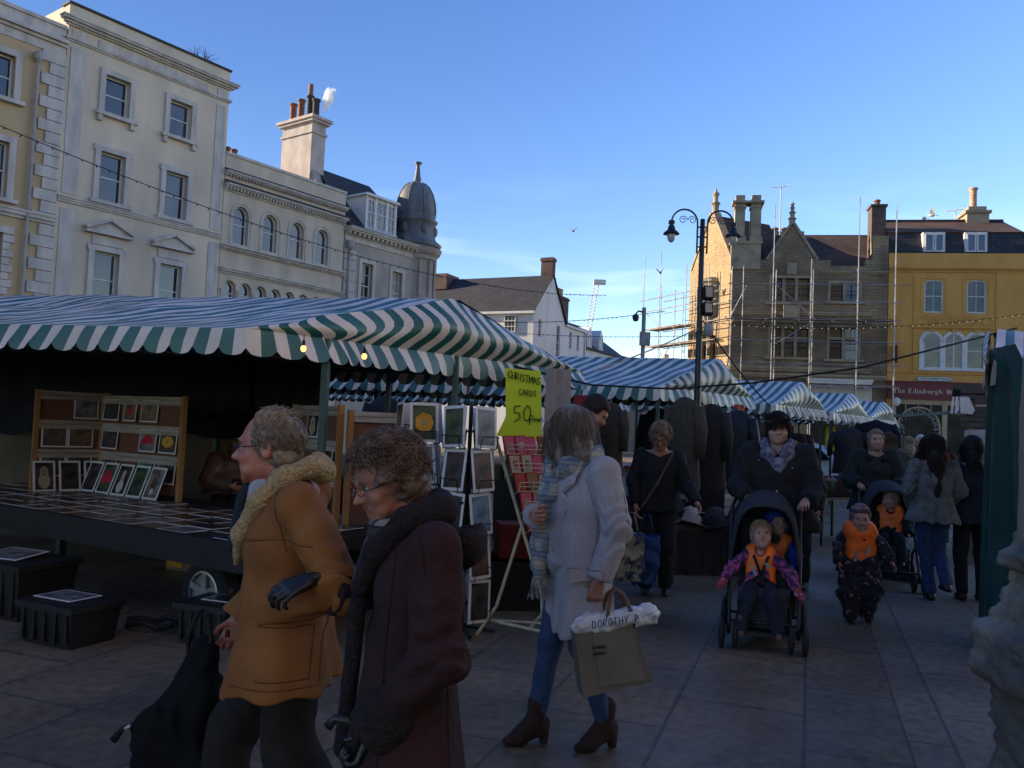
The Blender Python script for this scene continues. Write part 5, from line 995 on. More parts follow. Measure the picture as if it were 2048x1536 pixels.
# ---------------------------------------------------------------- lamp post, camera mast, cables
b = thing('lamp_post', 'black twin armed street lamp with scrolled brackets and floodlights', 'street lamp', (2.76, 12.25, 0))
m_iron = M('black_iron', (.012, .014, .018), rough=.4, spec=.5)
f = MB(); f.lathe([(.12, 0), (.12, .5), (.07, .6), (.055, 2.0), (.048, 2.6), (.040, 4.0), (.036, 4.82), (.001, 4.83)], (0, 0, 0), 14); f.build('post', m_iron, b, smooth=True)
for s_ in (-1, 1):
    f = MB(); cx = s_ * .27; pts = [(s_ * .075, 0, 4.30), (s_ * .075, 0, 4.74)] + [(cx - s_ * .195 * math.cos(a), 0, 4.76 + .20 * math.sin(a)) for a in [PI * k / 12 for k in range(0, 13)]] + [(cx + s_ * .195, 0, 4.74)]
    f.tube(pts, .014, 6)
    for z in (4.4, 4.55, 4.7): f.tube([(0, 0, z), (s_ * .08, 0, z)], .013, 5)
    for c0, sg in ((.12, 1), (.26, -1)):
        f.tube([(s_ * (c0 + .035) + sg * s_ * (.065 - .05 * t) * math.cos(t * 9), 0, 4.80 + (.065 - .05 * t) * math.sin(t * 9)) for t in [k / 20 for k in range(21)]], .006, 4)
    f.build('bracket', m_iron, b, smooth=True)
    x = s_ * .465; f = MB(); f.lathe([(.001, 4.6), (.045, 4.58), (.05, 4.54), (.03, 4.52), (.05, 4.49), (.06, 4.44), (.11, 4.40), (.125, 4.375), (.06, 4.38)], (x, 0, 0), 16); la = f.build('lantern', m_iron, b, smooth=True); la.location.z = .2
    f = MB(); f.lathe([(.06, 4.38), (.062, 4.33), (.05, 4.28), (.02, 4.25), (.001, 4.248)], (x, 0, 0), 14); f.build('glass', M('lamp_glass', (.5, .5, .5), rough=.1, spec=.7), la, smooth=True)
for z, h_ in ((3.70, .20), (3.46, .18)):
    f = MB(); f.T = Matrix.Translation((.11, -.03, z)) @ Matrix.Rotation(R(-12), 4, 'X'); f.box(-.065, .065, -.06, .06, -h_ / 2, h_ / 2); f.T = None; fl = f.build('floodlight', m_black, b)
    f = MB(); f.T = Matrix.Translation((.11, -.03, z)) @ Matrix.Rotation(R(-12), 4, 'X'); f.box(-.05, .05, -.065, -.06, -h_ / 2 + .02, h_ / 2 - .02); f.build('lens', M('lens_glass', (.25, .28, .3), rough=.1, spec=.8), fl)
f = MB(); f.lathe([(.001, 3.05), (.07, 3.08), (.075, 3.18), (.06, 3.24), (.001, 3.25)], (.14, 0, 0), 12); f.build('speaker_pod', M('grey_paint', (.36, .35, .34)), b, smooth=True)
b = thing('camera_mast', 'thin grey mast with a domed security camera and a small cabinet', 'camera pole', (3.46, 22, 0))
f = MB(); f.tube([(0, 0, 0), (0, 0, 4.92)], .055, 8); f.build('pole', M('mast_grey', (.24, .26, .28)), b); f = MB(); f.tube([(0, 0, 4.8), (-.15, 0, 4.82), (-.22, 0, 4.74)], .025, 6); f.lathe([(.03, 4.74), (.08, 4.7), (.09, 4.62), (.06, 4.55), (.001, 4.53)], (-.22, 0, 0), 12); f.build('camera', m_dark, b)
f = MB(); f.box(-.09, .17, -.12, .08, 3.9, 4.25); f.build('cabinet', M('mast_box', (.28, .29, .3)), b)
def catenary(a, c, sag, n=40): a = Vector(a); c = Vector(c); return [a.lerp(c, i / n) + Vector((0, 0, -4 * sag * (i / n) * (1 - i / n))) for i in range(n + 1)]
def light_string(label, a, c, sag, nb, r_=.012, mat=None, sz=1.0):
    o = thing('string_lights', label, 'string lights', (0, 0, 0), 0, 'strings of unlit lights over the market'); pts = catenary(a, c, sag); f = MB(); f.tube(pts, r_, 5); f.build('cable', m_cable, o)
    bm_ = None; rg = random.Random(len(label))
    for k in range(nb):
        t = (k + .5) / nb; q = Vector(a).lerp(Vector(c), t) + Vector((0, 0, -4 * sag * t * (1 - t)))
        if bm_ is None:
            f = MB(); f.tube([(0, 0, .0), (0, 0, -.05 * sz)], [.012 * sz, .008 * sz], 5); bm_ = f.build('bulb', mat or m_cable, o); x = bm_
        else: x = bm_.copy(); COL.objects.link(x); x.parent = o
        x.location = q; x.rotation_euler = (rg.uniform(-.8, .8), rg.uniform(-.8, .8), 0)
light_string('long string of small unlit bulbs crossing the white facades at the left', (-9.5, 12.5, 6.45), (3.1, 28, 6.2), .85, 80, .009)
light_string('thin string of bulbs crossing from the white house to the lamp post', (-.55, 27, 5.0), (4.4, 24, 5.15), .12, 36, .009)
light_string('faint lower string crossing in front of the distant roofs', (.1, 30, 5.0), (6.3, 26, 4.75), .1, 36, .008)
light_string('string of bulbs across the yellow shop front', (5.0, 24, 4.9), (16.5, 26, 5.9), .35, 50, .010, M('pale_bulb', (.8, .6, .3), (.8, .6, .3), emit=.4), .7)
f = MB(); f.tube([(.02, 8.3, 2.2), (.9, 9.3, 2.1), (1.9, 9.8, 2.12), (2.9, 9.9, 2.24), (4.2, 9.9, 2.48), (6.0, 9.8, 3.02)], .013, 6)
tag(f.build('power_cable', m_cable, smooth=True), 'thick black power cable slung from the nearest canopy to the right', 'cable')
f = MB(); f.tube(catenary((2.80, 12.2, 3.28), (4.2, 13.4, 2.1), .06), .012, 6); tag(f.build('stay_cable', m_cable), 'black cable running down from the lamp post to the third stall', 'cable')
f = MB(); f.tube(catenary((.95, 9.6, 2.28), (2.7, 12.1, 3.15), .03), .009, 6); tag(f.build('stay_rope', M('rope', (.35, .30, .24))), 'pale rope from the nearest canopy up to the lamp post', 'rope')
# pigeons
def pigeon(label, loc, rz, wings=0, s=1.0):
    f = MB(); f.lathe_t([(.001, -.17), (.04, -.12), (.075, -.02), (.07, .06), (.03, .11), (.001, .12)], (0, 0, 0), 10, (1, 1, 1)); f.v = [(x, -z, y + .08) for x, y, z in f.v]
    f.ball((0, .14, .17), .032, 8, 6); f.bar((0, .17, .17), (0, .2, .165), .008); f.bar((0, -.14, .06), (0, -.28, .05), .06, .012)
    f.bar((.02, 0, .02), (.02, .01, -.03), .008); f.bar((-.02, 0, .02), (-.02, .01, -.03), .008)
    if wings:
        for s_ in (-1, 1): f.add([(s_ * .04, .06, .12), (s_ * .2, .05, .30), (s_ * .34, -.05, .40), (s_ * .2, -.1, .22), (s_ * .04, -.08, .1)], [(0, 1, 2, 3, 4)])
    f.v = [(x * s, y * s, z * s) for x, y, z in f.v]
    tag(f.build('pigeon', M('pigeon_white', (.6, .58, .55)) if wings < 2 else M('pigeon_grey', (.12, .12, .13)), None, loc=loc, rz=rz), label, 'bird')
pigeon('white pigeon landing with raised wings on the yellow shop roof', rp(10.75, 3.2, 14.0), R(60), 1, 1.25); pigeon('white pigeon perched on the yellow shop roof ridge', rp(10.35, 3.2, 13.85), R(90), 0, 1.1)
pigeon('small dark bird flying in the middle of the sky', (3.35, 50, 13.6), R(20), 2, .9); pigeon('tiny bird flying left of the scaffolding', (7.9, 45, 10.3), R(-40), 2, .8)
# white car behind the third stall
def car(loc, rz):
    b = thing('parked_car', 'white parked car behind the striped stalls, only its bonnet clear of them', 'car', loc, rz); m_cp = M('car_white', (.62, .64, .67), (.6, .62, .65), rough=.2, spec=.6)
    sec = [(-2.0, .55, .62, .85), (-1.9, .35, .85, 1.0), (-1.5, .25, .92, 1.35), (-.9, .22, .93, 1.52), (0, .22, .93, 1.55), (.6, .22, .93, 1.38), (1.05, .24, .92, 1.05), (1.6, .3, .88, .92), (1.95, .38, .75, .78), (2.02, .45, .6, .65)]
    P = []
    for x, z0, z1, zt in sec:
        w_ = .84 - (.12 if abs(x) > 1.8 else 0); tw = w_ * (.78 if zt > 1.1 else .93); P.append([(x, -w_, z0), (x, -w_ - .02, (z0 + z1) / 2), (x, -w_ + .02, z1), (x, -tw, zt - .03), (x, 0, zt + .02), (x, tw, zt - .03), (x, w_ - .02, z1), (x, w_ + .02, (z0 + z1) / 2), (x, w_, z0)])
    f = MB(); f.grid(P); f.build('body', m_cp, b, smooth=True)
    f = MB(); f.add([(.66, -.62, 1.36), (1.03, -.72, 1.07), (1.03, .72, 1.07), (.66, .62, 1.36)], [(0, 1, 2, 3)])
    f.v = [(x + .02, y, z + .03) for x, y, z in f.v]; f.build('windscreen', m_glass, b)
    for s_ in (-1, 1):
        f = MB(); f.add([(-1.2, s_ * .86, 1.0), (.85, s_ * .86, 1.0), (.5, s_ * .76, 1.33), (-.9, s_ * .74, 1.42)], [(0, 1, 2, 3)]); f.build('side_window', m_glass, b)
        f = MB(); f.ball((1.83, s_ * .6, .72), .14, 12, 8, (.6, 1.1, .7)); f.build('headlight', M('lens_glass', (.25, .28, .3)), b, smooth=True)
        for x in (-1.25, 1.3):
            f = MB(); f.T = Matrix.Translation((x, s_ * .8, .31)) @ Matrix.Rotation(R(90), 4, 'X'); f.lathe([(.0, -.1), (.29, -.1), (.31, -.06), (.31, .06), (.29, .1), (.0, .1)], (0, 0, 0), 20); f.build('wheel', M('tyre', (.018, .018, .02)), b)
car((8.75, 24.6, 0), R(-25))
for i, x in enumerate((9.55, 9.75)):
    f = MB(); f.tube([(x, 24.9, 0), (x, 24.9, 2.0)], .05, 8); tag(f.build('yellow_pole', M('yellow_paint', (.65, .55, .03))), 'bright yellow upright pole under the fourth stall', 'pole', 'yellow poles behind the stalls')
# steam from the big chimney
f = MB(); bp_ = Matrix.Translation(ROW) @ Matrix.Rotation(RROT, 4, 'Z') @ Vector((12.3, 2.35, 16.9))

me = bpy.data.meshes.new('steam'); bmm = bmesh.new(); bmesh.ops.create_icosphere(bmm, subdivisions=4, radius=1); 
for v in bmm.verts:
    d = v.co.normalized(); k = .62 + .38 * noise.noise(d * 1.6 + Vector((3, 1, 2))) + .14 * noise.noise(d * 4); v.co = Vector((d.x * .36 * k, d.y * .36 * k, d.z * 1.0 * k)); v.co.x += .12 * math.sin(v.co.z * 2)
bmm.to_mesh(me); bmm.free(); stm = bpy.data.objects.new('steam', me); COL.objects.link(stm); stm.location = bp_ + Vector((.12, .1, .25)); tag(stm, kind='stuff')
ms = bpy.data.materials.new('steam'); ms.use_nodes = True; n = ms.node_tree.nodes; n.remove(n['Principled BSDF']); pv = n.new('ShaderNodeVolumePrincipled'); pv.inputs['Color'].default_value = (1, 1, 1, 1)
tx = n.new('ShaderNodeTexCoord'); nn = n.new('ShaderNodeTexNoise'); nn.inputs['Scale'].default_value = 2.0; nn.inputs['Detail'].default_value = 2; rr_ = n.new('ShaderNodeMapRange'); rr_.inputs[1].default_value = .2; rr_.inputs[2].default_value = .6; rr_.inputs[4].default_value = 9
ms.node_tree.links.new(tx.outputs['Object'], nn.inputs['Vector']); ms.node_tree.links.new(nn.outputs[0], rr_.inputs[0]); ms.node_tree.links.new(rr_.outputs[0], pv.inputs['Density']); ms.node_tree.links.new(pv.outputs[0], n['Material Output'].inputs['Volume']); me.materials.append(ms)
# ================================================================ PEOPLE (signed distance bodies meshed as one surface)
def surf(ops, h, disp=None, k0=.02, smooth_it=2):
    """ops: (op, kind, params, k) -> verts, quads"""
    lo = np.array([1e9] * 3); hi = -lo
    def bb(kind, p):
        if kind == 'cap': a, b, ra, rb = p; r = max(ra, rb); return np.minimum(a, b) - r, np.maximum(a, b) + r
        if kind == 'ell': c, r, Rm = p; m = max(r); return np.array(c) - m, np.array(c) + m
        if kind == 'box': c, r, Rm = p; m = float(np.linalg.norm(r)); return np.array(c) - m, np.array(c) + m
    for op, kind, p, k in ops:
        if op == '+': a, b = bb(kind, p); lo = np.minimum(lo, a); hi = np.maximum(hi, b)
    lo -= 3.5 * h + .02; hi += 3.5 * h + .02; n = np.ceil((hi - lo) / h).astype(int) + 1
    D = np.full(n, .2, np.float32); ax = [lo[i] + h * np.arange(n[i], dtype=np.float32) for i in range(3)]
    for op, kind, p, k in ops:
        k = k0 if k is None else k; a, b = bb(kind, p); m = k + 3.2 * h
        i0 = np.clip(np.floor((a - m - lo) / h).astype(int), 0, n - 1); i1 = np.clip(np.ceil((b + m - lo) / h).astype(int) + 1, 1, n)
        if (i1 <= i0).any(): continue
        X = ax[0][i0[0]:i1[0], None, None]; Y = ax[1][None, i0[1]:i1[1], None]; Z = ax[2][None, None, i0[2]:i1[2]]
        if kind == 'cap':
            A, B, ra, rb = p; A = np.array(A, float); d = np.array(B, float) - A; L2 = max(1e-9, float(d @ d))
            t = np.clip(((X - A[0]) * d[0] + (Y - A[1]) * d[1] + (Z - A[2]) * d[2]) / L2, 0, 1)
            q = np.sqrt((X - A[0] - t * d[0]) ** 2 + (Y - A[1] - t * d[1]) ** 2 + (Z - A[2] - t * d[2]) ** 2) - (ra + (rb - ra) * t)
        else:
            c, r, Rm = p; x, y, z = X - c[0], Y - c[1], Z - c[2]
            if Rm is not None: x, y, z = (Rm[0][0] * x + Rm[1][0] * y + Rm[2][0] * z, Rm[0][1] * x + Rm[1][1] * y + Rm[2][1] * z, Rm[0][2] * x + Rm[1][2] * y + Rm[2][2] * z)
            if kind == 'ell':
                a0 = np.sqrt((x / r[0]) ** 2 + (y / r[1]) ** 2 + (z / r[2]) ** 2); a1 = np.sqrt((x / r[0] ** 2) ** 2 + (y / r[1] ** 2) ** 2 + (z / r[2] ** 2) ** 2) + 1e-6; q = a0 * (a0 - 1) / a1
            else:
                qx, qy, qz = np.abs(x) - r[0], np.abs(y) - r[1], np.abs(z) - r[2]
                q = np.sqrt(np.maximum(qx, 0) ** 2 + np.maximum(qy, 0) ** 2 + np.maximum(qz, 0) ** 2) + np.minimum(np.maximum(qx, np.maximum(qy, qz)), 0)
        s_ = D[i0[0]:i1[0], i0[1]:i1[1], i0[2]:i1[2]]
        if op == '+': hh = np.clip(.5 + .5 * (s_ - q) / k, 0, 1) if k > 0 else (s_ > q).astype(np.float32); s_[...] = s_ * (1 - hh) + q * hh - k * hh * (1 - hh)
        else: hh = np.clip(.5 - .5 * (s_ + q) / max(k, 1e-5), 0, 1); s_[...] = s_ * (1 - hh) - q * hh + k * hh * (1 - hh)
    if disp is not None: D += disp(ax[0][:, None, None], ax[1][None, :, None], ax[2][None, None, :]).astype(np.float32)
    D[0] = D[-1] = .2; D[:, 0] = D[:, -1] = .2; D[:, :, 0] = D[:, :, -1] = .2
    S_ = D < 0; c = np.zeros(n - 1, np.int8)
    for dx in (0, 1):
        for dy in (0, 1):
            for dz in (0, 1): c += S_[dx:n[0] - 1 + dx, dy:n[1] - 1 + dy, dz:n[2] - 1 + dz]
    act = (c > 0) & (c < 8); ac = np.argwhere(act); idx = np.full(n - 1, -1, np.int32); idx[act] = np.arange(len(ac))
    sm = np.zeros((len(ac), 3)); ct = np.zeros(len(ac))
    for a in range(3):
        o1, o2 = [i for i in range(3) if i != a]
        for u in (0, 1):
            for v in (0, 1):
                c0 = np.zeros(3, int); c0[o1] = u; c0[o2] = v; c1 = c0.copy(); c1[a] = 1
                d0 = D[tuple((ac + c0).T)]; d1 = D[tuple((ac + c1).T)]; mk = (d0 < 0) != (d1 < 0); t = np.where(mk, d0 / np.where(mk, d0 - d1, 1), 0)
                p_ = c0[None, :] + t[:, None] * (c1 - c0)[None, :]; sm += np.where(mk[:, None], p_, 0); ct += mk
    V = lo + h * (ac + sm / np.maximum(ct, 1)[:, None]); F = []
    for a in range(3):
        b_, c_ = (a + 1) % 3, (a + 2) % 3; sl0 = [slice(None)] * 3; sl1 = [slice(None)] * 3; sl0[a] = slice(0, -1); sl1[a] = slice(1, None)
        e0, e1 = S_[tuple(sl0)], S_[tuple(sl1)]
        for sg in (True, False):
            E = np.argwhere((e0 != e1) & (e0 == sg)); E = E[(E[:, b_] > 0) & (E[:, c_] > 0)]
            if not len(E): continue
            q = []
            for db, dc in ((-1, -1), (0, -1), (0, 0), (-1, 0)):
                g_ = E.copy(); g_[:, b_] += db; g_[:, c_] += dc; q.append(idx[tuple(g_.T)])
            q = np.stack(q, 1); F.append(q if sg else q[:, ::-1])
    F = np.concatenate(F); F = F[(F >= 0).all(1)]
    for _ in range(smooth_it):      # light laplacian
        acc = np.zeros_like(V); cn = np.zeros(len(V))
        for i in range(4):
            a, b = F[:, i], F[:, (i + 1) % 4]
            for k3 in range(3): acc[:, k3] += np.bincount(a, V[b, k3], len(V)) + np.bincount(b, V[a, k3], len(V))
            cn += np.bincount(a, minlength=len(V)) + np.bincount(b, minlength=len(V))
        V = V * .5 + .5 * acc / np.maximum(cn, 1)[:, None]
    return V, F
def smesh(name, ops, h, mat, par, disp=None, k0=.02, it=2):
    V, F = surf(ops, h, disp, k0, it); me = bpy.data.meshes.new(name); me.vertices.add(len(V)); me.vertices.foreach_set('co', V.ravel())
    me.loops.add(len(F) * 4); me.loops.foreach_set('vertex_index', F.ravel().astype(np.int32)); me.polygons.add(len(F)); me.polygons.foreach_set('loop_start', np.arange(0, len(F) * 4, 4, dtype=np.int32))
    me.polygons.foreach_set('use_smooth', [True] * len(F)); me.materials.append(mat); me.update(calc_edges=True); me.validate()
    o = bpy.data.objects.new(name, me); COL.objects.link(o); o.parent = par; return o
A_ = lambda *v: np.array(v, float)
def cap(a, b, ra, rb=None, k=None, op='+'): return (op, 'cap', (A_(*a), A_(*b), ra, ra if rb is None else rb), k)
def ell(c, r, Rm=None, k=None, op='+'): return (op, 'ell', (A_(*c), r, Rm), k)
def bxo(c, r, Rm=None, k=.01, op='-'): return (op, 'box', (A_(*c), r, Rm), k)
def folds(amp, f=14, seed=0, vz=.45):
    def fn(x, y, z):
        w = np.sin(x * f * .6 + seed + 1.3 * np.sin(z * f * .5 + seed)) + np.cos(y * f * .7 + 1.7 * seed + 1.1 * np.sin(z * f * .35))
        return amp * (np.sin(w * 2.1 + z * f * vz) + .5 * np.sin(w * 3.7 - z * f * 1.1 + x * f))
    return fn
def fuzz(amp, f=90, seed=0): return lambda x, y, z: amp * (np.sin(x * f + 2 * np.sin(z * f * .7 + seed)) * np.sin(y * f * 1.1 + 2 * np.sin(x * f * .8)) * np.sin(z * f * .9 + 1.5 * np.sin(y * f * .6 + seed)))
def both(*fs): return lambda x, y, z: sum(f(x, y, z) for f in fs)
DEF = dict(hip=(0, 0, .92), chest=(0, -.01, 1.24), neck=(0, -.02, 1.42), head=(0, .02, 1.575), lsh=(-.175, -.02, 1.38), rsh=(.175, -.02, 1.38), lel=(-.235, -.04, 1.11), rel=(.235, -.04, 1.11), lwr=(-.245, .05, .87), rwr=(.245, .05, .87),
    lhp=(-.09, 0, .9), rhp=(.09, 0, .9), lkn=(-.10, .02, .49), rkn=(.10, .02, .49), lan=(-.10, -.03, .09), ran=(.10, -.03, .09))
m_skin = M('skin', (.42, .205, .14), (.31, .13, .09), scale=9, rough=.5, spec=.4, bump=.05, bscale=90); m_skin2 = M('ruddy_skin', (.47, .20, .14), (.28, .09, .065), scale=11, rough=.45, spec=.4, bump=.08, bscale=70); m_skin3 = M('pale_skin', (.46, .26, .19), (.38, .19, .14), scale=7, rough=.5)
m_lip = M('lips', (.26, .08, .07)); m_eye = M('eye_white', (.45, .43, .40), rough=.2); m_iris = M('iris', (.03, .03, .035), rough=.1)
class Person:
    def __init__(s, label, loc, rz, H=1.7, yaw=0, pitch=0, roll=0, hs=1.0, skin=None, h=.008, thin=1.0, child=False, name='person', lc='sl', **J):
        s.root = thing(name, label, 'person', loc, rz); s.sc = H / 1.7; s.h = h; s.J = {k: np.array(v, float) for k, v in DEF.items()}
        for k, v in J.items(): s.J[k] = np.array(v, float)
        for k in s.J: s.J[k] = s.J[k] * s.sc
        s.hs = hs * s.sc; s.skin = skin or m_skin; s.thin = thin
        s.HM = np.array((Matrix.Rotation(R(yaw), 3, 'Z') @ Matrix.Rotation(R(-pitch), 3, 'X') @ Matrix.Rotation(R(roll), 3, 'Y')))
    def hp(s, *p): return s.J['head'] + s.HM @ (np.array(p, float) * s.hs)
    def head_ops(s, old=0, nose=1.0, fat=0):
        H = s.hp; q = s.hs; M_ = s.HM; E = lambda c, r, k=.02, op='+': ell(H(*c), tuple(x * q for x in r), M_, k * q, op); C = lambda a, b, ra, rb, k=.015, op='+': cap(H(*a), H(*b), ra * q, rb * q, k * q, op)
        o = [E((0, -.012, .035), (.077, .098, .088)), E((0, .03, -.02), (.064 + fat * .5, .068, .085), .03), E((0, .035, -.065), (.050 + fat, .055, .048), .03), E((0, .068, -.097), (.024, .02, .018), .025),
             C((-.045, .068, -.03), (-.03, .075, -.02), .02 + fat * .5, .018, .02), C((.045, .068, -.03), (.03, .075, -.02), .02 + fat * .5, .018, .02),
             C((-.036, .083, .027), (-.008, .09, .022), .010, .010), C((.036, .083, .027), (.008, .09, .022), .010, .010),
             E((-.031, .099, .004), (.019, .014, .013), .012, '-'), E((.031, .099, .004), (.019, .014, .013), .012, '-'),
             C((0, .088, .012), (0, .104, -.022), .009, .012 * nose, .012), E((0, .110 + .004 * nose, -.03), (.013 * nose, .014, .011), .010), E((-.014, .096, -.033), (.010, .011, .009), .008), E((.014, .096, -.033), (.010, .011, .009), .008),
             C((-.02, .083, -.062), (.02, .083, -.062), .008, .008, .012), E((0, .097, -.0615), (.022, .012, .0022), .004, '-'),
             E((-.079, -.012, -.002), (.010, .02, .034), .012), E((.079, -.012, -.002), (.010, .02, .034), .012), E((-.087, -.008, .0), (.006, .011, .02), .006, '-'), E((.087, -.008, .0), (.006, .011, .02), .006, '-')]
        if old:
            for x in (-1, 1): o += [C((x * .026, .092, -.035), (x * .037, .078, -.075), .0035, .003, .006, '-'), C((x * .018, .094, -.016), (x * .043, .08, -.018), .003, .0025, .006, '-'), C((x * .045, .06, -.075), (x * .03, .07, -.10), .018, .012, .02), C((x * .018, .03, -.11), (x * .022, .0, -.15), .014, .012, .02)]
            for zz in (.05, .064, .078): o.append(C((-.03, .093 - (zz - .05) * .35, zz), (.03, .093 - (zz - .05) * .35, zz), .0018, .0018, .004, '-'))
        return o
    def hand_ops(s, w, d, n, curl=.5, spread=.16, thumb=1):
        """w wrist, d pointing direction, n palm normal (fingers curl towards n)"""
        q = s.sc * .95; w = np.array(w, float); d = A_(*d) / np.linalg.norm(d); n = A_(*n); n = n - d * (n @ d); n /= np.linalg.norm(n); t = np.cross(d, n) * thumb
        P = lambda a, b, c: w + (d * a + t * b + n * c) * q
        o = [cap(P(-.05, 0, 0), P(.0, 0, 0), .026 * q, .022 * q, .012), cap(P(.015, -.018, 0), P(.075, -.027, .003), .015 * q, .012 * q, .012), cap(P(.015, .018, 0), P(.078, .027, .003), .017 * q, .013 * q, .012), cap(P(.02, 0, 0), P(.08, 0, .002), .016 * q, .013 * q, .012)]
        for i, (b, L, r) in enumerate(((.032, .038, .0098), (.011, .042, .0100), (-.010, .039, .0096), (-.031, .031, .0086))):
            p = P(.080 - abs(b) * .15, b, .002); dd = d + t * (b * spread * 5); ang = 0
            for j, (f_, k) in enumerate(((1.0, .55), (.72, .9), (.55, .75))):
                ang += curl * k * (1 + .1 * i); v = dd * math.cos(ang) + n * math.sin(ang); v /= np.linalg.norm(v); e = p + v * L * f_ * q; o.append(cap(p, e, r * q * (1 - .06 * j), r * q * (.93 - .06 * j), .0035)); p = e
        p = P(.02, .026, .008); v = d * .62 + t * .62 + n * (.25 + .5 * curl); v /= np.linalg.norm(v); e = p + v * .045 * q; o.append(cap(p, e, .013 * q, .011 * q, .006)); v2 = v * .7 + d * .4 + n * .4 * curl - t * .15 * curl; v2 /= np.linalg.norm(v2); o.append(cap(e, e + v2 * .032 * q, .0105 * q, .009 * q, .003))
        return o
    def body(s, hands=((None,), (None,)), h=None, **kw):
        J = s.J; q = s.sc; o = [cap(J['neck'] + A_(0, 0, -.03 * q), J['head'] + s.HM @ A_(0, -.02, -.06) * s.hs, .058 * q, .05 * s.hs, .02)]
        for a, b, ra, rb in (('lsh', 'rsh', .05, .05), ('chest', 'neck', .1, .05), ('hip', 'chest', .10, .10), ('lhp', 'rhp', .08, .08)): o.append(cap(J[a], J[b], ra * q * s.thin, rb * q * s.thin, .05 * q))
        for L in 'lr':
            for a, b, ra, rb in (('sh', 'el', .042, .034), ('el', 'wr', .034, .024), ('hp', 'kn', .07, .048), ('kn', 'an', .046, .032)): o.append(cap(J[L + a], J[L + b], ra * q * s.thin, rb * q * s.thin, .02 * q))
            an = J[L + 'an']; fd = getattr(s, 'drop', 0); o.append(cap(an + A_(0, -.01 * q, -.03 * q), an + A_(0, .09 * q, -(.055 + fd) * q), (.03 - fd * .15) * q, .017 * q, .01))
        for L, hd in zip('lr', hands):
            if hd[0] is None:
                w = J[L + 'wr']; d = w - J[L + 'el']; o += s.hand_ops(w, d, (1 if L == 'l' else -1, .2, 0), .45, thumb=(1 if L == 'r' else -1))
            elif hd[0] != 'no': o += s.hand_ops(J[L + 'wr'], hd[0], hd[1], hd[2] if len(hd) > 2 else .8, thumb=(hd[3] if len(hd) > 3 else (1 if L == 'r' else -1)))
        o += s.head_ops(**kw); return smesh('body', o, h or s.h, s.skin, s.root, it=1)
    def face(s, brow=None, eyes=True):
        par = s.root
        for x in (-.031, .031):
            f = MB(); f.ball(s.hp(x, .079, .004), .0125 * s.hs, 12, 8); e = f.build('eye', m_eye, par, smooth=True); g_ = MB(); g_.ball(s.hp(x, .0885, .004), .0060 * s.hs, 8, 6); g_.build('iris', m_iris, e, smooth=True)
        for x in (-1, 1): f = MB(); f.tube([s.hp(x * .019, .086, .006), s.hp(x * .026, .0915, .0125), s.hp(x * .034, .0905, .0128), s.hp(x * .045, .080, .006)], [.0008, .0017 * s.hs, .0017 * s.hs, .0006], 5); f.build('eyelid_line', M('lash_brown', (.03, .018, .014)), par, smooth=True)
        f = MB(); f.tube([s.hp(-.021, .0865, -.0605), s.hp(-.008, .0925, -.0585), s.hp(0, .0925, -.0595), s.hp(.008, .0925, -.0585), s.hp(.021, .0865, -.0605)], [.001, .0042 * s.hs, .0038 * s.hs, .0042 * s.hs, .001], 6)
        f.tube([s.hp(-.018, .087, -.065), s.hp(0, .0925, -.068), s.hp(.018, .087, -.065)], [.001, .0052 * s.hs, .001], 6); f.build('lips', m_lip, par, smooth=True)
        if brow:
            f = MB()
            for sx in (-1, 1): f.tube([s.hp(sx * .014, .099, .024), s.hp(sx * .03, .097, .031), s.hp(sx * .048, .084, .026)], [.002 * s.hs, .0034 * s.hs, .001], 5)
            f.build('eyebrows', brow, par, smooth=True)
    def glasses(s, mat, r=.018, full=False):
        f = MB()
        for sx in (-1, 1):
            c = (sx * .031, .112, .002); f.tube([s.hp(c[0] + (r + .003) * math.cos(a), c[1] - abs(c[0] + r * math.cos(a)) * .12, c[2] + r * .72 * math.sin(a)) for a in [2 * PI * k / 16 for k in range(17)]], .0011 * s.hs + .0003, 4)
            f.tube([s.hp(sx * .052, .104, .005), s.hp(sx * .074, .07, .006), s.hp(sx * .084, -.005, .01), s.hp(sx * .084, -.03, -.005)], .0013 * s.hs + .0003, 4)
        f.tube([s.hp(-.011, .111, .006), s.hp(0, .115, .009), s.hp(.011, .111, .006)], .0012, 4); f.build('glasses', mat, s.root)
    # ------------------------------------------------ clothing
    def coat(s, mat, hem=.8, fat=0, flare=.02, sl=(.075, .068, .058), amp=.004, h=None, name='coat', seed=0, extra=(), disp=None, collar=True, wr=.96, hemf=0, f=14):
        J = s.J; q = s.sc; hz = hem * q; o = []; hip = J['hip']; ch = J['chest']; hh_ = h or s.h; drp = lambda x, y, z: .0075 * q * np.clip((1.15 * q - z) / max(.1, 1.15 * q - hz), 0, 1) * np.sin(9 * np.arctan2(y - hip[1], x - hip[0]) + seed + 1.5 * np.sin(z * 5)); dsp = both(folds(amp, f, seed), drp, disp) if disp else both(folds(amp, f, seed), drp)
        for sx in (-1, 1):
            sh = J['lsh' if sx < 0 else 'rsh']; hp_ = J['lhp' if sx < 0 else 'rhp']; L = 'l' if sx < 0 else 'r'
            tx = (hp_ - hip) / max(.01, np.linalg.norm(hp_ - hip)); top = sh * .55 + J['neck'] * .45 + A_(0, 0, -.08 * q); mid = ch + tx * .068 * q; wst = hip + tx * .06 * q + A_(0, 0, .12 * q)
            o.append(cap(top, mid, (.075 + fat * .5) * q, (.105 + fat) * q, .05 * q)); o.append(cap(mid, wst, (.105 + fat) * q, (.10 + fat * 1.1) * q, .05 * q))
            b = hip + tx * (.075 + flare) * q; b = np.array([b[0], b[1] + hemf * q, hz]); o.append(cap(wst, b, (.10 + fat * 1.1) * q, (.115 + fat + flare) * q, .05 * q))
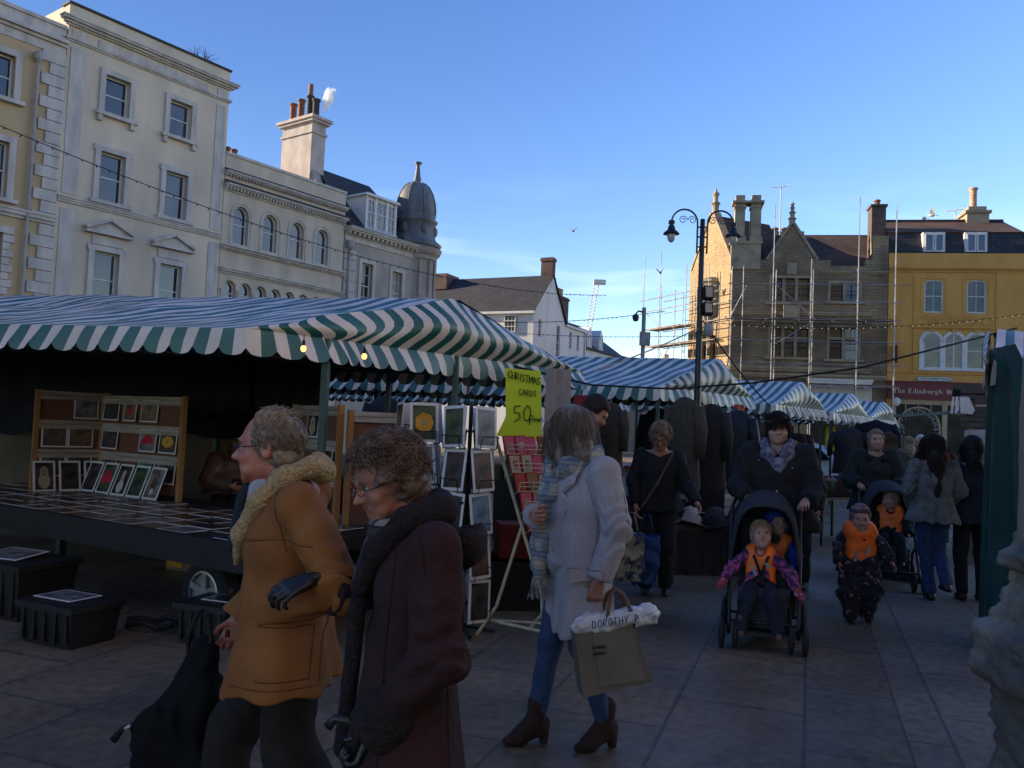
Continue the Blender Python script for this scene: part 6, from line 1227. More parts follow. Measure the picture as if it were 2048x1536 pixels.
            el_ = J[L + 'el']; m_ = sh + (el_ - sh) * .3; o.append(cap(sh + A_(0, 0, -.005), m_, (sl[0] - .004) * q, (sl[0] - .012) * q, .04 * q))
            w = el_ + (J[L + 'wr'] - el_) * wr; d = J[L + 'wr'] - el_; d /= np.linalg.norm(d)
            bend = folds(amp * 1.2, f * 1.5, seed + sx); cr = (lambda c0, a0: lambda x, y, z: a0 * np.exp(-((x - c0[0]) ** 2 + (y - c0[1]) ** 2 + (z - c0[2]) ** 2) / .016) * np.sin(z * 80 + 30 * y + 4 * np.sin(x * 40)))(el_, min(amp * 2.6, .011))
            smesh('sleeve', [cap(sh + A_(0, 0, -.005), el_, sl[0] * q, sl[1] * q, .02), cap(el_, w, sl[1] * q, sl[2] * q, .03 * q), ('-', 'box', (w + d * .07 * q, (.12 * q, .12 * q, .07 * q), _basis(d)), .006)], hh_, mat, s.root, both(bend, cr))
        o.append(cap(J['chest'] + A_(0, 0, -.02 * q), J['neck'] + A_(0, 0, -.05 * q), (.10 + fat) * q, .055 * q, .05 * q))
        if collar: o.append(cap(J['neck'] + A_(0, -.01, -.02) * q, J['neck'] + A_(0, -.005, .015) * q, .068 * q, .062 * q, .02 * q))
        o += list(extra); o.append(('-', 'box', (A_(hip[0], hip[1] + hemf * q, hz - .3), (.8, .8, .3), None), .006))
        return smesh(name, o, hh_, mat, s.root, dsp)
    def trousers(s, mat, r=(.095, .07, .06), amp=.004, seed=0, top=.98, name='trousers', bot=.05, h=None):
        J = s.J; q = s.sc; o = [cap(J['lhp'] + A_(0, 0, .04 * q), J['rhp'] + A_(0, 0, .04 * q), .092 * q, .092 * q)]
        for L in 'lr':
            k_, a_ = J[L + 'kn'], J[L + 'an']; e = k_ + (a_ - k_) * (1 - bot); o += [cap(J[L + 'hp'], k_, r[0] * q, r[1] * q, .02), cap(k_, e, r[1] * q, r[2] * q, .02)]
        return smesh(name, o, h or max(s.h, .008), mat, s.root, folds(amp, 22, seed, .9))
    def shoes(s, mat, L_=.25, heel=0, boot=0, sole=None, yaw=(0, 0), tilt=(0, 0)):
        q = s.sc
        for L, yw, tl in zip('lr', yaw, tilt):
            an = s.J[L + 'an']; Rm = np.array(Matrix.Rotation(R(yw), 3, 'Z') @ Matrix.Rotation(R(tl), 3, 'X')); P = lambda x, y, z: an + Rm @ (A_(x, y, z) * q)
            f0 = -.07 - (0 if not heel else -.0); o = [cap(P(0, -.03, -.05), P(0, .0, 0), .036 * q, .04 * q), cap(P(0, -.02, -.045), P(0, .085, -.050 - heel * .85), .039 * q, .038 * q), cap(P(0, .08, -.054 - heel), P(0, .145, -.062 - heel), .036 * q, .024 * q), ('-', 'box', (P(0, .05, -.135 - heel), (.12 * q, .25 * q, .055 * q), Rm), .004)]
            if heel: o.insert(0, cap(P(0, .01, -.01), P(0, .09, -.045 - heel * .8), .043 * q, .036 * q))
            if boot: o.insert(0, cap(P(0, 0, 0), P(0, -.005, boot), .044 * q, .05 * q))
            if heel: o += [cap(P(0, -.04, -.02), P(0, -.045, -.078 - heel), .034 * q, .022 * q, .004), ('-', 'box', (P(0, .05, -.135 - heel), (.12 * q, .25 * q, .055 * q), Rm), .004)]
            sh = smesh('shoe', o, min(s.h, .007), mat, s.root)
            if sole: f = MB(); f.T = Matrix.Translation(P(0, .05, -.079)) @ Matrix(Rm.tolist()).to_4x4(); f.box(-.042 * q, .042 * q, -.115 * q, .12 * q, -.008 * q, .012 * q); f.build('sole', sole, sh)
    def cap_hair(s, mat, thick=.012, lowback=-.06, front=.055, amp=.003, f=60, sides=0, name='hair', h=None, fringe=0, extra=()):
        H = s.hp; q = s.hs; M_ = s.HM; t = thick
        o = [ell(H(0, -.014, .038), ((.077 + t) * q, (.098 + t) * q, (.090 + t) * q), M_), ell(H(0, -.05, -.03), ((.07 + t) * q, (.055 + t) * q, (.06 + t) * q), M_, .03 * q)]
        o += [('-', 'box', (H(0, .16, -.06 + front - .05), (.056 * q + sides, .11 * q, .11 * q), M_), .02 * q), ('-', 'box', (H(0, .11, -.1), (.2 * q, .10 * q, .1 * q), M_), .02 * q), ('-', 'box', (H(0, 0, lowback - .1 - .05), (.2 * q, .2 * q, .1 * q), M_), .02 * q)]
        o += list(extra)
        return smesh(name, o, h or min(s.h, .006), mat, s.root, both(fuzz(amp, f), folds(amp * .7, 40)), it=1)
    def strands(s, mat, n=500, L=.3, lower=-.02, back=True, r=.0016, curl=0, grav=1.0, seg=9, seed=0, start=None, shell=1.10, name='hair_strands', comb=(0, 0, 0), region=None, spread=.01, collide=None):
        rg = random.Random(seed); f = MB(); M_ = s.HM; q = s.hs; cen = np.array([0, -.012, .035]); rad = np.array([.080, .101, .091]); st = L / seg
        i = 0; tries = 0
        while i < n and tries < n * 20:
            tries += 1; u = rg.uniform(-1, 1); a = rg.uniform(0, 2 * PI); c_ = math.sqrt(1 - u * u); d = np.array([c_ * math.cos(a), c_ * math.sin(a), u])
            p = cen + rad * d * 1.02
            if region and not region(p, d): continue
            if not region and (p[2] < lower - .02 or (p[1] > .035 and p[2] < .075)): continue
            pts = []; v = d * .35 + np.array(comb); ph = rg.uniform(0, 6); off = np.array([rg.gauss(0, spread) for _ in range(3)]); Ls = rg.uniform(.75, 1.1)
            for j in range(seg + 1):
                pts.append(p.copy()); v = v * .72 + np.array([0, 0, -1]) * .28 * grav + off; e = (p - cen) / rad; l_ = np.linalg.norm(e); e = e / rad; e = e / np.linalg.norm(e); v = v - e * (v @ e) * (.92 if l_ < shell * 1.06 else (.5 if l_ < shell * 1.3 else 0)); v = v / (np.linalg.norm(v) + 1e-9) * 1.0; p = p + v * st * Ls / 1.0
                if curl: p = p + curl * np.array([math.cos(ph + j * 1.9), math.sin(ph + j * 1.9), .5 * math.sin(ph + j * 1.3)])
                e = (p - cen) / rad; l_ = np.linalg.norm(e)
                if l_ < shell: p = cen + (e / l_) * shell * rad
                if p[1] > .03 and abs(p[0]) < .062 and p[2] < .055 and not start: p[0] = math.copysign(.07, p[0])
                if collide: p = collide(p)
            w = [s.hp(*x) for x in pts]; f.tube(w, [r * q] * seg + [r * .3 * q], 3, cap=False); i += 1
        return f.build(name, mat, s.root, smooth=True)
def _basis(d):
    z = d / np.linalg.norm(d); x = np.cross(z, [0, 0, 1.0]); x = x / (np.linalg.norm(x) + 1e-6) if np.linalg.norm(x) > .01 else np.array([1.0, 0, 0]); y = np.cross(z, x); return np.array([x, y, z]).T
def line_tube(par, name, pts, r, mat, n=8): f = MB(); f.tube([tuple(p) for p in pts], r, n); return f.build(name, mat, par, smooth=True)
from mathutils.bvhtree import BVHTree
def seam(P, objs, path, mat, r=.003, d=(1, 0, 0), name='seam', n=14, off=.0):
    """thin stitched seam laid on the cloth: path of (y, z) looked at along d"""
    vs = []; fs = []
    for o in objs: k = len(vs); vs += [v.co.copy() for v in o.data.vertices]; fs += [[i + k for i in p.vertices] for p in o.data.polygons]
    t = BVHTree.FromPolygons(vs, fs); out = []; d = Vector(d)
    for (a, b) in zip(path, path[1:]):
        for i in range(n):
            u = i / n; y = a[0] + (b[0] - a[0]) * u; z = a[1] + (b[1] - a[1]) * u; o_ = Vector((0, y, z)) - d * 1.0 if abs(d.x) > .5 else Vector((y, 0, z)) - d * 1.0
            h = t.ray_cast(o_, d)
            if h[0]: out.append(h[0] - d * off)
    if len(out) > 2: line_tube(P.root, name, out, r, mat, 5)
def kids_of(P, nm): return [c for c in bpy.data.objects if c.parent == P.root and c.name.split('.')[0] == nm]
# ---------------------------------------------------------------- 1 elderly man in sheepskin coat
m_suede = M('tan_sheepskin', (.26, .10, .026), (.18, .066, .017), scale=5, bump=.25, bscale=160, ); m_fleece = M('cream_fleece', (.50, .37, .20), (.36, .25, .12), scale=60, bump=1.0, bscale=110)
m_trou = M('dark_brown_trousers', (.017, .011, .009), (.011, .008, .007), scale=8, bump=.1, bscale=200); m_blk = M('black_cloth', (.012, .011, .013), (.008, .008, .009), scale=12, bump=.5, bscale=38); m_glv = M('black_leather', (.014, .014, .016), rough=.4, spec=.5)
m_greyh = M('grey_brown_hair', (.26, .21, .16), (.12, .09, .065), scale=60, rough=.5); m_shirt = M('pale_shirt', (.40, .40, .45), (.2, .22, .3), scale=60, stretch=(1, 0, 0)); m_tie = M('navy_tie', (.015, .02, .035))
P1 = Person('elderly man in a tan sheepskin coat with fleece collar, glasses and thin hair', (-.735, 2.87, 0), R(92), 1.66, yaw=-3, pitch=2, hs=1.06, skin=m_skin2, h=.0055,
    neck=(0, .035, 1.43), head=(0, .095, 1.525), chest=(0, .0, 1.22), lsh=(-.185, -.06, 1.355), rsh=(.175, -.01, 1.36), lel=(-.27, -.215, 1.10), lwr=(-.155, .04, .985), rel=(.24, .06, 1.09), rwr=(.22, .235, .87), lkn=(-.1, -.06, .5), lan=(-.1, -.30, .12), rkn=(.1, .2, .5), ran=(.1, .26, .09))
P1.body(hands=(((.9, .5, -.3), (0, 0, 1), .3), ((0, .3, -1), (-1, 0, 0), 1.1)), old=1, nose=1.35); P1.face(M('grey_brow', (.25, .22, .19))); P1.glasses(M('dark_frame', (.01, .01, .012), rough=.3))
J = P1.J
P1.coat(m_suede, hem=.72, fat=.028, flare=.03, sl=(.080, .073, .068), amp=.0055, h=.0065, seed=2, wr=1.0, hemf=.0, f=11,
    disp=lambda x, y, z: .006 * np.exp(-((z - 1.185 + .25 * (y - .1)) / .006) ** 2) * (x < -.03) + .006 * np.exp(-((y + .02 + (z - 1.2) * .3) / .006) ** 2) * (z > .66) * (x < -.12) * (z < .9))
CO = kids_of(P1, 'coat') + kids_of(P1, 'sleeve'); m_seam = M('suede_seam', (.13, .05, .015), scale=20)
for pth in ([(.05, .93), (-.12, .93), (-.12, .77), (.05, .77)], [(.13, 1.19), (.0, 1.205), (-.14, 1.20)], [(-.14, .94), (-.15, .74)], [(.02, 1.36), (-.0, 1.25), (-.03, 1.16)], [(.15, .745), (-.2, .745)]): seam(P1, CO, pth, m_seam, .0026)
q = P1.sc
o = []
for sx in (-1, 1):
    pth = [A_(0, -.10, 1.455), A_(sx * .075, -.07, 1.47), A_(sx * .105, .02, 1.43), A_(sx * .10, .10, 1.34), A_(sx * .075, .16, 1.23), A_(sx * .02, .185, 1.12)]
    rr = [.030, .031, .032, .031, .027, .010]
    for a in range(5): o.append(cap(pth[a] * q, pth[a + 1] * q, rr[a], rr[a + 1], .03))
o.append(cap((0, -.09 * q, 1.45 * q), (0, -.075 * q, 1.49 * q), .04, .03, .03))
o.append(('-', 'cap', (A_(0, .02, 1.47) * q, A_(0, .22, 1.40) * q, .066, .05), .01)); o.append(('-', 'cap', (A_(0, .19, 1.42) * q, A_(0, .26, 1.2) * q, .055, .03), .01))
smesh('fleece_collar', o, .0055, m_fleece, P1.root, both(fuzz(.0035, 170), fuzz(.002, 90, 2)), it=1)
smesh('shirt', [cap((0, .10 * q, 1.38 * q), (0, .14 * q, 1.18 * q), .06, .045, .02)], .008, m_shirt, P1.root)
smesh('tie', [cap((0, .165 * q, 1.375 * q), (0, .185 * q, 1.34 * q), .024, .018, .01), cap((0, .185 * q, 1.34 * q), (0, .20 * q, 1.18 * q), .018, .028, .01)], .006, m_tie, P1.root)
for z in (1.0, .86): line_tube(P1.root, 'button', [(-.03, .178 + (1.1 - z) * .03, z), (-.035, .192 + (1.1 - z) * .03, z)], .013, M('leather_button', (.04, .02, .01)), 10)
P1.trousers(m_trou, (.10, .088, .085), .006); P1.shoes(m_glv, tilt=(-25, 0))
hr = lambda p, d: (p[2] > -.065) and ((p[1] < -.02 and p[2] < .085) or (abs(p[0]) > .055 and p[1] < .045 and p[2] > -.02 and p[2] < .085))
P1.strands(m_greyh, 900, .075, region=hr, r=.0013, shell=1.07, seed=3, grav=.5, comb=(0, -.6, -.2), spread=.07, seg=6, name='hair')
P1.strands(M('fair_grey_hair', (.36, .29, .21), (.2, .15, .1), scale=50), 150, .11, region=lambda p, d: p[0] < -.04 and p[2] > .07 and p[1] < .04 and p[1] > -.05, r=.0012, shell=1.04, seed=5, grav=-.25, comb=(.9, -.35, .4), spread=.05, seg=8, start=1, name='comb_over')
P1.strands(m_greyh, 90, .06, region=lambda p, d: p[2] > .09 and p[1] < -.02, r=.0011, shell=1.05, seed=6, grav=.1, comb=(.3, -.6, .1), spread=.12, seg=6, start=1, name='crown_hair')
P1.cap_hair(m_greyh, .003, lowback=-.055, front=.0, amp=.003, f=90, name='hair_base', h=.0055, extra=(('-', 'box', (P1.hp(0, .05, .13), (.2, .10, .065), P1.HM), .02),))
# bag he carries
b = thing('shoulder_bag', 'limp black cloth bag with a loose strap hanging from the man\'s far hand', 'bag', (-1.08, 3.02, 0))
smesh('pouch', [cap((.02, 0, .76), (-.02, 0, .58), .03, .07, .05), cap((.0, 0, .72), (-.21, 0, .47), .03, .03, .05), cap((-.01, 0, .60), (-.09, 0, .36), .08, .13, .05), cap((-.07, 0, .36), (.06, 0, .14), .13, .12, .05), ('-', 'box', (A_(0, -.16, .4), (.6, .1, .6), None), .03), ('-', 'box', (A_(0, .16, .4), (.6, .1, .6), None), .03)], .009, M('black_nylon', (.008, .009, .010), (.005, .006, .007), rough=.95, spec=.15), b, folds(.012, 30))
for dx in (-.03, .03): line_tube(b, 'strap', [(dx, -.02, .70), (dx * 1.4, -.02, .8), (dx * .5, 0, .885), (0, .02, .89)], .009, m_blk)
line_tube(b, 'loose_strap', [(-.2, -.03, .49), (-.25, -.03, .47), (-.28, -.03, .43)], [.012, .01, .015], m_blk); line_tube(b, 'buckle', [(-.235, -.045, .475), (-.215, -.045, .487)], .008, m_metal)
# ---------------------------------------------------------------- 2 elderly woman in maroon coat
m_mar = M('dark_maroon_coat', (.034, .011, .012), (.020, .007, .008), scale=6, bump=.5, bscale=42); m_fur = M('dark_fur', (.022, .014, .016), (.010, .007, .008), scale=50, bump=1.0, bscale=100); m_curl = M('brown_grey_curls', (.17, .12, .09), (.07, .045, .032), scale=35, rough=.55)
P2 = Person('elderly woman in a long dark maroon coat, glasses and grey brown curls, looking down', (-.27, 2.50, 0), R(97), 1.60, yaw=26, pitch=22, hs=1.02, skin=m_skin, h=.0055,
    neck=(0, .0, 1.39), head=(0, .10, 1.515), chest=(0, -.02, 1.2), lsh=(-.18, -.05, 1.34), rsh=(.18, 0, 1.34), lel=(-.255, -.085, 1.03), lwr=(-.21, .10, .80), rel=(.27, .05, 1.12), rwr=(.12, .27, 1.13), lkn=(-.1, .1, .5), lan=(-.1, .1, .09), rkn=(.1, -.02, .5), ran=(.1, -.15, .1))
P2.body(hands=(('no',), ('no',)), old=1, nose=1.1); P2.face(m_greyh); P2.glasses(M('gold_frame', (.6, .5, .4), rough=.25, metal=1), .019)
P2.coat(m_mar, hem=.63, fat=.028, flare=.045, sl=(.079, .072, .068), amp=.0065, h=.0075, seed=5, f=10)
q = P2.sc; CO = kids_of(P2, 'coat') + kids_of(P2, 'sleeve')
for pth in ([(.05, 1.3), (.07, 1.0), (.08, .6)], [(-.10, .98), (-.12, .6)], [(-.0, 1.33), (-.03, 1.18)], [(.16, .61), (-.2, .61)]): seam(P2, CO, pth, M('maroon_seam', (.014, .006, .007)), .003)
o = []
for sx in (-1, 1):
    pth = [A_(0, -.11, 1.40), A_(sx * .09, -.07, 1.43), A_(sx * .115, .03, 1.40), A_(sx * .085, .12, 1.30), A_(sx * .05, .165, 1.18)]
    for a in range(4): o.append(cap(pth[a] * q, pth[a + 1] * q, (.052, .045, .036, .032, .028)[a], (.052, .045, .036, .032, .028)[a + 1], .03))
o += [ell(A_(-.01, -.155, 1.33) * q, (.12, .07, .085), None, .05), ell(A_(0, -.14, 1.385) * q, (.10, .055, .05), None, .03, '-')]
smesh('fur_hood', o, .007, m_fur, P2.root, both(fuzz(.003, 150), fuzz(.002, 80, 1)), it=1)
smesh('fur_placket', [cap((-.02, .165 * q, 1.18 * q), (-.02, .195 * q, .64), .024, .026)], .007, m_fur, P2.root, fuzz(.003, 150), it=1)
J = P2.J; w = J['lwr']; d = (w - J['lel']) / np.linalg.norm(w - J['lel']); smesh('fur_cuff', [cap(w - d * .05, w - d * .005, .082, .08), ('-', 'box', (w + d * .06, (.1, .1, .05), _basis(d)), .01)], .007, m_fur, P2.root, fuzz(.003, 150), it=1)
G = Person.__new__(Person); G.sc = P2.sc * 1.06
smesh('glove', G.hand_ops(J['lwr'] + d * .01, (.0, .35, -1), (.2, 1, .2), 1.35, thumb=1), .0055, m_glv, P2.root)
smesh('scarf', [cap((-.03, .1 * q, 1.35 * q), (0, .15 * q, 1.2 * q), .05, .035), cap((-.06, .03 * q, 1.38 * q), (.0, .12 * q, 1.3 * q), .04, .04)], .007, brick('striped_scarf', (.012, .012, .018), (.3, .28, .27), (.02, .02, .03), .05, .03, .004, axes='xz'), P2.root, folds(.004, 30))
P2.trousers(m_blk); P2.shoes(m_glv)
P2.cap_hair(m_curl, .026, lowback=-.05, front=.07, amp=.007, f=85, h=.006, sides=.012)
P2.strands(m_curl, 1500, .07, region=lambda p, d: p[2] > -.02 and not (p[1] > -.005 and p[2] < .085), r=.0016, curl=.007, grav=.25, seg=9, seed=8, shell=1.33, spread=.25, name='curls')
line_tube(P2.root, 'earring', [P2.hp(-.088, -.008, -.04), P2.hp(-.088, -.008, -.048)], .004, M('pearl', (.6, .55, .5), rough=.2))
# her gloved hand on his forearm, sleeve coming round his elbow
G.sc = 1.0; HW_ = A_(-.575, 2.66, 1.10); inv = lambda p: np.array((Matrix.Translation((-.27, 2.50, 0)) @ Matrix.Rotation(R(97), 4, 'Z')).inverted() @ Vector(p))
dv = np.array(Matrix.Rotation(-R(97), 3, 'Z') @ Vector((-.75, -.62, -.25))); nv = np.array(Matrix.Rotation(-R(97), 3, 'Z') @ Vector((-.25, .5, -1)))
smesh('glove', G.hand_ops(inv((-.590, 2.555, 1.105)), dv, nv, .75, thumb=-1), .0055, m_glv, P2.root)
# umbrella / stick in her hand
hx = np.array((Matrix.Translation((-.27, 2.50, 0)) @ Matrix.Rotation(R(97), 4, 'Z')) @ Vector(J['lwr'] + d * .07 * 1.0))
b = thing('folded_umbrella', 'black folded umbrella used as a walking stick by the elderly woman', 'umbrella', (hx[0], hx[1], 0))
line_tube(b, 'shaft', [(0, 0, 0), (0, 0, hx[2] + .02)], .006, m_metal); line_tube(b, 'handle', [(0, 0, hx[2] - .06), (0, 0, hx[2] + .05), (-.02, 0, hx[2] + .08), (-.06, 0, hx[2] + .085), (-.08, 0, hx[2] + .06)], .013, m_glv)
f = MB(); f.lathe([(.008, .06), (.022, .2), (.032, .45), (.028, hx[2] - .12), (.014, hx[2] - .08)], (0, 0, 0), 9); f.build('canopy', m_blk, b)
# ---------------------------------------------------------------- 3 woman in pale grey coat
m_lil = M('lilac_grey_wool', (.34, .315, .33), (.29, .27, .285), scale=60, bump=.15, bscale=220); m_jean = M('blue_denim', (.030, .058, .135), (.018, .036, .09), scale=14, bump=.15, bscale=250); m_boot = M('brown_suede', (.032, .014, .011), (.020, .010, .008), scale=12)
m_hairg = M('ash_grey_hair', (.19, .155, .125), (.09, .065, .05), scale=60, stretch=(3, 3, .3), rough=.45); m_hairr = M('auburn_ends', (.16, .085, .05), (.08, .045, .03), scale=60, rough=.45)
def plaid(name, base, c1, c2, s_=9):
    m = bpy.data.materials.new(name); m.use_nodes = True; n = m.node_tree.nodes; l = m.node_tree.links.new; b = n['Principled BSDF']; b.inputs['Roughness'].default_value = .9
    t = n.new('ShaderNodeTexCoord'); prev = None
    for i, (dr, col, sc_) in enumerate((('Z', c1, s_), ('X', c1, s_ * 1.3), ('Z', c2, s_ * 3))):
        w = n.new('ShaderNodeTexWave'); w.bands_direction = dr; w.inputs['Scale'].default_value = sc_; w.inputs['Distortion'].default_value = .6; l(t.outputs['Object'], w.inputs[0])
        r = n.new('ShaderNodeValToRGB'); r.color_ramp.elements[0].position = .62; r.color_ramp.elements[1].position = .68; r.color_ramp.elements[1].color = (.75, .75, .75, 1); l(w.outputs['Fac'], r.inputs[0])
        x = n.new('ShaderNodeMix'); x.data_type = 'RGBA'; x.inputs['B'].default_value = (*col, 1); l(r.outputs[0], x.inputs['Factor'])
        if prev is None: x.inputs['A'].default_value = (*base, 1)
        else: l(prev, x.inputs['A'])
        prev = x.outputs['Result']
    l(prev, b.inputs['Base Color']); return m
m_plaid = plaid('blue_plaid_wool', (.33, .31, .25), (.06, .11, .18), (.20, .21, .19), 3.4)
P3 = Person('woman in a pale lilac grey coat and plaid scarf, face hidden by ash hair', (.36, 4.22, 0), R(108), 1.71, yaw=-62, pitch=8, hs=.97, h=.006, neck=(0, .0, 1.43), head=(.015, .05, 1.575), lsh=(-.17, -.06, 1.385), rsh=(.17, .02, 1.385), lel=(-.25, -.10, 1.12), lwr=(-.235, -.02, .87), rel=(.23, .07, 1.11), rwr=(.0, .235, 1.155),
    lkn=(-.07, -.02, .52), lan=(-.05, -.17, .13), rkn=(.07, .09, .52), ran=(.08, .15, .13), hip=(0, 0, .95), lhp=(-.085, -.01, .93), rhp=(.085, .01, .93))
P3.drop = .05; P3.body(hands=(((0, .15, -1), (.6, -.2, 0), 1.25), ((-.9, .35, -.05), (.2, -1, .1), 1.1)))
smesh('jumper', [cap((.0, .03, 1.30), (0, .04, .95), .125, .125, .03)], .01, M('pale_grey_jumper', (.30, .30, .33)), P3.root, folds(.004, 20))
P3.coat(m_lil, hem=.58, fat=.022, flare=.012, sl=(.082, .070, .060), amp=.0035, h=.0065, seed=1, f=11, hemf=-.02, extra=(
    ('-', 'box', (A_(.09, .30, 1.0), (.07, .17, .5), np.array(Matrix.Rotation(R(-10), 3, 'Z'))), .01),))
f = MB()
lapel = [(-.125, .035, 1.44), (-.145, .085, 1.33), (-.10, .12, 1.28), (-.13, .10, 1.25), (-.065, .135, 1.06), (-.03, .14, 1.02), (-.045, .12, 1.2), (-.06, .09, 1.4)]
f.add(lapel + [(x + .012, y + .018, z) for x, y, z in lapel], [tuple(range(7, -1, -1)), tuple(range(8, 16))] + [(i, (i + 1) % 8, 8 + (i + 1) % 8, 8 + i) for i in range(8)]); f.build('lapel', m_lil, P3.root, smooth=False)
f = MB(); f.box(-.008, .008, -.075, .075, -.03, .03); f.T = None; pf = f.build('pocket_flap', m_lil, P3.root); pf.location = (-.205, .04, .902); pf.rotation_euler = (R(-8), R(6), R(-10))
line_tube(P3.root, 'button', [(-.05, .14, 1.0), (-.052, .152, 1.0)], .014, M('horn_button', (.12, .09, .09)), 12)
o = [cap((-.085, -.03, 1.455), (-.02, -.09, 1.46), .045, .045, .03), cap((-.02, -.09, 1.46), (.09, -.02, 1.455), .045, .045, .03), cap((.09, -.02, 1.455), (.06, .10, 1.40), .05, .06, .03), cap((-.085, -.03, 1.455), (-.06, .09, 1.40), .05, .055, .03), cap((-.06, .09, 1.40), (.02, .15, 1.24), .048, .05, .03), cap((.06, .10, 1.40), (.0, .15, 1.28), .06, .05, .03),
     cap((.02, .15, 1.24), (.025, .175, 1.02), .050, .044, .03), cap((.025, .175, 1.02), (.02, .185, .86), .044, .042, .03), cap((.09, .14, 1.25), (.10, .165, 1.0), .04, .036, .03), cap((.10, .165, 1.0), (.09, .175, .90), .036, .036, .03), ('-', 'box', (A_(.05, .25, .70), (.3, .3, .13), None), .01)]
sc3 = smesh('scarf', o, .0065, m_plaid, P3.root, folds(.009, 32, 1, .2))
f = MB(); rg = random.Random(6)
for k in range(34):
    a = k / 34 * 2 * PI; x, y = .022 + .036 * math.cos(a), .183 + .036 * math.sin(a); f.tube([(x, y, .85), (x + rg.uniform(-.01, .01), y + rg.uniform(-.01, .01), .80), (x + rg.uniform(-.02, .02), y + rg.uniform(-.02, .02), .735 + rg.uniform(0, .03))], .0022, 4)
f.build('fringe', m_plaid, sc3)
CO = kids_of(P3, 'coat') + kids_of(P3, 'sleeve'); m_ls = M('lilac_seam', (.17, .15, .18))
for pth in ([(.03, 1.36), (.0, 1.22)], [(-.13, 1.3), (-.14, .6)], [(.10, .92), (-.02, .935)], [(.10, .92), (.09, .87), (-.02, .885), (-.02, .935)]): seam(P3, CO, pth, m_ls, .0025)
P3.trousers(m_jean, (.095, .062, .046), .003, bot=.12); P3.shoes(m_boot, heel=.045, boot=.08, yaw=(5, -5))
P3.cap_hair(m_hairg, .016, lowback=-.12, front=.07, amp=.0025, f=50, h=.006)
def col3(p): return p
P3.strands(m_hairg, 2000, .30, r=.0015, seg=11, seed=11, shell=1.14, spread=.028, grav=1.3, name='hair_strands'); P3.strands(m_hairr, 300, .30, r=.0015, seg=11, seed=12, shell=1.17, spread=.035, name='under_hair')
smesh('hair_mass', [cap(P3.hp(0, -.05, .03), P3.hp(0, -.065, -.12), .075, .072, .03), cap(P3.hp(0, -.06, -.12), P3.hp(.0, -.075, -.20), .068, .04, .03), cap(P3.hp(-.06, .02, .0), P3.hp(-.065, .02, -.17), .035, .03, .03), cap(P3.hp(.06, .02, .0), P3.hp(.065, .02, -.15), .035, .03, .03)], .008, m_hairg, P3.root, folds(.006, 50, 3, .1))
# handbag
b = thing('handbag', 'large taupe trapezoid handbag with a crumpled white carrier bag stuffed in its top', 'bag', (.565, 4.02, 0), R(8)); b.rotation_euler = (0, R(-6), R(8)); b.location = (.60, 4.02, .10); b.scale = (.9, .9, .85); m_tp = M('taupe_leather', (.16, .135, .105), (.13, .11, .085), scale=8, rough=.5); m_tan = M('tan_handle', (.16, .075, .045), rough=.45)
f = MB(); zt, zb = .68, .34
T0 = [(-.15, -.06), (.17, -.06), (.17, .06), (-.15, .06)]; B0 = [(-.17, -.08), (.21, -.08), (.21, .08), (-.17, .08)]
f.add([(x, y, zb) for x, y in B0] + [(x, y, zt) for x, y in T0], [(3, 2, 1, 0), (0, 1, 5, 4), (1, 2, 6, 5), (2, 3, 7, 6), (3, 0, 4, 7)]); f.build('shell', m_tp, b).rotation_euler = (0, R(-7), 0)
f = MB(); f.add([(-.07, -.084, .38), (.17, -.086, .36), (.155, -.07, .665), (-.06, -.068, .665)] + [(-.07, -.079, .38), (.17, -.081, .36), (.155, -.063, .665), (-.06, -.061, .665)], [(0, 1, 2, 3), (0, 4, 5, 1), (1, 5, 6, 2), (3, 7, 4, 0)]); f.build('front_panel', M('taupe_panel', (.19, .16, .13), rough=.45), b).rotation_euler = (0, R(-7), 0)
for z in (.55, .585): line_tube(b, 'strap_band', [(-.155 + (.6 - z) * .05 + .005, -.088, z), (-.075, -.085, z)], .007, m_glv)
for y in (-.055, .05): line_tube(b, 'handle', [(-.055, y, .64), (-.05, y, .74), (-.02, y * .6, .845), (.015, y * .3, .875), (.05, y * .6, .845), (.085, y, .74), (.09, y, .66)], .011, m_tan)
smesh('carrier_bag', [cap((-.17, .0, .68), (.19, 0, .715), .062, .058, .02), cap((-.06, -.03, .69), (.10, -.03, .72), .05, .05, .02), ('-', 'box', (A_(0, 0, .55), (.5, .5, .1), None), .01)], .007, M('white_plastic', (.62, .61, .60), (.5, .5, .52), scale=20, rough=.35, spec=.5), b, both(folds(.006, 45, 2, 1.2), folds(.003, 100, 5, .8)))
f = MB(); hand(f, 'DOROTHY P', -.145, .69, .042, .98, .004, y=-.094, drop=.0015); f.build('lettering', m_ink, b)
# ---------------------------------------------------------------- 4 curly haired woman at the hats
m_curl2 = M('sandy_curls', (.27, .19, .12), (.12, .08, .05), scale=40)
P4 = Person('elderly woman with sandy curls and glasses, in black, bending over the hats', (1.50, 8.25, 0), R(172), 1.70, yaw=-6, pitch=28, h=.0085, neck=(0, .03, 1.42), head=(0, .12, 1.555), lsh=(-.18, .02, 1.37), rsh=(.18, .0, 1.37), lel=(-.27, .06, 1.1), lwr=(-.36, .27, .93), rel=(.25, .03, 1.1), rwr=(.22, .12, .87))
P4.body(old=1); P4.face(m_curl2); P4.glasses(m_glv)
P4.coat(m_blk, hem=.82, fat=.03, flare=.02, seed=3); P4.trousers(m_blk, (.10, .085, .075)); P4.shoes(m_glv)
P4.cap_hair(m_curl2, .032, front=.065, amp=.008, f=80, h=.008); P4.strands(m_curl2, 420, .08, r=.0026, curl=.009, grav=.1, seed=2, shell=1.32, spread=.3, seg=8, name='curls')
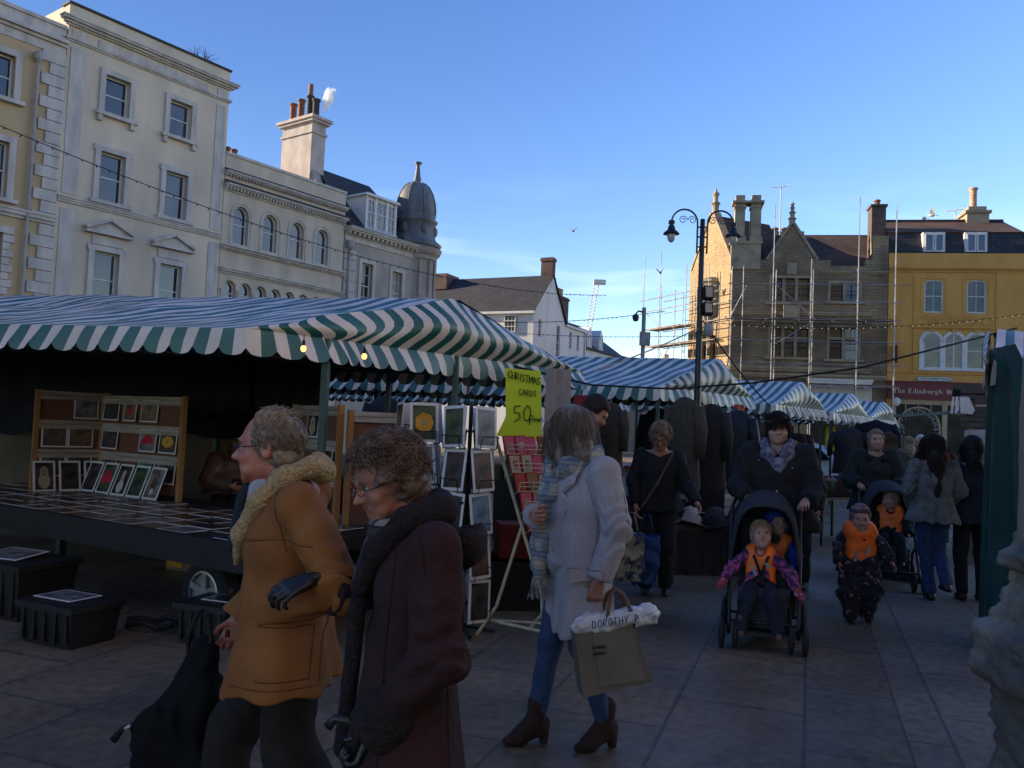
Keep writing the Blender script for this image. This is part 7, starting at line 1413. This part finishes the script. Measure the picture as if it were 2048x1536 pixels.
smesh('shoulder_bag_strap', [cap((-.13, .10, 1.40), (.02, .17, 1.1), .012, .012), cap((.02, .17, 1.1), (.16, .16, .86), .012, .012)], .009, M('tan_strap', (.13, .09, .05)), P4.root)
def carrier(label, x, y, z0, w_, h_, mat, name='carrier_bag', hz=.2):
    b = thing(name, label, 'bag', (x, y, 0)); smesh('bag_body', [('+', 'box', (A_(0, 0, z0 + h_ / 2), (w_ / 2, .06, h_ / 2), None), .01)], .012, mat, b, folds(.012, 22, x)); line_tube(b, 'handle', [(-w_ * .3, 0, z0 + h_), (-w_ * .1, 0, z0 + h_ + hz), (w_ * .1, 0, z0 + h_ + hz), (w_ * .3, 0, z0 + h_)], .008, mat)
carrier('bright blue carrier bag in the curly haired woman\'s hand', 1.36, 8.05, .12, .24, .48, M('blue_plastic', (.006, .035, .14), rough=.5)); carrier('beige patterned carrier bag in front of the blue one', 1.20, 7.98, .16, .24, .46, M('beige_pattern', (.30, .26, .18), (.03, .04, .06), scale=12, lo=.48, hi=.52, rough=.4))
# ---------------------------------------------------------------- 5 dark haired man behind the card stand
m_dkh = M('dark_brown_hair', (.030, .018, .014), (.014, .009, .008), scale=50, stretch=(2, 2, .4), rough=.65, spec=.2)
P5 = Person('tall dark haired man in a dark coat bending his head behind the grey coated woman', (.66, 7.35, 0), R(-120), 1.93, yaw=0, pitch=35, h=.01, head=(0, .09, 1.545), neck=(0, .02, 1.42)); P5.body(); P5.face(m_dkh); P5.coat(m_blk, hem=.78, fat=.02); P5.trousers(m_blk); P5.shoes(m_glv); P5.cap_hair(m_dkh, .014, front=.06, amp=.003, h=.008)
# ---------------------------------------------------------------- 6 black haired woman with pushchair
m_blh = M('black_hair', (.022, .012, .013), (.009, .006, .007), scale=50, stretch=(2, 2, .4), rough=.65, spec=.2)
P6 = Person('heavy set woman with a swept black fringe and grey scarf pushing the nearer pushchair', (2.30, 7.10, 0), R(163), 1.80, yaw=2, pitch=2, h=.0075, skin=m_skin3, lsh=(-.2, -.0, 1.375), rsh=(.2, 0, 1.375), lel=(-.29, .05, 1.10), lwr=(-.21, .30, 1.03), rel=(.29, .05, 1.1), rwr=(.21, .30, 1.03))
P6.body(hands=(((.1, 1, -.1), (0, -.1, -1), 1.1, -1), ((-.1, 1, -.1), (0, -.1, -1), 1.1, 1)), fat=.014); P6.face(m_blh)
P6.coat(m_blk, hem=.78, fat=.065, flare=.05, sl=(.10, .095, .075), seed=6, amp=.006); P6.trousers(m_blk, (.12, .09, .075)); P6.shoes(m_glv)
P6.cap_hair(m_blh, .022, lowback=-.07, front=.055, amp=.002, h=.0065, extra=(cap(P6.hp(-.04, .080, .095), P6.hp(.06, .080, .055), .020, .018, .02), cap(P6.hp(.075, .05, .05), P6.hp(.085, .02, -.06), .022, .014, .02), cap(P6.hp(-.075, .04, .05), P6.hp(-.085, .01, -.06), .02, .014, .02)))
P6.strands(m_blh, 420, .065, r=.0018, grav=.5, seed=4, shell=1.27, spread=.04, seg=6, comb=(.3, .3, 0), region=lambda p, d: p[2] > .03 and p[1] > -.06, start=1, name='fringe')
m_gsc = M('grey_print_scarf', (.20, .19, .24), (.08, .08, .13), scale=22, lo=.45, hi=.55)
q = P6.sc; smesh('scarf', [cap(A_(-.09, .0, 1.45) * q, A_(-.07, .09, 1.37) * q, .05, .055, .03), cap(A_(.09, 0, 1.45) * q, A_(.07, .09, 1.37) * q, .05, .055, .03), cap(A_(-.07, .09, 1.37) * q, A_(0, .14, 1.25) * q, .05, .04, .03), cap(A_(.07, .09, 1.37) * q, A_(0, .14, 1.25) * q, .05, .04, .03), cap(A_(-.08, -.06, 1.46) * q, A_(.08, -.06, 1.46) * q, .045, .045, .03)], .0075, m_gsc, P6.root, folds(.009, 34))
for a, c in (((-.12, .175, 1.35), (-.12, .182, 1.35)), ((.15, .16, 1.4), (.15, .167, 1.4)), ((0, .235, 1.16), (0, .24, 1.12))): line_tube(P6.root, 'stud', [a, c], .008, m_metal)
# ---------------------------------------------------------------- pushchairs
m_hood = M('charcoal_canvas', (.030, .031, .036), (.02, .02, .024), scale=15, bump=.1); m_frame = M('pushchair_frame', (.02, .02, .022), rough=.35)
def pushchair(label, x, y, rz, wide=.0, col=None):
    b = thing('pushchair', label, 'pushchair', (x, y, 0), rz, None); hm = col or m_hood
    def wheel(px, py, r, w_): f = MB(); f.T = Matrix.Translation((px, py, r)) @ Matrix.Rotation(R(90), 4, 'Y'); f.lathe([(0, -w_), (r * .6, -w_), (r * .85, -w_ * .9), (r, -w_ * .4), (r, w_ * .4), (r * .85, w_ * .9), (r * .6, w_), (0, w_)], (0, 0, 0), 20); wh = f.build('wheel', M('tyre', (.018, .018, .02)), b); g_ = MB(); g_.T = f.T; g_.lathe([(0, -w_ - .004), (r * .5, -w_ - .003), (r * .5, w_ + .003), (0, w_ + .004)], (0, 0, 0), 12); g_.build('hub', m_frame, wh)
    for s_ in (-1, 1):
        wheel(s_ * .25 - .05, .36, .105, .02); wheel(s_ * .25 + .05, .36, .105, .02); wheel(s_ * .31, -.36, .125, .022)
        f = MB(); f.tube([(s_ * .25, .36, .105), (s_ * .25, .34, .22), (s_ * .26, .15, .42), (s_ * .27, -.30, 1.0), (s_ * .24, -.42, 1.07)], .015, 8); f.tube([(s_ * .31, -.36, .125), (s_ * .27, -.1, .36), (s_ * .26, .1, .45)], .014, 8); f.build('frame_tube', m_frame, b, smooth=True)
    f = MB(); f.tube([(-.24, -.42, 1.07), (-.1, -.46, 1.09), (.1, -.46, 1.09), (.24, -.42, 1.07)], .017, 8); f.build('handlebar', m_glv, b, smooth=True); line_tube(b, 'axle', [(-.31, -.36, .125), (.31, -.36, .125)], .012, m_frame, 6); line_tube(b, 'crossbar', [(-.25, .34, .2), (.25, .34, .2)], .012, m_frame, 6)
    smesh('seat', [('+', 'box', (A_(0, .06, .40), (.19, .18, .035), None), .02), ('+', 'box', (A_(0, -.16, .66), (.19, .035, .28), np.array(Matrix.Rotation(R(14), 3, 'X'))), .04), ('+', 'box', (A_(0, .28, .28), (.17, .03, .13), np.array(Matrix.Rotation(R(10), 3, 'X'))), .03)], .012, hm, b)
    f = MB(); f.box(-.2, .2, .26, .42, .12, .145); f.build('footrest', m_frame, b); smesh('basket', [('+', 'box', (A_(0, -.05, .22), (.2, .22, .07), None), .02)], .014, m_blk, b, folds(.008, 20))
    P = []
    for i in range(17):
        a = PI * i / 16; row = []
        for k in range(9):
            t = k / 8; yy = -.26 + .40 * t; rr = .235 + .02 * math.sin(PI * t) + (.008 if k % 3 == 0 else 0); zc = .86 + .0 * t; row.append((-rr * 1.05 * math.cos(a), yy - .1 * math.cos(a) ** 2, zc + (.29 - .10 * t ** 2) * math.sin(a) ** .8 - (.30 * abs(math.cos(a)) ** 6)))
        P.append(row)
    f = MB(); f.grid(P); f.add([tuple(r_[0]) for r_ in P], [tuple(range(16, -1, -1))]); o = f.build('hood', hm, b, smooth=True); md = o.modifiers.new('solid', 'SOLIDIFY'); md.thickness = .012
    return b
pushchair('nearer pushchair with charcoal hood carrying two toddlers', 2.06, 6.60, R(163)); pushchair('farther pushchair with black hood, behind the standing toddler', 4.28, 9.30, R(165))
# ---------------------------------------------------------------- children
m_org = M('fluorescent_orange_vest', (1.0, .19, .02), (.95, .14, .015), scale=7, rough=.55); m_refl = M('reflective_grey', (.30, .30, .27)); m_flor = M('floral_snowsuit', (.03, .02, .06), (.30, .05, .16), scale=26, lo=.47, hi=.53); m_flor2 = M('dark_star_suit', (.018, .016, .026), (.20, .15, .16), scale=22, lo=.36, hi=.40)
m_fair = M('fair_hair', (.36, .26, .15), (.20, .13, .07), scale=50); m_red = M('red_mitten', (.26, .03, .05), (.3, .25, .25), scale=40, lo=.4, hi=.45)
def vest(P, hem, zt, fat=.015, h=.009):
    J = P.J; q = P.sc; c = J['chest']; o = []
    for sx in (-1, 1): o.append(cap(c + A_(sx * .07, 0, .10) * q, J['hip'] + A_(sx * .075, 0, .05) * q, (.115 + fat) * q, (.13 + fat) * q, .04)); o.append(cap(J['lsh' if sx < 0 else 'rsh'] + A_(-sx * .05, 0, .02) * q, c + A_(sx * .08, 0, .06) * q, .085 * q + fat, .10 * q + fat, .03))
    o = [(a, b, (p[0], p[1], p[2] * .9, p[3] * .9), k) for a, b, p, k in o]; o.append(('-', 'box', (A_(0, 0, hem - .3), (.6, .6, .3), None), .005)); o.append(('-', 'cap', (J['neck'] + A_(0, .02, .0), J['neck'] + A_(0, .2, .0) * q, .07 * q, .09 * q), .01))
    v = smesh('vest', o, h, m_org, P.root, folds(.004, 34, 2)); return v
SIT = dict(hip=(0, -.1, .80), chest=(0, -.17, 1.10), neck=(0, -.17, 1.30), lhp=(-.09, -.1, .80), rhp=(.09, -.1, .80), lsh=(-.14, -.17, 1.24), rsh=(.14, -.17, 1.24))
def kid(label, loc, rz, H, z0, **kw):
    P = Person(label, (loc[0], loc[1], z0), rz, H, h=.0075, skin=m_skin3, **kw); return P
# front toddler, orange vest, looking up
c = dict(SIT); c.update(head=(0, -.14, 1.50), lel=(-.36, -.02, 1.05), lwr=(-.48, .20, .82), rel=(.36, -.05, 1.06), rwr=(.50, .12, .88), lkn=(-.14, .38, .72), lan=(-.22, .50, .32), rkn=(.16, .38, .72), ran=(.26, .50, .32))
K1 = kid('fair toddler in a floral suit and orange vest, strapped in front of the nearer pushchair', (2.00, 6.50), R(166), .95, -.02, yaw=6, pitch=-16, hs=1.68, **c)
K1.body(nose=.7, hands=((( -.3, .4, -1), (1, 0, 0), .2), ((.3, .3, -1), (-1, 0, 0), .2)), fat=.012); K1.face(); K1.coat(m_flor, hem=.78, fat=.02, sl=(.09, .085, .075), h=.008, seed=2); vest(K1, .47, 0, .028); K1.trousers(M('navy_trousers', (.014, .016, .03)), (.12, .10, .09), .005, bot=.0); K1.shoes(M('tan_boot', (.13, .075, .05)), boot=.14); K1.cap_hair(m_fair, .010, front=.078, amp=.004, h=.0065); K1.strands(m_fair, 260, .06, r=.0022, seed=4, shell=1.13, spread=.12, seg=6, grav=.5, region=lambda p, d: p[2] > .0 and (p[1] < .02 or p[2] > .07), start=1, name='wisps')
q = K1.sc
for a, b_ in (((-.10, .02, 1.24), (0, .09, .98)), ((.10, .02, 1.24), (0, .09, .98)), ((0, .09, .98), (-.16, .04, .86)), ((0, .09, .98), (.16, .04, .86)), ((0, .09, .98), (0, .09, .80))): line_tube(K1.root, 'harness_strap', [A_(*a) * q, A_(*b_) * q], .011, m_blk)
for L in 'lr': w = K1.J[L + 'wr']; e = K1.J[L + 'el']; d = (w - e) / np.linalg.norm(w - e); smesh('mitten', [cap(w - d * .03, w + d * .065, .030, .028), cap(w, w + d * .03 + A_(.03 if L == 'l' else -.03, 0, 0), .014, .012)], .006, m_red, K1.root)
for a, b_ in (((-.12, .155, 1.10), (-.05, .16, 1.16)), ((.07, .16, .98), (.13, .14, 1.12))): f = MB(); A0, B0 = A_(*a) * q, A_(*b_) * q; f.bar(A0, B0, .022, .01, up=(0, 1, 0)); f.build('reflective_strip', m_refl, K1.root)
c = dict(SIT); c.update(head=(0, -.15, 1.52), lel=(-.30, -.1, 1.02), lwr=(-.30, .08, .86), rel=(.30, -.1, 1.02), rwr=(.30, .08, .86), lkn=(-.14, .3, .78), lan=(-.16, .40, .5), rkn=(.14, .3, .78), ran=(.16, .40, .5))
K2 = kid('toddler in a royal blue hood and orange vest sitting behind the fair toddler', (2.17, 6.70), R(160), .92, .08, yaw=35, pitch=-10, hs=1.62, **c); m_rb = M('royal_blue', (.012, .035, .30), (.008, .022, .2), scale=10)
K2.body(nose=.7, fat=.008); K2.face(); K2.coat(m_rb, hem=.78, fat=.03, sl=(.11, .10, .085), h=.009, seed=3); vest(K2, .52, 0, .048); K2.trousers(m_blk, (.11, .10, .09)); K2.shoes(m_glv)
K2.cap_hair(m_rb, .022, lowback=-.11, front=.045, amp=.001, h=.008, name='hood')
K3 = kid('toddler standing in a striped woolly hat, dark patterned suit and orange vest', (3.16, 7.42), R(170), 1.02, .0, yaw=-4, pitch=2, hs=1.66, head=(0, .0, 1.50), lel=(-.32, -.0, 1.10), lwr=(-.42, .14, .90), rel=(.30, -.02, 1.08), rwr=(.30, .10, .84), lkn=(-.16, .04, .44), rkn=(.15, .06, .44), lan=(-.14, -.02, .085), ran=(.13, .14, .085), lsh=(-.15, 0, 1.30), rsh=(.15, 0, 1.30))
K3.body(fat=.012, nose=.7); K3.face(); K3.coat(m_flor2, hem=.72, fat=.03, flare=.05, sl=(.095, .09, .08), h=.009, seed=4); K3.trousers(m_flor2, (.17, .16, .11), .012); K3.shoes(m_blk, boot=.12); vest(K3, .40, 0, .05)
for L in 'lr': w = K3.J[L + 'wr']; e = K3.J[L + 'el']; d = (w - e) / np.linalg.norm(w - e); smesh('glove', Person.hand_ops(K3, w, d, (1 if L == 'l' else -1, 0, 0), .3, thumb=(1 if L == 'r' else -1)), .006, m_red, K3.root)
K3.cap_hair(brick('striped_knit', (.08, .09, .13), (.42, .36, .36), (.30, .08, .10), 4, .03, .006, axes='xz'), .016, lowback=-.02, front=.062, amp=.001, h=.007, name='woolly_hat'); K3.strands(m_dkh, 160, .12, r=.003, seed=3, shell=1.12, seg=6, region=lambda p, d: p[2] < .02 and p[2] > -.03 and p[1] < .03, name='hair')
q = K3.sc
for a, b_ in (((-.10, .19, 1.14), (-.05, .20, 1.0)), ((.06, .20, 1.06), (.11, .20, .90))): f = MB(); f.bar(A_(*a) * q, A_(*b_) * q, .022, .010, up=(0, 1, 0)); f.build('reflective_strip', m_refl, K3.root)
c = dict(SIT); c.update(head=(0, -.12, 1.50), lel=(-.28, -.1, 1.02), lwr=(-.30, .08, .86), rel=(.28, -.1, 1.02), rwr=(.30, .08, .86), lkn=(-.14, .3, .78), lan=(-.16, .40, .42), rkn=(.14, .3, .78), ran=(.16, .40, .42))
K4 = kid('fair haired toddler in an orange vest sitting in the farther pushchair', (4.27, 9.22), R(160), 1.0, .08, yaw=-50, pitch=5, hs=1.6, **c)
K4.body(nose=.7, fat=.008); K4.face(); K4.coat(m_blk, hem=.78, fat=.03, sl=(.10, .10, .085), h=.01); vest(K4, .52, 0, .048); K4.trousers(m_blk, (.11, .10, .09)); K4.shoes(m_glv); K4.cap_hair(m_fair, .012, front=.06, amp=.006, h=.0075)
# ---------------------------------------------------------------- others
m_oli = M('dark_olive_parka', (.022, .024, .018), (.014, .015, .012), scale=10); m_oli2 = M('olive_green_jacket', (.05, .058, .032), (.035, .04, .024), scale=10); m_bln = M('dark_blonde_hair', (.26, .17, .09), (.13, .08, .045), scale=50, stretch=(2, 2, .4))
P7 = Person('young blonde woman in a dark parka with fur collar pushing the farther pushchair', (4.42, 9.98, 0), R(163), 1.74, yaw=4, pitch=0, h=.0085, skin=m_skin3, lel=(-.28, .05, 1.10), lwr=(-.2, .30, 1.06), rel=(.28, .05, 1.1), rwr=(.2, .30, 1.06))
P7.body(hands=(((.1, 1, -.1), (0, -.1, -1), 1.1, -1), ((-.1, 1, -.1), (0, -.1, -1), 1.1, 1)), fat=.006); P7.face(m_bln); P7.coat(m_oli, hem=.75, fat=.05, flare=.03, sl=(.10, .095, .075), seed=7); P7.trousers(m_blk); P7.shoes(m_glv)
P7.cap_hair(m_bln, .012, lowback=-.07, front=.075, amp=.002, h=.007, extra=(cap(P7.hp(.078, .02, .03), P7.hp(.07, .02, -.12), .016, .014, .02), cap(P7.hp(-.078, .02, .03), P7.hp(-.07, .02, -.12), .016, .014, .02))); q = P7.sc
smesh('fur_collar', [cap(A_(-.12, -.02, 1.40) * q, A_(-.08, .10, 1.36) * q, .045, .04), cap(A_(.12, -.02, 1.40) * q, A_(.08, .10, 1.36) * q, .045, .04), cap(A_(-.12, -.06, 1.40) * q, A_(.12, -.06, 1.40) * q, .06, .06)], .009, m_fur, P7.root, fuzz(.006, 90), it=0)
def walker(label, x, y, rz, H, coat, hair, long=0, hem=.8, tr=None, fat=.03, h=.011, flare=.02, hat=None, facing=True, shoe=None, hthick=.014, **kw):
    P = Person(label, (x, y, 0), rz, H, h=h, **kw); P.body(); 
    if facing: P.face(hair)
    P.coat(coat, hem=hem, fat=fat, flare=flare, seed=x); P.trousers(tr or m_blk, h=.012); P.shoes(shoe or m_glv)
    P.cap_hair(hair, hthick, front=.065, amp=.003, h=.009)
    if long: P.strands(hair, 320, long, r=.004, seed=int(x * 7), shell=1.16, seg=9, spread=.05, name='hair_strands'); smesh('hair_mass', [cap(P.hp(0, -.05, .02), P.hp(0, -.08, -.12), .085, .085, .03), cap(P.hp(0, -.08, -.12), P.hp(0, -.10, -.05 - long), .085, .06, .03)], .011, hair, P.root, folds(.007, 40, 3, .1))
    return P
m_prk = M('silver_grey_parka', (.17, .165, .155), (.10, .10, .095), scale=14, bump=.4, bscale=40); m_nav = M('navy_coat', (.016, .020, .035), (.010, .013, .022), scale=8)
P8 = walker('woman with long dark wavy hair in a silver grey parka walking away', 4.36, 8.5, R(-6), 1.70, m_prk, m_dkh, .42, hem=.80, tr=m_jean, fat=.02, flare=.03, h=.008, facing=False, hthick=.018, shoe=m_glv, lkn=(-.05, .05, .5), lan=(.0, .02, .09), rkn=(.08, .06, .5), ran=(.06, -.22, .22), lel=(-.25, -.03, 1.12), lwr=(-.16, .13, .95), rel=(.25, -.03, 1.12), rwr=(.16, .13, .95))
P8.trousers(m_jean, (.098, .066, .05), .003, seed=4, name='jeans')
walker('woman in navy coat and brown boots beside the grey parka, back turned', 4.82, 8.60, R(-8), 1.68, m_nav, m_blh, .25, hem=.80, fat=.035, facing=False, hthick=.03, shoe=m_boot)
walker('person in an olive green jacket with brown hair behind the blonde woman', 5.0, 10.9, R(-20), 1.72, m_oli2, M('mid_brown_hair', (.09, .05, .03), (.05, .03, .02)), .3, hem=.80, fat=.06, facing=False)
walker('person in a dark hooded coat behind the black haired woman\'s shoulder', 3.10, 8.9, R(150), 1.64, m_blk, m_blh, .15, fat=.05)
walker('fair ponytailed woman in a navy jacket with pale hood, walking off', 6.85, 14.2, R(-5), 1.70, m_nav, m_fair, .16, facing=False, fat=.05)
walker('white haired man far off before the shop window', 8.2, 16.5, R(170), 1.76, m_nav, M('white_hair', (.6, .57, .53)), 0)
pr = walker('grey haired person with a red tabard in the far crowd', 6.75, 13.0, R(-30), 1.70, m_blk, M('iron_grey_hair', (.12, .10, .09)), 0, facing=False); q = pr.sc
smesh('red_tabard', [cap(A_(-.1, -.0, 1.32) * q, A_(-.1, 0, 1.0) * q, .14, .15), cap(A_(.1, -.0, 1.32) * q, A_(.1, 0, 1.0) * q, .14, .15), ('-', 'box', (A_(0, 0, .8), (.5, .5, .12), None), .01)], .012, M('orange_red_tabard', (.75, .06, .03)), pr.root)
walker('person in black beside the grey post, face turned away', 6.9, 12.2, R(20), 1.74, m_blk, m_blh, 0, facing=False, hthick=.03)
walker('small figure in a knitted hat far behind the pushchairs', 8.1, 17.6, R(175), 1.66, m_oli, M('drab_knit', (.07, .065, .05)), 0, h=.012)
walker('shopper in a dark coat standing at the third stall', 5.1, 14.2, R(60), 1.66, m_blk, m_dkh, .1, h=.012, facing=False)
# stallholder bent over behind the table
m_puff = M('dusky_pink_puffer', (.13, .075, .065), (.09, .052, .046), scale=6, rough=.5)
P9 = Person('stallholder with reddish blonde hair in a dusky pink puffer jacket, bent over the table', (-3.18, 9.35, 0), R(-140), 1.50, yaw=0, pitch=50, h=.0095, neck=(0, .16, 1.30), head=(0, .30, 1.36), chest=(0, .08, 1.12), lsh=(-.18, .12, 1.24), rsh=(.18, .12, 1.24), lel=(-.30, .22, 1.0), lwr=(-.1, .42, .93), rel=(.3, .22, 1.0), rwr=(.1, .42, .93))
P9.body(); P9.coat(m_puff, hem=.80, fat=.07, flare=.02, sl=(.12, .11, .08), amp=.003, disp=lambda x, y, z: .010 * np.abs(np.sin(z * 32 + 3 * x)) + 0 * y); P9.trousers(m_blk); P9.shoes(m_glv); m_rbl = M('reddish_blonde', (.20, .10, .05), (.10, .05, .03), scale=50)
P9.cap_hair(m_rbl, .02, front=.07, amp=.003, h=.0085); P9.strands(m_rbl, 300, .2, r=.003, seed=9, shell=1.2, seg=8)
